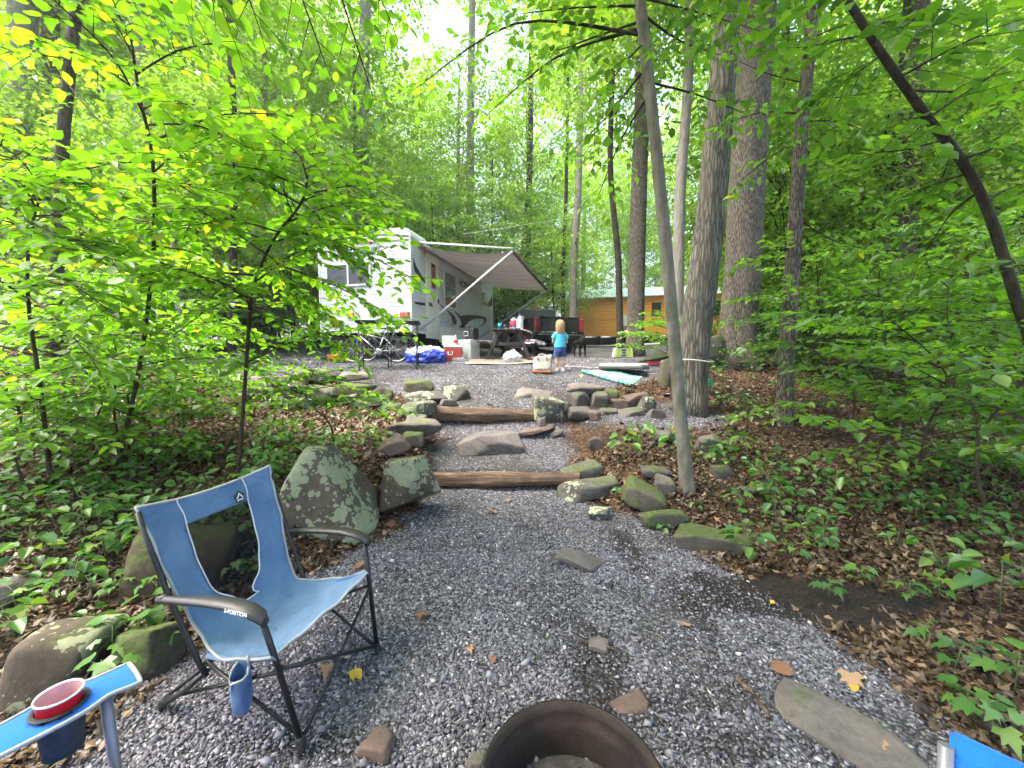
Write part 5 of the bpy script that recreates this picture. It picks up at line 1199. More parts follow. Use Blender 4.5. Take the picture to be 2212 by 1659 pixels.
# body sides: one shaped panel each, with wheel arches, slightly leaning inwards above the belt line
side_ol = [(.02, .62), (.02, 1.30), (.10, 1.34), (1.98, 1.345), (2.02, 1.30), (4.15, 1.29), (4.4, 1.27), (5.45, 1.16), (5.72, 1.06), (5.80, .80), (5.76, .45)] + [(5.40, .45)] + arc_pts(4.95, .42, .46, 0, 180) + [(4.46, .42), (1.70, .42)] + arc_pts(1.22, .42, .46, 0, 180) + [(.72, .45), (.10, .52)]
for s in (-1, 1):
    mb = MB(); mb.poly(side_ol, .14, Matrix.Translation((0, s * 1.0 + (.14 if s > 0 else 0) - (.14 if s > 0 else -.14), 0)) @ XZ)
    bm = bmesh.new(); o = mb.build('body_side', M['paint'], TRK); bm.from_mesh(o.data)
    for v in bm.verts:
        if v.co.z > 1.1: v.co.y *= 1 - (v.co.z - 1.1) * .16
        if v.co.z < .7: v.co.y *= 1 - (.7 - v.co.z) * .08
        v.co.y *= 1 - max(0, v.co.x - 4.6) * .05
    bm.to_mesh(o.data); bm.free(); bv = o.modifiers.new('bev', 'BEVEL'); bv.width = .025; bv.segments = 2; bv.limit_method = 'ANGLE'
MB().box((1.0, 0, .72), (1.9, 1.72, .06)).build('bed_floor', M['dark_plastic'], TRK)
MB().box((2.0, 0, 1.0), (.06, 1.74, .62)).build('bed_front', M['paint'], TRK)
tg = MB().box((.035, 0, 1.02), (.09, 1.52, .60), bev=.03).build('tailgate', M['paint'], TRK)
MB().box((-.014, 0, 1.06), (.012, 1.30, .40), bev=.005).build('tailgate_panel', M['paint'], tg)
MB().box((.02, 0, 1.335), (.12, 1.56, .035), bev=.012).build('tailgate_cap', M['dark_plastic'], tg)
MB().box((-.012, 0, 1.20), (.03, .28, .09), bev=.012).build('tailgate_handle', M['dark_plastic'], tg)
RX = Matrix(((0, 0, -1, 0), (-1, 0, 0, 0), (0, 1, 0, 0), (0, 0, 0, 1)))
text('SILVERADO', .088, M['chrome'], tg, Matrix.Translation((-.022, .40, .80)) @ RX, .004, 0, 'badge', .003, 1.25, space=1.15)
text('1500', .06, M['chrome'], tg, Matrix.Translation((-.022, -.52, .80)) @ RX, .004, 0, 'badge', .002); text('LT', .06, M['chrome'], tg, Matrix.Translation((-.022, -.68, .80)) @ RX, .004, 0, 'badge', .002)
for s in (-1, 1):
    tl = MB().box((.035, s * .885, 1.06), (.12, .20, .50), bev=.03).build('tail_lamp', M['red_lens'], TRK)
    for z in (.93, 1.19): MB().box((-.03, s * .885, z), (.012, .14, .015)).build('lamp_divider', M['dark_plastic'], tl)
bp = MB().box((-.10, 0, .60), (.20, 1.86, .20), bev=.05).build('bumper', M['dark_plastic'], TRK)
MB().box((-.10, 0, .705), (.17, 1.80, .018), bev=.006).build('step_pad', M['steel'], bp); MB().box((-.205, 0, .58), (.012, .32, .14)).build('number_plate', M['white_trim'], bp) if False else None
MB().box((-.17, 0, .42), (.16, .09, .09), bev=.01).build('tow_hitch', M['under'], bp)
MB().tube([(.3, .62, .36), (-.05, .66, .34)], .035, 10).build('exhaust', M['steel'], TRK)
# cab greenhouse: lofted frame with glass set in
def loft(rows): return MB().grid(rows)
zb_, zr_ = 1.29, 2.0
def ring(x0, x1, hw_, z): return [Vector((x0, -hw_, z)), Vector((x1, -hw_, z)), Vector((x1, hw_, z)), Vector((x0, hw_, z)), Vector((x0, -hw_, z))]
cab = MB(); cab.grid([ring(2.06, 4.42, .90, zb_ - .02), ring(2.10, 4.34, .89, zb_ + .04), ring(2.40, 3.66, .80, zr_ - .07), ring(2.54, 3.44, .73, zr_ - .015)], sm=False)
cab.add(ring(2.54, 3.44, .73, zr_ - .015)[:4], [(0, 1, 2, 3)])
co = cab.build('cab_roof', M['paint'], TRK); bv = co.modifiers.new('bev', 'BEVEL'); bv.width = .05; bv.segments = 3; bv.limit_method = 'ANGLE'
def quadp(name, pts, mat, off, parent): 
    a, b, c, d = [Vector(p) for p in pts]; n_ = (b - a).cross(d - a).normalized() * off
    return MB().add([p + n_ for p in (a, b, c, d)] + [p for p in (a, b, c, d)], [(0, 1, 2, 3), (7, 6, 5, 4), (0, 4, 5, 1), (1, 5, 6, 2), (2, 6, 7, 3), (3, 7, 4, 0)]).build(name, M[mat], parent)
def lerp4(z, x0b, x0t, hb, ht): t = (z - zb_) / (zr_ - zb_); return x0b + (x0t - x0b) * t, hb + (ht - hb) * t
xb0, hb0 = lerp4(1.36, 2.07, 2.43, .90, .79); xb1, hb1 = lerp4(1.88, 2.07, 2.43, .90, .79)
rw = quadp('rear_window', [(xb0 + .015, hb0 - .08, 1.36), (xb0 + .015, -hb0 + .08, 1.36), (xb1 + .005, -hb1 + .06, 1.87), (xb1 + .005, hb1 - .06, 1.87)], 'dark_glass', .028, TRK)
for y in (-.27, .27): quadp('window_bar', [(xb0 - .02, y + .02, 1.37), (xb0 - .02, y - .02, 1.37), (xb1 - .03, y - .02, 1.82), (xb1 - .03, y + .02, 1.82)], 'dark_plastic', .012, rw)
MB().box((2.47, 0, 1.975), (.07, .42, .045), bev=.012).build('brake_lamp', M['red_lens'], TRK)
for s in (-1, 1):
    for xa, xb, xc_, xd in ((2.28, 3.08, 3.02, 2.58), (3.18, 4.10, 3.58, 3.12)):
        pts = [(xa, s * .905, 1.36), (xb, s * .905, 1.36), (xc_, s * .825, 1.86), (xd, s * .825, 1.86)]
        if s > 0: pts = pts[::-1]
        quadp('side_window', pts, 'dark_glass', .012, TRK)
    mi = MB().box((4.02, s * 1.10, 1.42), (.16, .22, .24), bev=.05).build('mirror', M['dark_plastic'], TRK)
    for x in (3.16, 4.15): MB().box((x, s * 1.003, .95), (.014, .008, .66)).build('door_seam', M['under'], TRK)
    for x in (2.45, 3.40): MB().box((x, s * 1.012, 1.14), (.20, .035, .035), bev=.01).build('door_handle', M['paint'], TRK)
    MB().box((3.1, s * .96, .42), (2.2, .14, .06), bev=.015).build('running_board', M['dark_plastic'], TRK)
    for x in (1.22, 4.95): wheel(TRK, (x, s * .86, .40), .40, .26, 'steel', s)
quadp('windscreen', [(4.44, -.80, 1.32), (4.44, .80, 1.32), (3.66, .66, 1.85), (3.66, -.66, 1.85)], 'dark_glass', .02, TRK)
hd = MB(); hd.grid([[Vector((x, y, z + .05 * (1 - (y / .95) ** 2))) for y in np.linspace(-w, w, 9)] for x, w, z in ((4.2, .93, 1.27), (4.8, .93, 1.235), (5.4, .89, 1.16), (5.68, .84, 1.08), (5.78, .8, .9), (5.80, .8, .5))]); hd.build('hood', M['paint'], TRK)
MB().box((3.1, 0, .62), (5.0, 1.5, .36)).build('chassis', M['under'], TRK)

# ------------------------------------------------------------------ cabin
def pinemat():
    m, n, out = newmat('orange_pine'); b = N(n, 'ShaderNodeBsdfPrincipled'); n.links.new(b.outputs[0], out.inputs[0])
    oi = N(n, 'ShaderNodeObjectInfo'); v = coords(n, (1.2, 8, 14)); nz = noise(n, v, 1.0, 6, .6, .5)
    vo = N(n, 'ShaderNodeTexVoronoi'); vo.inputs['Scale'].default_value = 1.0; n.links.new(coords(n, (1.9, 1, 5.5)), vo.inputs['Vector'])
    c = ramp(n, nz.outputs[0], [(.3, (.62, .24, .028)), (.6, (.82, .37, .05)), (.8, (.88, .46, .08))])
    kn = ramp(n, vo.outputs['Distance'], [(.06, (.75, .75, .75)), (.13, (0, 0, 0))]); c = mixc(n, kn, c, (.19, .06, .012))
    c = mixc(n, .3, c, ramp(n, oi.outputs['Random'], [(0, (.72, .70, .66)), (1, (1, 1, 1))]), 'MULTIPLY')
    n.links.new(c, b.inputs['Base Color']); b.inputs['Roughness'].default_value = .5; return m
M['pine'] = pinemat(); M['roof_metal'] = plain('green_white_metal_roof', (.42, .54, .56), .3, .2, .2, 1.5); M['road'] = plain('pale_road', (.42, .41, .39), .9, 0, .12, 2)
cl = at(1216, 722, 27.0); crz = math.radians(-14)
CB = thing('cabin', 'orange pine cabin with pale green metal roof behind the pickup', 'cabin', (cl.x, cl.y, Tz(cl.x, cl.y)), crz)
fz = cl.z - Tz(cl.x, cl.y); CLn, CD, CH_ = 12.0, 3.4, 2.34
MB().box((CLn / 2, CD / 2, fz + CH_ / 2), (CLn - .06, CD, CH_ - .02)).build('wall', M['pine'], CB)
nrow = 11; ph_ = CH_ / nrow; pm = {}
for (x0, x1) in ((0.0, 3.55), (3.75, 8.2), (8.2, CLn)):
    key = x1 - x0
    for k in range(nrow):
        if key not in pm:
            pm[key] = MB().box((0, 0, 0), (key - .012, .05, ph_ - .012), bev=.014).mesh('plank', M['pine'])
        o = link('plank', pm[key], CB, ((x0 + x1) / 2, -.028, fz + ph_ * (k + .5)))
for x in (.0, 3.65):
    po = MB()
    for k in range(nrow): po.box((x + .06 - .02 * (x == 0), -.075, fz + ph_ * (k + .5)), (.18, .14, ph_ - .03), bev=.03)
    po.build('log_ends', M['pine'], CB)
MB().box((CLn / 2, -.06, fz + CH_ + .06), (CLn + .3, .05, .16)).build('fascia', M['pine'], CB); MB().box((CLn / 2, -.05, fz - .09), (CLn, .06, .16)).build('sill_beam', M['pine'], CB)
mb = MB(); mb.poly([(-.35, fz + CH_ + .02), (-.35, fz + CH_ + .06), (CD / 2, fz + CH_ + .92), (CD + .35, fz + CH_ + .06), (CD + .35, fz + CH_ + .02), (CD / 2, fz + CH_ + .86)], CLn + .5, Matrix.Translation((-.25, 0, 0)) @ Matrix(((0, 0, 1, 0), (1, 0, 0, 0), (0, 1, 0, 0), (0, 0, 0, 1))))
rf2 = mb.build('roof', M['roof_metal'], CB)
sl = math.atan2(.86, CD / 2 + .35); sm_ = MB().box((0, 0, 0), (.03, math.hypot(.86, CD / 2 + .35), .03)).mesh('roof_rib', M['roof_metal'])
for k in range(28):
    o = link('roof_rib', sm_, rf2, (-.2 + k * (CLn + .4) / 27, (CD / 2 - .35) / 2, fz + CH_ + .06 + .43 + .022)); o.rotation_euler = (sl, 0, 0)
for x in (6.1, 9.6):
    w_ = MB()
    for (cx_, cz_, sx_, sz_) in ((x, fz + 2.02, .72, .07), (x, fz + .98, .72, .07), (x - .33, fz + 1.5, .07, .98), (x + .33, fz + 1.5, .07, .98)): w_.box((cx_, -.075, cz_), (sx_, .06, sz_))
    w_ = w_.build('window', M['pine'], CB)
    for k in (0, 1): MB().box((x, -.065, fz + 1.26 + .49 * k), (.58, .03, .45)).build('pane', M['dark_glass'], w_)
hx = MB().box((4.15, -.16, fz + .83), (.52, .2, .74), bev=.02).build('water_heater', M['white_trim'], CB)
for k in range(4): MB().tube([(4.0 + .1 * k, -.16, fz + .47), (4.0 + .1 * k, -.16, fz + .12 - .05 * (k % 2))], .02, 6).build('pipe', M['steel'], hx)
MB().tube([(4.15, -.12, fz - .02), (4.5, -.12, fz - .22), (4.9, -.12, fz - .22)], .03, 6).build('drain_pipe', M['white_trim'], hx)
for k in range(7): MB().box((.6 + k * 1.8, CD / 2, fz / 2 - .1), (.3, 2.6, fz + .0)).build('pier', M['under'], CB)
MB().box((CLn / 2, CD - .2, fz / 2 - .08), (CLn - .3, .05, fz)).build('skirting', M['under'], CB)
# pale road in front of the cabin
mb = MB(); P = []
for x in np.linspace(2.2, 40, 40):
    yc = 24.6 - .10 * (x - 3); P.append([Vector((x, yc + w, Tz(x, yc + w) + .05)) for w in (-.75, 0, .75)])
mb.grid(P); mb.build('road', M['road'], None, kind='structure')
# camper glimpsed beyond the massive tree, and a low roof through the leaves
M['teal_metal'] = plain('pale_teal_metal', (.45, .58, .60), .35, 0, .06); M['tan'] = plain('tan_metal', (.52, .42, .30), .5, 0, .08)
p = at(1655, 680, 24.0); DC = thing('camper', 'pale teal camper glimpsed behind the massive tree', 'camper', (p.x, p.y, Tz(p.x, p.y)), -.5)
MB().box((0, 0, 1.75), (4.6, 2.2, 2.3), bev=.18).build('body', M['teal_metal'], DC); MB().box((0, -1.11, 2.1), (1.0, .04, .6), bev=.015).build('window', M['dark_glass'], DC); MB().box((-1.5, -1.11, 1.6), (.6, .04, 1.8), bev=.015).build('door', M['white_trim'], DC)
for x in (-.5, .5): wheel(DC, (x, -.95, .34), .34, .2, 'white_trim')
p = at(1880, 690, 26.0); DS = thing('shelter', 'low shed with tan roof edge seen through the right-hand foliage', 'shed', (p.x, p.y, Tz(p.x, p.y)), -.3)
MB().box((0, 0, 1.1), (4.2, 3, 2.3)).build('wall', M['white_trim'], DS); MB().box((0, 0, 2.42), (4.9, 3.8, .22), bev=.03).build('roof', M['tan'], DS); MB().box((-.8, -1.52, 1.3), (.9, .06, .8)).build('window', M['dark_glass'], DS); MB().box((1.0, -1.52, .95), (.9, .06, 1.9)).build('door', M['tan'], DS)

# ------------------------------------------------------------------ camp things on the gravel
def r2(x, y): return 877.8 + .1984 * x, 630.9 + .1984 * y        # study coordinates -> photo
def onT(px, d): p = at(px, 780, d); return Vector((p.x, p.y, Tz(p.x, p.y)))
M['dark_wood'] = plain('dark_stained_wood', (.040, .028, .024), .6, 0, .35, 9, .4, 40)
def flowermat():
    m, n, out = newmat('floral_cloth'); b = N(n, 'ShaderNodeBsdfPrincipled'); n.links.new(b.outputs[0], out.inputs[0])
    vo = N(n, 'ShaderNodeTexVoronoi'); vo.inputs['Scale'].default_value = 9; n.links.new(coords(n), vo.inputs['Vector'])
    sc = N(n, 'ShaderNodeSeparateColor'); n.links.new(vo.outputs['Color'], sc.inputs[0]); pc_ = ramp(n, sc.outputs[0], [(0, (.10, .05, .09)), (.5, (.45, .10, .16)), (1, (.25, .16, .25))], 'CONSTANT')
    c = mixc(n, ramp(n, vo.outputs['Distance'], [(.36, (1, 1, 1)), (.42, (0, 0, 0))]), (.62, .57, .60), pc_); n.links.new(c, b.inputs['Base Color']); b.inputs['Roughness'].default_value = .8; return m
M['floral'] = flowermat()
PT0 = Vector((-.17, 9.55, 0)); PT0.z = Tz(-.05, 10.2)
PT = thing('picnic_table', 'dark wooden picnic table with A-frame legs under the awning', 'picnic table', PT0, TA - math.pi / 2)
# local: y = along the table away from us, x = across
for k in range(5): MB().box((-.30 + .15 * k, .92, .735), (.138, 1.84, .04), bev=.006).build('top_plank', M['dark_wood'], PT)
for s in (-1, 1):
    for k in (0, 1): MB().box((s * (.56 + .14 * k), .92, .43), (.13, 1.84, .04), bev=.006).build('bench_plank', M['dark_wood'], PT)
for y in (.30, 1.54):
    for s in (-1, 1):
        a, b = Vector((s * .24, y, .715)), Vector((s * .58, y, -.04)); c = (a + b) / 2; ln = (a - b).length
        MB().box(c, (.10, .045, ln), Matrix.Rotation(math.atan2(a.x - b.x, a.z - b.z), 3, 'Y'), bev=.006).build('leg', M['dark_wood'], PT)
    MB().box((0, y + .047, .385), (1.46, .04, .10), bev=.006).build('bench_support', M['dark_wood'], PT); MB().box((0, y + .047, .69), (.72, .04, .09), bev=.006).build('top_support', M['dark_wood'], PT)
for s in (-1, 1): MB().tube([(0, .92 + s * .55, .40), (0, .92 + s * .1, .69)], .03, 6).build('brace', M['dark_wood'], PT)
PMt = Matrix.Translation(PT0) @ Matrix.Rotation(TA - math.pi / 2, 4, 'Z')
def drape(name, label, x0, x1, y0, y1, z, over=.06, seed=1):
    r = np.random.default_rng(seed); P = []
    for i, x in enumerate(np.linspace(x0 - .02, x1 + .02, 14)):
        row = []
        for j, y in enumerate(np.linspace(y0 - .02, y1 + .02, 20)):
            e = min(i, 13 - i, j, 19 - j); row.append(PMt @ Vector((x, y, z + .004 + .012 * r.random() - (over * (.6 + .8 * r.random()) if e == 0 else 0))))
        P.append(row)
    return tag(MB().grid(P).build(name, M['floral']), label, 'cloth')
drape('table_cover', 'floral cloth spread over the far right of the picnic table top', -.05, .38, .05, 1.5, .758, .05, 2)
drape('bench_cover', 'floral cover lying on the right bench of the picnic table', .50, .76, .0, 1.5, .453, .08, 3)
drape('bench_cover', 'floral cover lying on the left bench of the picnic table', -.76, -.50, .1, 1.7, .453, .06, 4)
def onTable(x, y): return PMt @ Vector((x, y, .774))
M['teal'] = plain('teal_plastic', (.03, .42, .50), .4); M['red_p'] = plain('red_plastic_jug', (.55, .02, .025), .35); M['blue_p'] = plain('blue_plastic', (.08, .10, .42), .4)
M['milky'] = plain('milky_plastic', (.52, .54, .58), .35, 0, .05); M['black_p'] = plain('black_pot', (.012, .012, .013), .35)
t_ = thing('cup', 'teal plastic cup on the left of the picnic table', 'cup', onTable(-.22, .30)); MB().lathe([(0, 0), (.042, 0), (.056, .13), (.05, .13), (.04, .01), (0, .01)], 20).build('body', M['teal'], t_); MB().lathe([(.054, .03), (.085, .05), (.085, .09), (.056, .11)], 14, Matrix.Translation((.02, 0, 0)), arc=1.2).build('handle', M['teal'], t_)
t_ = thing('pot', 'black cooking pot on the picnic table', 'pot', onTable(-.08, .35)); MB().lathe([(0, 0), (.07, 0), (.082, .02), (.082, .085), (.02, .105), (0, .105)], 22).build('body', M['black_p'], t_); MB().tube([(.08, 0, .07), (.16, 0, .08)], .012, 6).build('handle', M['black_p'], t_); MB().lathe([(0, .105), (.012, .105), (.014, .125), (0, .128)], 10).build('lid_knob', M['black_p'], t_)
t_ = thing('tumbler', 'dark red lidded tumbler beside the jugs on the table', 'cup', onTable(.02, .55)); MB().lathe([(0, 0), (.04, 0), (.05, .15), (0, .15)], 18).build('body', M['red_p'], t_); MB().lathe([(.053, .15), (.053, .165), (.03, .18), (0, .18)], 18).build('lid', M['cream'], t_)
t_ = thing('drink_jug', 'red and blue drink cooler jug with white lid on the table', 'jug', onTable(.12, .42)); MB().lathe([(0, 0), (.075, 0), (.078, .08), (.078, .09)], 22).build('body', M['blue_p'], t_); MB().lathe([(.079, .075), (.08, .20), (.07, .205)], 22).build('band', M['red_p'], t_); MB().lathe([(.082, .20), (.082, .225), (.055, .25), (0, .255)], 22).build('lid', M['milky'], t_); MB().tube([(-.05, 0, .24), (-.03, 0, .275), (.03, 0, .275), (.05, 0, .24)], .009, 6).build('handle', M['milky'], t_)
t_ = thing('water_jug', 'milky white water jug, tallest thing on the picnic table', 'jug', onTable(.28, .40)); MB().lathe([(0, 0), (.085, 0), (.092, .03), (.092, .20), (.065, .26), (.028, .30), (.028, .32), (0, .32)], 22).build('body', M['milky'], t_); MB().lathe([(.031, .315), (.031, .345), (0, .347)], 14).build('cap', M['blue_p'], t_); MB().tube([(.03, 0, .30), (.085, 0, .30), (.095, 0, .22)], .012, 6).build('handle', M['milky'], t_)
# draped white towel hanging from the table edge
M['towel'] = fabricmat('white_towel', (.44, .45, .48)); M['bagp'] = plain('thin_white_plastic', (.52, .52, .55), .35, 0, .08, 20, .6, 18)
P = [[PMt @ Vector((.30 + .035 * i + .01 * math.sin(j), -.012 - .01 * math.sin(i * 2.1 + j * .4), .74 - .04 * j)) for i in range(4)] for j in range(9)]

def lumpy(name, label, cat, c, size, mat, seed, top_gather=0.0, sub=4, crumple=.22, group=None, box=.0, mats=None, split=None):
    """crumpled soft thing: a blob with creases, flat underside"""
    D, Fc = ico(sub); P = D.copy()
    if box: P = np.sign(P) * np.abs(P) ** (1 - box); P /= np.abs(P).max(0)
    k = 1 + crumple * 2 * (np.abs(fbm(P[:, 0] * 3 + P[:, 2] * 2.3 + seed, P[:, 1] * 3 - P[:, 2] * 1.9, seed, 4)) * 2 - .35) + crumple * .8 * fbm(P[:, 0] * 8 + P[:, 2] * 5, P[:, 1] * 8 + P[:, 2] * 6, seed + 4, 2)
    P = P * k[:, None]
    if top_gather: 
        f = 1 - top_gather * np.clip(P[:, 2], 0, 1.2); P[:, 0] *= f; P[:, 1] *= f
    P = P * np.array(size) / 2; P[:, 2] = np.maximum(P[:, 2], -.36 * size[2]); P[:, 2] -= P[:, 2].min()
    me_ = np_mesh(name, P, Fc, M[mat], smooth=True)
    if mats:
        me_.materials.append(M[mats]); cz = P[Fc].mean(1); idx = split(cz).astype(np.int32); me_.polygons.foreach_set('material_index', idx)
    return tag(link(name, me_, None, c), label, cat, group)
g = onT(1106, 9.15); lumpy('plastic_bag', 'full white plastic bag on the ground under the picnic table', 'bag', g + Vector((0, 0, -.01)), (.46, .40, .38), 'bagp', 5, .45)
# brown rug with cream stripes under the table
def rugmat():
    m, n, out = newmat('striped_rug'); b = N(n, 'ShaderNodeBsdfPrincipled'); n.links.new(b.outputs[0], out.inputs[0])
    tc_ = coords(n); w = N(n, 'ShaderNodeTexWave', wave_type='BANDS', bands_direction='Y'); w.inputs['Scale'].default_value = 1.1; w.inputs['Distortion'].default_value = 1.2; w.inputs['Detail'].default_value = 2; n.links.new(tc_, w.inputs['Vector'])
    c = ramp(n, w.outputs[0], [(.72, (.10, .072, .055)), (.80, (.52, .44, .34))]); nz = noise(n, tc_, 30, 4); c = mixc(n, .4, c, ramp(n, nz.outputs[0], [(.3, (.5, .5, .5)), (.7, (1, 1, 1))]), 'MULTIPLY'); n.links.new(c, b.inputs['Base Color']); b.inputs['Roughness'].default_value = .9; return m
M['rug'] = rugmat(); M['rug_edge'] = plain('cream_rug_edge', (.60, .52, .42), .9)
c0, c1, c2, c3 = onT(1005, 8.75), onT(1170, 8.85), onT(1150, 11.6), onT(1010, 11.6)
def quadmap(u, v): return (c0 * (1 - u) + c1 * u) * (1 - v) + (c3 * (1 - u) + c2 * u) * v
P = []; Eg = []
for u in np.linspace(0, 1, 24):
    row = []
    for v in np.linspace(0, 1, 20):
        p = quadmap(u, v); p.z = Tz(p.x, p.y) + .022 + .010 * math.sin(9 * u + 3 * v) + .05 * max(0, u - .8) * max(0, .25 - v) * 12; row.append(p)
    P.append(row); Eg.append(row[0])
RG = MB().grid(P).build('rug', M['rug']); tag(RG, 'brown rug with cream stripes lying under the picnic table', 'rug'); RG.modifiers.new('t', 'SOLIDIFY').thickness = .012
MB().tube([p + Vector((0, 0, .008)) for p in Eg] , .02, 6, flat=.5).build('rug_border', M['rug_edge'], RG); MB().tube([p + Vector((0, 0, .008)) for p in P[-1]], .02, 6, flat=.5).build('rug_border', M['rug_edge'], RG)
# tote bag
M['canvas'] = fabricmat('cream_canvas', (.44, .43, .38), 500, .6); M['tan_leather'] = plain('orange_leather', (.42, .12, .03), .5)
g = onT(1172, 7.85); TB = thing('tote_bag', 'cream canvas tote bag with orange base and handle tabs', 'bag', g + Vector((0, 0, .004)), -.15)
rows = []
for z, w, d in ((.045, .19, .10), (.10, .19, .10), (.20, .185, .085), (.30, .18, .06), (.345, .18, .045)):
    rows.append([Vector((w * (abs(math.cos(a)) ** .5) * math.copysign(1, math.cos(a)) + .01 * math.sin(5 * a + z * 30), d * (abs(math.sin(a)) ** .6) * math.copysign(1, math.sin(a)), z + (.035 * math.cos(a) if z > .32 else 0))) for a in np.linspace(0, 2 * math.pi, 25)])
MB().grid(rows).build('body', M['canvas'], TB).modifiers.new('t', 'SOLIDIFY').thickness = .006
MB().box((0, 0, .028), (.375, .20, .055), bev=.02).build('base', M['tan_leather'], TB)
for s in (-1, 1):
    MB().tube([(-.09, s * .07, .28), (-.08, s * .085, .36), (0, s * .09, .385), (.08, s * .085, .36), (.09, s * .07, .28)], .009, 6).build('handle', M['canvas'], TB)
    for x in (-.09, .09): MB().box((x, s * .082, .29), (.035, .012, .075), bev=.004).build('handle_tab', M['tan_leather'], TB)
MB().box((-.205, -.03, .30), (.05, .03, .05), rot2('Y', .5), bev=.008).build('side_tab', M['tan_leather'], TB)
# fridge, black machine, cooler, tarp, shoes
M['fridge'] = plain('white_enamel', (.48, .50, .50), .3, 0, .04)
g = onT(1004, 9.95); FRG = thing('mini_fridge', 'small white refrigerator standing by the trailer wheels', 'refrigerator', g, TA - math.pi / 2 - .25)
MB().box((0, .22, .27), (.40, .38, .50), bev=.02).build('body', M['fridge'], FRG); dd = MB().box((0, .0, .27), (.40, .045, .50), bev=.015).build('door', M['fridge'], FRG); MB().box((.14, -.03, .44), (.12, .02, .03), bev=.006).build('handle', M['steel'], dd)
for x in (-.18, .18): MB().box((x, .2, .012), (.04, .3, .03)).build('foot', M['black_plastic'], FRG)
FM = Matrix.Translation(g) @ Matrix.Rotation(TA - math.pi / 2 - .25, 4, 'Z')
BM = thing('coffee_machine', 'black appliance with silver front on top of the small refrigerator', 'appliance', FM @ Vector((.05, .2, .522)), TA - math.pi / 2 - .25)
MB().box((.03, .02, .15), (.26, .26, .30), bev=.025).build('body', M['black_p'], BM); MB().box((-.06, -.125, .15), (.15, .02, .13), bev=.01).build('front_panel', M['steel'], BM); MB().box((-.06, -.137, .15), (.11, .01, .09), bev=.004).build('screen', M['dark_glass'], BM); MB().tube([(-.06, .0, .30), (-.03, .0, .345), (.08, .0, .345), (.11, 0, .30)], .012, 6).build('handle', M['black_p'], BM)
M['cooler_red'] = plain('cooler_red', (.40, .045, .035), .45, 0, .08); M['ivory'] = plain('ivory_plastic', (.66, .62, .57), .45, 0, .05)
g = onT(979, 9.45); CO = thing('cooler', 'red cooler with white lid between blue tarp and small refrigerator', 'cooler', g, .12)
MB().box((0, .17, .17), (.44, .34, .34), bev=.03, taper=1.04).build('body', M['cooler_red'], CO); MB().box((0, .17, .365), (.47, .37, .05), bev=.02).build('lid', M['ivory'], CO)
for s in (-1, 1): MB().tube([(s * .225, .10, .26), (s * .25, .10, .20), (s * .25, .24, .20), (s * .225, .24, .26)], .012, 6).build('handle', M['ivory'], CO)
MB().tube([(-.12, -.008, .24), (-.12, -.03, .16), (-.02, -.03, .16), (-.02, -.008, .24)], .011, 6).build('front_handle', M['ivory'], CO)
CM_ = Matrix.Translation(g) @ Matrix.Rotation(.12, 4, 'Z')
sc = thing('camp_stool', 'white moulded seat shell standing behind the red cooler', 'seat', CM_ @ Vector((-.12, .42, .0)), .2)
MB().box((0, .12, .43), (.34, .34, .04), bev=.015).build('seat', M['ivory'], sc); P = [[Vector((x, .27 + .10 * t * t, .44 + .24 * t)) for x in np.linspace(-.17, .17, 6)] for t in np.linspace(0, 1, 6)]; MB().grid(P).build('backrest', M['ivory'], sc).modifiers.new('t', 'SOLIDIFY').thickness = .02
for x in (-.13, .13):
    for y in (0, .24): MB().tube([(x, y, 0), (x, y, .42)], .014, 6).build('leg', M['black_tube'], sc)
wb = thing('water_bottle', 'clear bottle with red label standing on the cooler lid', 'bottle', CM_ @ Vector((.06, .12, .392))); M['clear_p'] = plain('clear_plastic', (.55, .60, .62), .15, 0, .05, alpha=.55)
MB().lathe([(0, 0), (.045, 0), (.048, .02), (.048, .16), (.02, .22), (.018, .24), (0, .24)], 18).build('body', M['clear_p'], wb); MB().lathe([(.0495, .06), (.0495, .13)], 18).build('label', M['red_p'], wb); MB().lathe([(.021, .235), (.021, .26), (0, .262)], 12).build('cap', M['milky'], wb)
def tarpmat():
    m, n, out = newmat('blue_tarp'); b = N(n, 'ShaderNodeBsdfPrincipled'); n.links.new(b.outputs[0], out.inputs[0]); nz = noise(n, coords(n), 12, 5)
    n.links.new(ramp(n, nz.outputs[0], [(.3, (.006, .02, .22)), (.7, (.012, .07, .58))]), b.inputs['Base Color']); b.inputs['Roughness'].default_value = .3; b.inputs['Coat Weight'].default_value = .3; n.links.new(bump(n, noise(n, coords(n), 14, 4, .6, 1.0).outputs[0], .8, .05), b.inputs['Normal']); return m
M['tarp'] = tarpmat(); M['tarp_white'] = plain('pale_blue_tarp_side', (.62, .70, .82), .4, 0, .12, 9, .6, 12)
g = onT(914, 8.95); lumpy('tarp', 'crumpled blue tarp heaped on the gravel beside the bicycles', 'tarp', g + Vector((0, .25, -.01)), (.98, .62, .50), 'tarp', 9, .1, 5, .20, box=.25, mats='tarp_white', split=lambda c: (c[:, 2] > .30 + .10 * c[:, 0] + .05 * np.sin(c[:, 0] * 9)))
M['grey_cloth'] = fabricmat('grey_shoe_cloth', (.17, .165, .18)); 
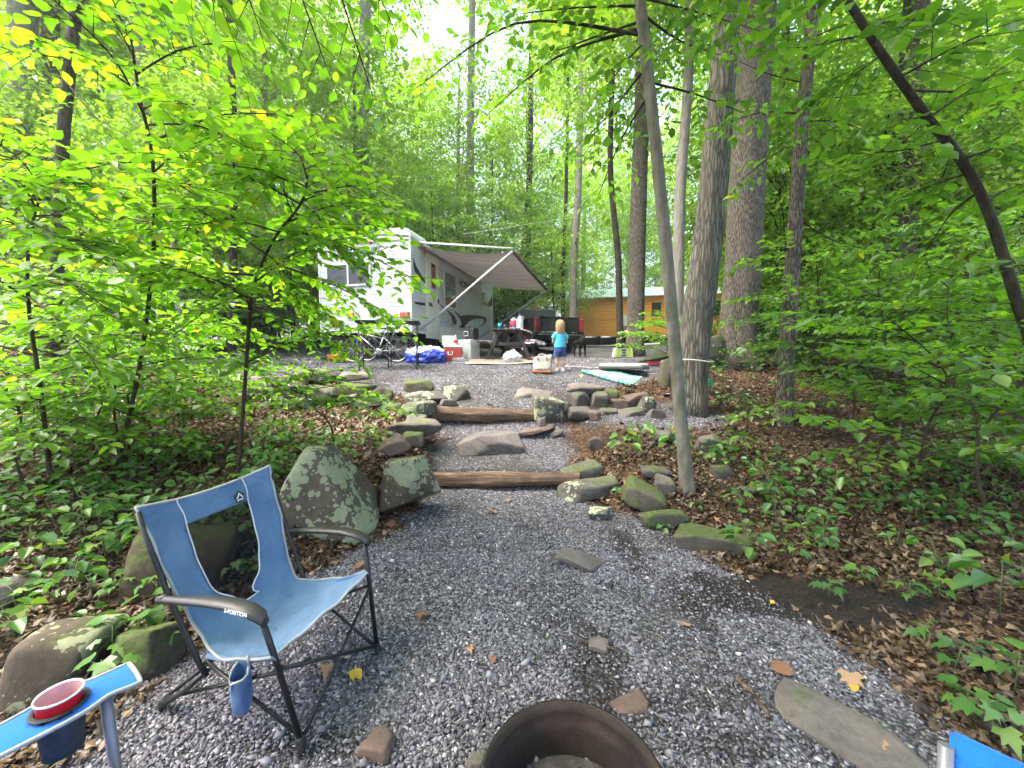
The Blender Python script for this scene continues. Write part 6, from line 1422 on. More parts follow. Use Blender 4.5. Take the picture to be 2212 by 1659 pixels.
for i, (px, d, rz, lab) in enumerate(((990, 9.05, .25, 'grey sneaker in front of the red cooler, the nearer one'), (1001, 9.2, .12, 'grey sneaker in front of the small refrigerator'))):
    g = onT(px, d); sh = thing('sneaker', lab, 'shoe', g + Vector((0, 0, .006)), rz + math.pi, 'pair of grey sneakers')
    ol = [(-.14, -.03), (-.13, .03), (-.05, .04), (.06, .035), (.13, .042), (.145, 0), (.13, -.042), (.05, -.04), (-.06, -.038)]
    MB().poly(ol, .028).build('sole', M['milky'], sh)
    rows = []
    for x, w, h in ((-.13, .02, .03), (-.09, .036, .045), (-.03, .038, .062), (.03, .036, .088), (.08, .036, .10), (.135, .03, .095)): rows.append([Vector((x, w * math.cos(a), .026 + h * math.sin(a))) for a in np.linspace(0, math.pi, 11)])
    MB().grid(rows).build('upper', M['grey_cloth'], sh); MB().tube([(-.02, 0, .085), (.03, 0, .112)], .012, 6).build('laces', M['milky'], sh)
# tall folding camp table with crossed legs, two bottles on it
KT0 = onT(842, 8.25); KT = thing('folding_table', 'tall black folding table with thin crossed legs in front of the bicycles', 'table', KT0, .16)
th = 2.325 - KT0.z + .02
MB().box((0, 0, th), (1.28, .52, .06), bev=.012).build('tabletop', M['dark_plastic'], KT)
for x in (-.58, .0, .58):
    for y in (-.21, .21):
        q = KT0 + Matrix.Rotation(.16, 3, 'Z') @ Vector((x, y, 0)); zg = Tz(q.x, q.y) - KT0.z
        MB().tube([(x, y, zg), (x, y, th - .03)], .011, 8).build('leg', M['black_tube'], KT); MB().box((x, y, zg + .02), (.035, .035, .04), bev=.008).build('foot', M['black_plastic'], KT)
for y in (-.21, .21):
    for x in (-.58, .0):
        for a, b in ((.28, th - .12), (th - .12, .28)): MB().tube([(x, y, a), (x + .58, y, b)], .007, 6).build('cross_brace', M['black_tube'], KT)
for x in (-.58, .58):
    for a, b in ((.28, th - .12), (th - .12, .28)): MB().tube([(x, -.21, a), (x, .21, b)], .007, 6).build('end_brace', M['black_tube'], KT)
KM = Matrix.Translation(KT0) @ Matrix.Rotation(.16, 4, 'Z')
for px, lab, h in ((832.5, 'clear water bottle on the tall folding table', .22), (839, 'white pump bottle on the tall folding table', .20)):
    p = at(px, 697, 8.1); q = KM.inverted() @ p; bt = thing('bottle', lab, 'bottle', KM @ Vector((q.x, -.12, th + .031)))
    MB().lathe([(0, 0), (.032, 0), (.035, .02), (.035, h * .68), (.014, h * .82), (.013, h * .9), (0, h * .9)], 16).build('body', M['milky'] if 'white' in lab else M['clear_p'], bt); MB().lathe([(.016, h * .88), (.016, h), (0, h)], 12).build('cap', M['milky'], bt)
# bicycles
M['bike_silver'] = plain('silver_frame', (.45, .46, .48), .3, .7, .08); M['bike_dark'] = plain('dark_frame', (.02, .03, .035), .35, .2)
def bicycle(label, loc, rz, r=.29, frame='bike_silver', lean=.08):
    b = thing('bicycle', label, 'bicycle', loc, rz); b.rotation_euler = (lean, 0, rz); wb_ = 1.0
    for nm, x in (('rear_wheel', -wb_ / 2), ('front_wheel', wb_ / 2)):
        Mx = Matrix.Translation((x, 0, r)) @ Matrix.Rotation(math.pi / 2, 4, 'X')
        ty = MB().lathe([(r - .022 + .022 * math.cos(a), .022 * math.sin(a)) for a in np.linspace(0, 2 * math.pi, 9)[:-1]], 36, Mx, close=True).build(nm, M['rubber'], b)
        MB().lathe([(r - .045, -.011), (r - .030, -.013), (r - .030, .013), (r - .045, .011)], 36, Mx, close=True).build('rim', M['alu'], ty)
        MB().lathe([(0, -.035), (.02, -.035), (.02, .035), (0, .035)], 12, Mx).build('hub', M['alu'], ty)
        sp_ = MB()
        for k in range(24):
            q = 2 * math.pi * k / 24; sp_.tube([(x + .018 * math.cos(q + .5 * (-1) ** k), .02 * (-1) ** k, r + .018 * math.sin(q + .5 * (-1) ** k)), (x + (r - .04) * math.cos(q), 0, r + (r - .04) * math.sin(q))], .0018, 4, cap=False)
        sp_.build('spokes', M['steel'], ty, kind='stuff')
    bbk, st, hd_ = Vector((-.06, 0, .27)), Vector((-.20, 0, .66)), Vector((.36, 0, .70))
    for nm, a_, c_, rr in (('down_tube', bbk, hd_ - Vector((-.01, 0, .06)), .019), ('seat_tube', bbk, st, .016), ('top_tube', st - Vector((-.02, 0, .08)), hd_, .016)): MB().tube([a_, c_], rr, 10).build(nm, M[frame], b)
    for s in (-1, 1):
        MB().tube([bbk + Vector((0, s * .03, 0)), (-wb_ / 2, s * .05, r)], .010, 8).build('chain_stay', M[frame], b); MB().tube([st - Vector((0, 0, .06)), (-wb_ / 2, s * .05, r)], .008, 8).build('seat_stay', M[frame], b)
        MB().tube([hd_ + Vector((.015, s * .045, -.12)), (wb_ / 2, s * .05, r)], .013, 8).build('fork_leg', M['bike_dark'], b)
        MB().tube([bbk + Vector((0, s * .05, 0)), bbk + Vector((s * .11, s * .07, -s * .10))], .009, 6).build('crank', M['alu'], b); MB().box(bbk + Vector((s * .11, s * .11, -s * .10)), (.08, .07, .018), bev=.004).build('pedal', M['black_plastic'], b)
    MB().tube([hd_ - Vector((-.02, 0, .12)), hd_ + Vector((-.02, 0, .08))], .019, 10).build('head_tube', M[frame], b)
    MB().tube([st, st + Vector((-.03, 0, .12))], .012, 8).build('seat_post', M['alu'], b)
    sd_ = MB(); rows = [[Vector((x, w * math.cos(a), .80 + .02 + hh * math.sin(a))) for a in np.linspace(0, 2 * math.pi, 13)] for x, w, hh in ((-.37, .03, .02), (-.33, .075, .03), (-.25, .065, .028), (-.16, .03, .022), (-.10, .018, .016))]; sd_.grid(rows); sd_.build('saddle', M['black_plastic'], b)
    MB().tube([(.30, -.28, .80), (.33, -.15, .82), (.34, 0, .79), (.33, .15, .82), (.30, .28, .80)], .011, 8).build('handlebar', M['black_tube'], b)
    MB().lathe([(0, -.006), (.085, -.006), (.085, .006), (0, .006)], 24, Matrix.Translation(bbk + Vector((0, -.06, 0))) @ Matrix.Rotation(math.pi / 2, 4, 'X')).build('chain_ring', M['steel'], b)
    return b
g = onT(811, 9.15); bicycle('silver bicycle standing behind the tall folding table', g + Vector((0, 0, .0)), math.pi + .05, .30, 'bike_silver', .08)
g = onT(836, 9.45); bicycle('dark bicycle behind the silver one, close to the trailer', g, math.pi - .10, .31, 'bike_dark', -.10)
M['orange_p'] = plain('orange_plastic', (.62, .22, .02), .5)
g = onT(728, 9.3); ob = thing('crate', 'orange plastic crate on the gravel left of the bicycles', 'crate', g, .2); MB().box((0, 0, .08), (.34, .24, .15), bev=.015, taper=1.06).build('body', M['orange_p'], ob); MB().box((0, 0, .165), (.38, .28, .025), bev=.01).build('rim', M['orange_p'], ob)
# green patterned mat, cushion, rope
def matmat():
    m, n, out = newmat('green_trellis_mat'); b = N(n, 'ShaderNodeBsdfPrincipled'); n.links.new(b.outputs[0], out.inputs[0])
    w = N(n, 'ShaderNodeTexVoronoi', feature='DISTANCE_TO_EDGE'); w.inputs['Scale'].default_value = 3.4; w.inputs['Randomness'].default_value = .15; n.links.new(coords(n), w.inputs['Vector'])
    s = N(n, 'ShaderNodeMath', operation='MULTIPLY'); n.links.new(w.outputs['Distance'], s.inputs[0]); s.inputs[1].default_value = 4.6; fr = N(n, 'ShaderNodeMath', operation='FRACT'); n.links.new(s.outputs[0], fr.inputs[0])
    c = ramp(n, fr.outputs[0], [(.0, (.50, .62, .56)), (.24, (.50, .62, .56)), (.30, (.05, .36, .25)), (1, (.04, .32, .22))]); n.links.new(c, b.inputs['Base Color']); b.inputs['Roughness'].default_value = .8; return m
M['mat'] = matmat(); M['cushion'] = fabricmat('grey_plush', (.38, .35, .37), 300, .5); M['cushion_dark'] = fabricmat('dark_grey_side', (.06, .058, .062))
q4 = [gnd(1258, 807), gnd(1362, 838), gnd(1388, 815), gnd(1308, 799)]
P = []
for u in np.linspace(0, 1, 22):
    row = []
    for v in np.linspace(0, 1, 14):
        p = (q4[0] * (1 - u) + q4[1] * u) * (1 - v) + (q4[3] * (1 - u) + q4[2] * u) * v; p.z = Tz(p.x, p.y) + .020 + .008 * math.sin(8 * u + 5 * v); row.append(p)
    P.append(row)
gm = MB().grid(P).build('ground_mat', M['mat']); tag(gm, 'green and white patterned mat lying on the gravel', 'mat'); gm.modifiers.new('t', 'SOLIDIFY').thickness = .012
MB().tube([r_[0] + Vector((0, 0, .028)) for r_ in P], .03, 8).build('rolled_edge', M['mat'], gm)
g = (gnd(1302, 800) + gnd(1398, 814)) / 2; cu_d = gnd(1398, 814) - gnd(1302, 800)
CS = thing('dog_cushion', 'grey plush dog cushion lying on the green mat', 'cushion', (g.x + .02, g.y + .12, Tz(g.x, g.y + .12) + .045), math.atan2(cu_d.y, cu_d.x))
MB().box((0, 0, .03), (cu_d.length, .52, .06), bev=.028).build('base', M['cushion_dark'], CS)
mb = MB().box((0, 0, .075), (cu_d.length - .03, .50, .09), bev=.042); mb.build('top', M['cushion'], CS, smooth=True)
M['rope'] = plain('white_rope', (.66, .64, .60), .8)
tb = at(1489, 868, 6.2); zt_ = at(1495, 775, 6.2).z; tcx = at(1497, 775, 6.2)
rp = [tcx + Vector((.30 * math.cos(a), .30 * math.sin(a), .02 * math.sin(a * 2) - .03)) for a in np.linspace(0, 2 * math.pi, 25)]
e = CS.location + Vector((cu_d.length * .45, -.2, 0)); e.z = Tz(e.x, e.y) + .015
low = at(1466, 800, 6.0); mids = [rp[12] + Vector((-.02, -.05, -.12)), low, Vector((e.x + .35, e.y - .1, Tz(e.x + .35, e.y - .1) + .02)), e]
tag(MB().tube(rp, .010, 6).tube(smooth_path([rp[12]] + mids, 5), .009, 6).build('rope', M['rope']), 'white rope knotted round the shagbark tree and trailing to the cushion', 'rope')
g1, g2 = gnd(1310, 796), gnd(1220, 792); tag(MB().tube([Vector((g1.x + (g2.x - g1.x) * t, g1.y + (g2.y - g1.y) * t + .06 * math.sin(5 * t), Tz(g1.x + (g2.x - g1.x) * t, g1.y + (g2.y - g1.y) * t) + .012)) for t in np.linspace(0, 1, 14)], .007, 6).build('lead', M['rope']), 'thin white lead lying on the gravel between cushion and child', 'lead')
# pale green slanted crate, red tray, plate, marker, guy line
M['lime'] = plain('lime_plastic', (.42, .52, .10), .5); M['pale_green'] = plain('pale_green_plastic', (.42, .50, .40), .6)
g = onT(1344, 11.0); TBX = thing('tool_crate', 'pale crate with lime green bands at the far edge of the gravel', 'crate', g, 0)
MB().poly([(-.27, 0), (.27, 0), (.22, .26), (-.22, .26)], .3, Matrix.Translation((0, .15, .01)) @ XZ).build('body', M['pale_green'], TBX)
for s in (-1, 1):
    MB().poly([(s * .265, .0), (s * .19, .0), (s * .15, .27), (s * .222, .27)], .016, Matrix.Translation((0, -.152, .01)) @ XZ).build('end_band', M['lime'], TBX)
    MB().poly([(s * .14, .02), (s * .05, .11), (s * .05, .14), (s * .14, .24)], .014, Matrix.Translation((0, -.152, .01)) @ XZ).build('band', M['lime'], TBX)
for z in (.06, .13, .20): MB().box((0, -.157, z), (.12, .012, .03)).build('slot', M['under'], TBX)
MB().box((0, -.15, .285), (.42, .05, .025), bev=.006).build('handle_bar', M['black_p'], TBX)
M['maroon'] = plain('maroon_plastic', (.34, .03, .07), .45)
g = onT(1411, 8.7); tr_ = thing('tray', 'small dark red tray by the mossy boulder', 'tray', g, .1)
MB().box((0, 0, .012), (.24, .16, .02)).build('bottom', M['maroon'], tr_)
for x, y, w, d in ((0, .085, .26, .02), (0, -.085, .26, .02), (.125, 0, .02, .15), (-.125, 0, .02, .15)): MB().box((x, y, .045), (w, d, .085), bev=.005).build('side', M['maroon'], tr_)
g = gnd(1437, 854); tag(MB().lathe([(0, .012), (.05, .012), (.075, .022), (.078, .026), (.05, .006), (0, .005)], 28, Matrix.Translation(g + Vector((0, 0, .01)))).build('paper_plate', M['milky']), 'white paper plate lying on the gravel near the shagbark tree', 'plate')
M['green_paint'] = plain('green_paint', (.03, .26, .17), .5); g = gnd(1514, 862); mk = thing('valve_marker', 'small green marker post behind the foot of the shagbark tree', 'marker', (g.x + .22, g.y + .15, Tz(g.x + .22, g.y + .15)), .2)
MB().box((0, 0, .12), (.03, .03, .26)).build('stake', M['dark_wood'], mk); MB().box((0, -.022, .20), (.085, .012, .14), bev=.004).build('plate', M['green_paint'], mk)
tag(MB().tube([at(1000, 506, 16.3), at(1110, 489, 18), at(1246, 468, 20.4)], .007, 5).build('guy_line', M['rope']), 'thin pale line strung from the trailer roof to the trees', 'line')

# ------------------------------------------------------------------ child, seen from behind
def skin_obj(name, verts, edges, rads, mat, parent, root=0, sub=2):
    me_ = bpy.data.meshes.new(name); me_.from_pydata([tuple(v) for v in verts], edges, []); o = bpy.data.objects.new(name, me_); COL.objects.link(o)
    sk = o.modifiers.new('skin', 'SKIN'); sk.use_smooth_shade = True; sb = o.modifiers.new('sub', 'SUBSURF'); sb.levels = sub; sb.render_levels = sub
    for i, rr in enumerate(rads):
        d = me_.skin_vertices[0].data[i]; d.radius = rr if isinstance(rr, tuple) else (rr, rr); d.use_root = (i == root)
    dg = bpy.context.evaluated_depsgraph_get(); me2 = bpy.data.meshes.new_from_object(o.evaluated_get(dg)); bpy.data.objects.remove(o)
    me2.materials.clear(); me2.materials.append(mat); me2.polygons.foreach_set('use_smooth', [True] * len(me2.polygons)); return link(name, me2, parent)
M['skin'] = plain('skin', (.50, .29, .21), .55, 0, .06, 20); M['hair'] = barkmat('blond_hair', (.20, .125, .06), (.50, .36, .20), 90, 5, .5, 0, 'smooth')
M['shirt'] = fabricmat('sky_blue_shirt', (.06, .40, .60), 600, .5); M['denim'] = fabricmat('denim', (.025, .06, .20), 600, .5); M['shoe_white'] = plain('white_shoe', (.68, .68, .70), .6)
g = onT(1209.5, 7.95); KID = thing('person', 'small child with blond hair, sky blue shirt and denim shorts seen from behind', 'person', g, 0.06)
# local: x right, y away from the camera (facing), z up ; height about 1.06 m
kv = [(0, 0, .52), (0, .005, .62), (0, .01, .72), (0, 0, .80), (0, .0, .845), (0, .01, .93), (0, .012, 1.0),
      (.055, 0, .47), (.062, .012, .29), (.060, -.012, .17), (.062, 0, .05), (.066, .06, .025), (-.055, 0, .47), (-.062, .012, .29), (-.060, -.012, .17), (-.062, 0, .05), (-.066, .06, .025),
      (.085, 0, .785), (.125, .0, .70), (.145, .02, .61), (.115, .10, .575), (.085, .16, .585), (-.085, 0, .785), (-.125, 0, .70), (-.145, .02, .61), (-.115, .10, .575), (-.085, .16, .585)]
ke = [(0, 1), (1, 2), (2, 3), (3, 4), (4, 5), (5, 6), (0, 7), (7, 8), (8, 9), (9, 10), (10, 11), (0, 12), (12, 13), (13, 14), (14, 15), (15, 16), (3, 17), (17, 18), (18, 19), (19, 20), (20, 21), (3, 22), (22, 23), (23, 24), (24, 25), (25, 26)]
kr = [(.085, .07), (.08, .06), (.085, .06), (.06, .045), .033, (.068, .075), (.055, .06), .062, .040, .042, .026, .02, .062, .040, .042, .026, .02, .036, .030, .026, .020, .020, .036, .030, .026, .020, .020]
skin_obj('body', kv, ke, kr, M['skin'], KID)
for s in (-1, 1):
    hb = Vector((s * .085, .16, .585))
    for k, (dx, dz, ln) in enumerate(((-.016, .012, .045), (-.016, .003, .05), (-.015, -.006, .048), (-.012, -.014, .04))): MB().tube([hb + Vector((s * dx * .3, .01, dz)), hb + Vector((s * dx, .035, dz)), hb + Vector((s * (dx - .012), .03 + ln * .5, dz - .006))], [.0065, .006, .0045], 6).build('finger', M['skin'], KID)
    MB().tube([hb + Vector((s * .004, .005, .014)), hb + Vector((-s * .012, .025, .026))], [.007, .005], 6).build('thumb', M['skin'], KID)
def ell(c, rx, ry, n=20, ph=0): return [Vector((c[0] + rx * math.cos(a), c[1] + ry * math.sin(a), c[2])) for a in np.linspace(0, 2 * math.pi, n + 1)]
rows = [ell((0, .0, .50), .128, .098), ell((0, .0, .54), .122, .094), ell((0, .0, .62), .112, .085), ell((0, .005, .70), .112, .082), ell((0, .0, .76), .114, .074), ell((0, 0, .795), .085, .06), ell((0, 0, .815), .05, .047)]
for i, r_ in enumerate(rows):
    for j, p in enumerate(r_): p.x += .004 * math.sin(j * 2.1 + i * 1.7); p.y += .004 * math.cos(j * 1.7 + i)
sh = MB().grid(rows).build('shirt', M['shirt'], KID)
for s in (-1, 1):
    MB().tube([(s * .075, 0, .775), (s * .11, 0, .735), (s * .137, .005, .68)], [.05, .049, .05], 14, cap=False).build('sleeve', M['shirt'], sh)
rows = [ell((0, .0, .53), .110, .088), ell((0, .0, .46), .122, .100), ell((0, .0, .41), .128, .098)]
so_ = MB().grid(rows).build('shorts', M['denim'], KID)
for s in (-1, 1): MB().tube([(s * .058, 0, .44), (s * .064, .0, .37), (s * .068, .002, .31)], [.066, .067, .069], 16, cap=False).build('shorts_leg', M['denim'], so_)
for s in (-1, 1):
    sx = s * .064; fo = MB(); rows = []
    for y, w, h in ((-.045, .022, .05), (-.02, .032, .062), (.02, .034, .058), (.06, .036, .04), (.095, .030, .028), (.108, .012, .014)): rows.append([Vector((sx + w * math.cos(a), y, .014 + h * max(0, math.sin(a)) - .012 * (math.sin(a) < 0))) for a in np.linspace(0, 2 * math.pi, 15)])
    fo.grid(rows); fo.add(rows[0][:-1], [list(range(14))]); fo.build('shoe', M['shoe_white'], KID); MB().tube([(sx, -.004, .065), (sx, -.004, .085)], .031, 12, cap=False).build('sock', M['shoe_white'], KID)
hr = MB(); rows = []
for z, rx, ry, cy_ in ((1.062, .02, .02, .005), (1.05, .055, .058, .0), (1.02, .083, .088, -.002), (.97, .093, .098, -.006), (.92, .094, .095, -.012), (.87, .092, .083, -.02), (.82, .088, .066, -.024), (.775, .080, .050, -.028), (.745, .062, .035, -.03)):
    row = []
    for j, a in enumerate(np.linspace(math.radians(-205), math.radians(25), 26)):
        k = 1 + .035 * math.sin(j * 2.7) * (1.1 - (z - .74) * 2); row.append(Vector((rx * k * math.cos(a), cy_ + ry * k * math.sin(a), z + (.028 * math.sin(j * 1.9) * math.sin(j * .7 + 1) if z < .80 else 0))))
    rows.append(row)
hr.grid(rows); ho = hr.build('hair', M['hair'], KID); ho.modifiers.new('t', 'SOLIDIFY').thickness = .012
# face (turned away)
for s in (-1, 1):
    MB().lathe([(.0, -.011), (.008, -.008), (.011, 0), (.008, .008), (0, .011)], 10, Matrix.Translation((s * .03, .078, .945))).build('eye', M['black_p'], KID); MB().lathe([(.0, -.02), (.012, -.012), (.014, 0), (.012, .012), (0, .02)], 10, Matrix.Translation((s * .078, .01, .93))).build('ear', M['skin'], KID)
MB().tube([(0, .08, .945), (0, .095, .918), (0, .084, .912)], [.006, .010, .007], 8).build('nose', M['skin'], KID); MB().tube([(-.018, .078, .89), (0, .084, .887), (.018, .078, .89)], .004, 6).build('mouth', M['maroon'], KID)

# ------------------------------------------------------------------ dog
M['fur'] = plain('black_fur', (.006, .0055, .0055), .85, 0, .4, 30, .4, 120, spec=.15)
g = onT(1253, 11.6); DOG = thing('dog', 'black short-haired dog standing on the gravel behind the child', 'dog', g, math.radians(62))
# local: x forward (away), y left, z up
dv = [(-.24, 0, .46), (-.08, 0, .45), (.10, 0, .44), (.24, 0, .47), (.34, .03, .56), (.42, .05, .62), (.50, .06, .595), (.56, .065, .575),
      (-.24, .085, .40), (-.16, .095, .29), (-.28, .09, .19), (-.25, .09, .05), (-.20, .09, .018), (-.24, -.085, .40), (-.18, -.095, .29), (-.30, -.09, .19), (-.27, -.09, .05), (-.22, -.09, .018),
      (.22, .075, .38), (.19, .08, .26), (.23, .08, .14), (.22, .08, .03), (.26, .08, .016), (.22, -.075, .38), (.20, -.08, .26), (.24, -.08, .14), (.23, -.08, .03), (.27, -.08, .016),
      (-.31, 0, .45), (-.38, .0, .36), (-.41, .01, .25), (-.40, .01, .17), (.40, .10, .66), (.40, .0, .67)]
de = [(0, 1), (1, 2), (2, 3), (3, 4), (4, 5), (5, 6), (6, 7), (0, 8), (8, 9), (9, 10), (10, 11), (11, 12), (0, 13), (13, 14), (14, 15), (15, 16), (16, 17), (3, 18), (18, 19), (19, 20), (20, 21), (21, 22), (3, 23), (23, 24), (24, 25), (25, 26), (26, 27), (0, 28), (28, 29), (29, 30), (30, 31), (5, 32), (5, 33)]
drd = [(.085, .09), (.09, .085), (.105, .12), (.095, .12), .075, .068, .045, .032, .075, .048, .028, .022, .024, .075, .048, .028, .022, .024, .055, .036, .026, .022, .026, .055, .036, .026, .022, .026, .028, .018, .014, .008, .018, .018]
skin_obj('body', dv, de, drd, M['fur'], DOG)
MB().lathe([(.082, -.012), (.086, 0), (.082, .012)], 20, Matrix.Translation((.33, .028, .55)) @ Matrix.Rotation(.9, 4, 'Y')).build('collar', M['red_p'], DOG)
MB().lathe([(0, -.012), (.014, -.008), (.016, 0), (0, .01)], 10, Matrix.Translation((.588, .066, .58))).build('nose', M['black_p'], DOG)

# ------------------------------------------------------------------ seedlings and low plants
def leaf_obj_mesh(name, tpl, mat, t):
    v, f, tt = leaves_arrays(np.zeros((1, 3)), np.array([[0, 1.0, 0]]), np.array([[0, 0, 1.0]]), np.ones(1), np.array([t]), tpl); return np_mesh(name, v, f, mat, tt)
LM = [leaf_obj_mesh('leaf', tp, M['herb'], t) for tp in (LOBE, OVAL) for t in (.25, .55, .85)]
def plant(x, y, h, n, ls, label, group, r, kind, spread=1.0, name='seedling'):
    root = thing(name, label, 'plant', (x, y, Tz(x, y) - .01), r.random() * 6.28, group)
    top = Vector((r.normal(0, .15) * h, r.normal(0, .15) * h, h)); st = MB(); st.tube([(0, 0, 0), top * .5 + Vector((0, 0, .02)), top], [.0035, .003, .002], 5)
    for k in range(n):
        a = k * 2.4 + r.random() * .7; t = .45 + .55 * k / max(1, n - 1); p = top * t; q = p + Vector((math.cos(a), math.sin(a), .35)) * h * .35 * spread * (1.2 - .5 * t); st.tube([p, q], .0016, 4, cap=False)
        s = ls * (.7 + .5 * r.random()); o = link('leaf', LM[(0 if kind == 'lobe' else 3) + int(r.integers(0, 3))], root, q); o.scale = (s, s, s)
        o.rotation_euler = Euler((r.normal(-.15, .2), r.normal(0, .22), a - math.pi / 2), 'XYZ')
    st.build('stem', M['herb_stem'], root); return root
M['herb_stem'] = plain('green_stem', (.10, .15, .05), .7)
r = np.random.default_rng(555)
near = [(1345, 1085, 'pale seedling sprouting over the rounded stone', 'oval', .16, 7), (1425, 1150, 'bright little seedling before the long mossy stone', 'oval', .09, 5), (1500, 1100, 'single small seedling in the litter above the flat mossy stone', 'oval', .10, 4), (1790, 1290, 'maple seedling at the dark bare soil on the right', 'lobe', .12, 6), (1850, 1265, 'seedling with lobed leaves next to dark soil', 'lobe', .13, 7),
        (1960, 1300, 'lobed seedling right of the dark soil', 'lobe', .14, 8), (2030, 1290, 'lobed seedling further towards the right edge', 'lobe', .13, 6), (1935, 1180, 'broad-leaved seedling above the lobed ones', 'oval', .15, 6), (2000, 1390, 'lobed seedling below the right-hand cluster', 'lobe', .12, 5), (2060, 1450, 'seedling with wide lobed leaves near the right edge', 'lobe', .14, 7),
        (2090, 1540, 'large-leaved seedling in the lower right', 'lobe', .13, 7), (2150, 1600, 'leafy plant at the right edge above the blue chair', 'lobe', .16, 8), (2190, 1500, 'leafy plant cut by the right edge', 'lobe', .2, 9), (2160, 1330, 'tall yellow-green plant at the right edge', 'oval', .34, 10), (215, 1360, 'green seedling beside the camp chair back leg', 'oval', .12, 6), (300, 1390, 'small plant growing over the grey round boulder', 'oval', .16, 8), (150, 1290, 'large-leaved plant at the left edge', 'oval', .22, 9),
        (60, 1240, 'broad-leaved plant cut by the left edge', 'oval', .24, 9), (230, 1210, 'plant with broad leaves left of the camp chair', 'lobe', .2, 8), (745, 1005, 'green seedling behind the big pointed boulder', 'oval', .2, 8), (735, 960, 'green seedling in the litter below the stone wall', 'oval', .12, 6), (1445, 985, 'leafy seedling left of the slender tree', 'oval', .28, 10), (1345, 1000, 'tall leafy seedling right of the lower log', 'oval', .34, 10), (1380, 960, 'bright leafy seedling beside the pale slab', 'oval', .28, 10), (1560, 1010, 'broad leafy seedling right of the slender tree', 'lobe', .25, 9), (1590, 985, 'yellow-green seedling right of the slender tree', 'lobe', .28, 9), (1180, 905, 'small fern-like sprig by the greenish stone', 'oval', .14, 6), (1250, 900, 'leafy sprig in front of the right low wall', 'oval', .16, 8)]
for px, py, lab, kd, h, n in near:
    g = gnd(px, py); plant(g.x, g.y, h, n, h * .30 + .032, lab, None, r, kd)
def scatter(n, test, label, group, hlo, hhi, seed, name='seedling', parts=True):
    r = np.random.default_rng(seed); c = 0; tries = 0
    while c < n and tries < n * 60:
        tries += 1; y = 1.6 + 7.5 * r.random() ** 1.2; x = (r.random() * 2 - 1) * (1.4 * y)
        if not test(x, y) or gmask(x, y) > .2 or (-4.6 < x < -1.0 and 4.9 < y < 8) or fbm(x * .9, y * .9, 91, 3) < -.06: continue
        h = hlo + (hhi - hlo) * r.random(); plant(x, y, h, int(r.integers(5, 9)), .045 + .17 * h, label, group, r, 'lobe' if r.random() < .4 else 'oval', name=name); c += 1
scatter(95, lambda x, y: x > 1.6 and y > 2.0, 'low green seedling in the leaf litter right of the path', 'seedlings right of the path', .10, .30, 71)
scatter(95, lambda x, y: x < -1.5, 'low green seedling in the leaf litter left of the path', 'seedlings left of the path', .10, .30, 72)
# ground cover thicker than anyone could count
def cover(n, seed, xr, yr, s0, s1):
    r = np.random.default_rng(seed); k = n * 3; y = yr[0] + (yr[1] - yr[0]) * r.random(k); x = xr[0] + (xr[1] - xr[0]) * r.random(k)
    d = fbm(x * .8, y * .8, 91, 3); ok = (gmask(x, y) < .15) & visible(x, y) & ~((x > -4.6) & (x < -1.0) & (y > 4.6) & (y < 8)) & (d > -.04 + .10 * r.random(k)); x, y = x[ok][:n], y[ok][:n]; k = len(x)
    a = r.random(k) * 6.28; hh = .04 + .16 * r.random(k) * (1 + np.clip(d[ok][:n] * 2, 0, 1))
    return (np.stack([x, y, T(x, y) + hh], -1), np.stack([np.cos(a), np.sin(a), r.normal(-.2, .25, k)], -1), np.stack([r.normal(0, .3, k), r.normal(0, .3, k), np.ones(k)], -1), s0 + (s1 - s0) * r.random(k), np.clip(r.normal(.45, .22, k), 0, 1))
Lc = catL([cover(2600, 5, (-9, -1.8), (2.6, 7.5), .05, .10), cover(3000, 6, (1.9, 11), (2.6, 9), .05, .10), cover(2500, 7, (-16, -5), (6, 16), .07, .13), cover(3500, 8, (4, 20), (8, 22), .07, .13)])
link('ground_cover', leaf_mesh('ground_cover', Lc, M['herb'], OVAL), kind='stuff', label='low green ground cover over the forest floor')

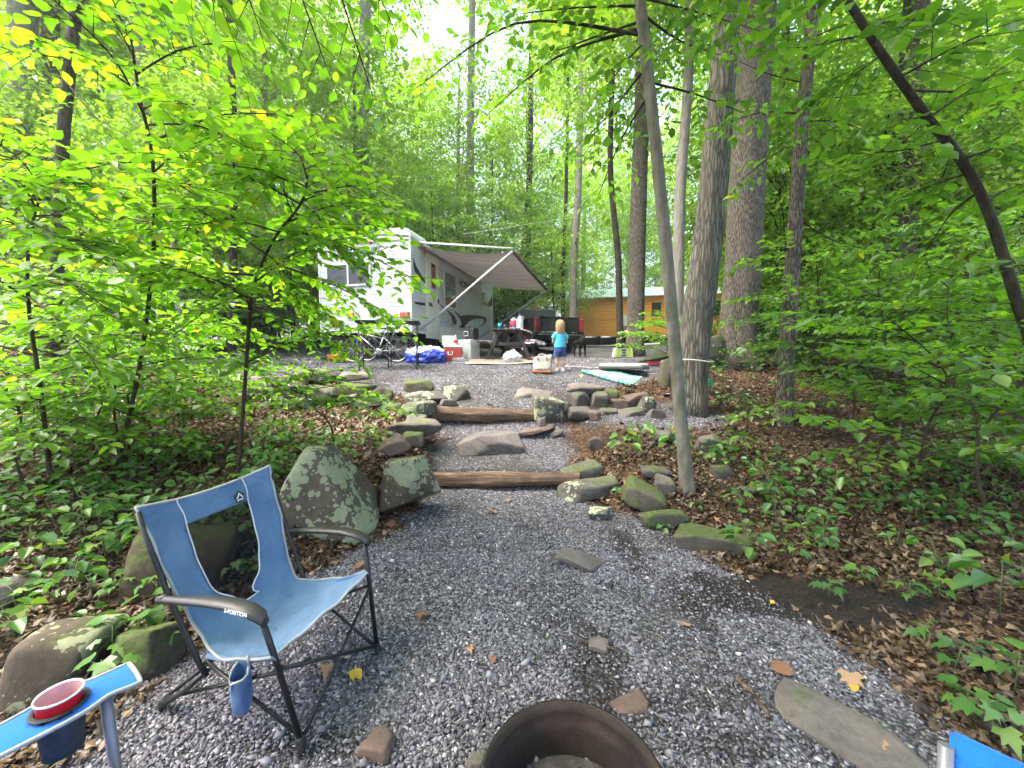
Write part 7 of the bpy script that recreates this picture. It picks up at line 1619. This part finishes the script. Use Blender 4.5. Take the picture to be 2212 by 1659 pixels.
# ------------------------------------------------------------------ single fallen leaves, twigs on the gravel
M['dry_tan'] = plain('dry_tan_leaf', (.34, .21, .12), .8, 0, .2, 30); M['dry_yellow'] = plain('yellow_leaf', (.58, .38, .03), .7, 0, .15, 30); M['dry_brown'] = plain('dry_brown_leaf', (.19, .09, .05), .8, 0, .25, 30)
FL = {k: leaf_obj_mesh('fallen', LOBE if k != 'dry_yellow' else OVAL, M[k], .5) for k in ('dry_tan', 'dry_yellow', 'dry_brown')}
for i, (px, py, s, k, lab) in enumerate([(1846, 1520, .06, 'dry_yellow', 'yellow leaf lying on the broad flat slab'), (1262, 834, .10, 'dry_yellow', 'curled yellow leaf on top of the flat-topped slab'), (1664, 1310, .05, 'dry_yellow', 'small orange leaf on the gravel at right'), (1012, 1405, .05, 'dry_tan', 'pale leaf on the gravel below the camp chair level, middle'), (1066, 1426, .045, 'dry_brown', 'brown leaf on the gravel near the centre'),
        (1485, 1360, .06, 'dry_tan', 'tan leaf on the gravel right of centre'), (920, 1330, .09, 'dry_brown', 'curled brown leaf on the gravel right of the camp chair'), (705, 1265 + 180, .08, 'dry_tan', 'tan lobed leaf on gravel behind the chair front leg'), (1690, 1465, .10, 'dry_brown', 'brown leaf at the top of the broad flat slab'), (1835, 1462, .11, 'dry_tan', 'big tan leaf near the broad flat slab'), (775, 1232, .10, 'dry_brown', 'brown leaf beside the big pointed boulder'),
        (1095, 1082, .09, 'dry_tan', 'tan leaf on the gravel below the lower log'), (1068, 1112, .11, 'dry_tan', 'tan lobed leaf on the gravel, larger, below the lower log'), (890, 1188, .07, 'dry_brown', 'flat brown leaf on the gravel by the blocky boulder'), (855, 1136, .12, 'dry_brown', 'brown leaf at the foot of the blocky boulder'), (760, 1455, .09, 'dry_yellow', 'yellowish leaf on gravel under the camp chair'), (1880, 1620, .09, 'dry_tan', 'tan leaf right of the broad flat slab'), (288, 1262, .06, 'dry_yellow', 'yellow leaf on the brown mossy boulder'), (1052, 876, .1, 'dry_brown', 'brown leaf on the gravel above the upper log')]):
    g = gnd(px, py); rr = np.random.default_rng(900 + i)
    zoff = {0: .055, 1: .20}.get(i, .02)
    o = link('fallen_leaf', FL[k], None, (g.x, g.y, g.z + zoff)); o.scale = (s, s, s); o.rotation_euler = (rr.normal(0, .2), rr.normal(0, .2), rr.random() * 6.28); tag(o, lab, 'leaf', 'fallen leaves on the gravel')
for i, (a, b, rad, lab) in enumerate([((1590, 1475), (1665, 1560), .010, 'brown stick lying on the gravel left of the broad flat slab'), ((1285, 1402), (1340, 1418), .006, 'short grey twig by the half-buried flat stone'), ((840, 1185), (905, 1158), .005, 'thin pale twig beside the big pointed boulder'), ((1120, 1285), (1180, 1262), .003, 'thin curved twig on the open gravel')]):
    p, q = gnd(*a), gnd(*b); m_ = (p + q) / 2 + Vector((.01, .01, .012)); tag(MB().tube(smooth_path([p + Vector((0, 0, .02)), m_ + Vector((0, 0, .012)), q + Vector((0, 0, .02))], 4), [rad * (1 - .05 * k) for k in range(9)], 6).build('twig', M['log']), lab, 'twig')

# ------------------------------------------------------------------ thin summer haze between the trees
hm, hn, hout = newmat('haze'); vp = N(hn, 'ShaderNodeVolumePrincipled'); vp.inputs['Color'].default_value = (.93, .96, 1.0, 1); vp.inputs['Density'].default_value = .0016; vp.inputs['Anisotropy'].default_value = .2
hn.links.new(vp.outputs[0], hout.inputs['Volume'])
zlo = float(ZZ.min()) - 1.0
hz = MB().box((0, (gy.min() + gy.max()) / 2, (zlo + 34) / 2), (gx.max() - gx.min() + 4, gy.max() - gy.min() + 4, 34 - zlo)).build('haze', hm, None, kind='stuff')
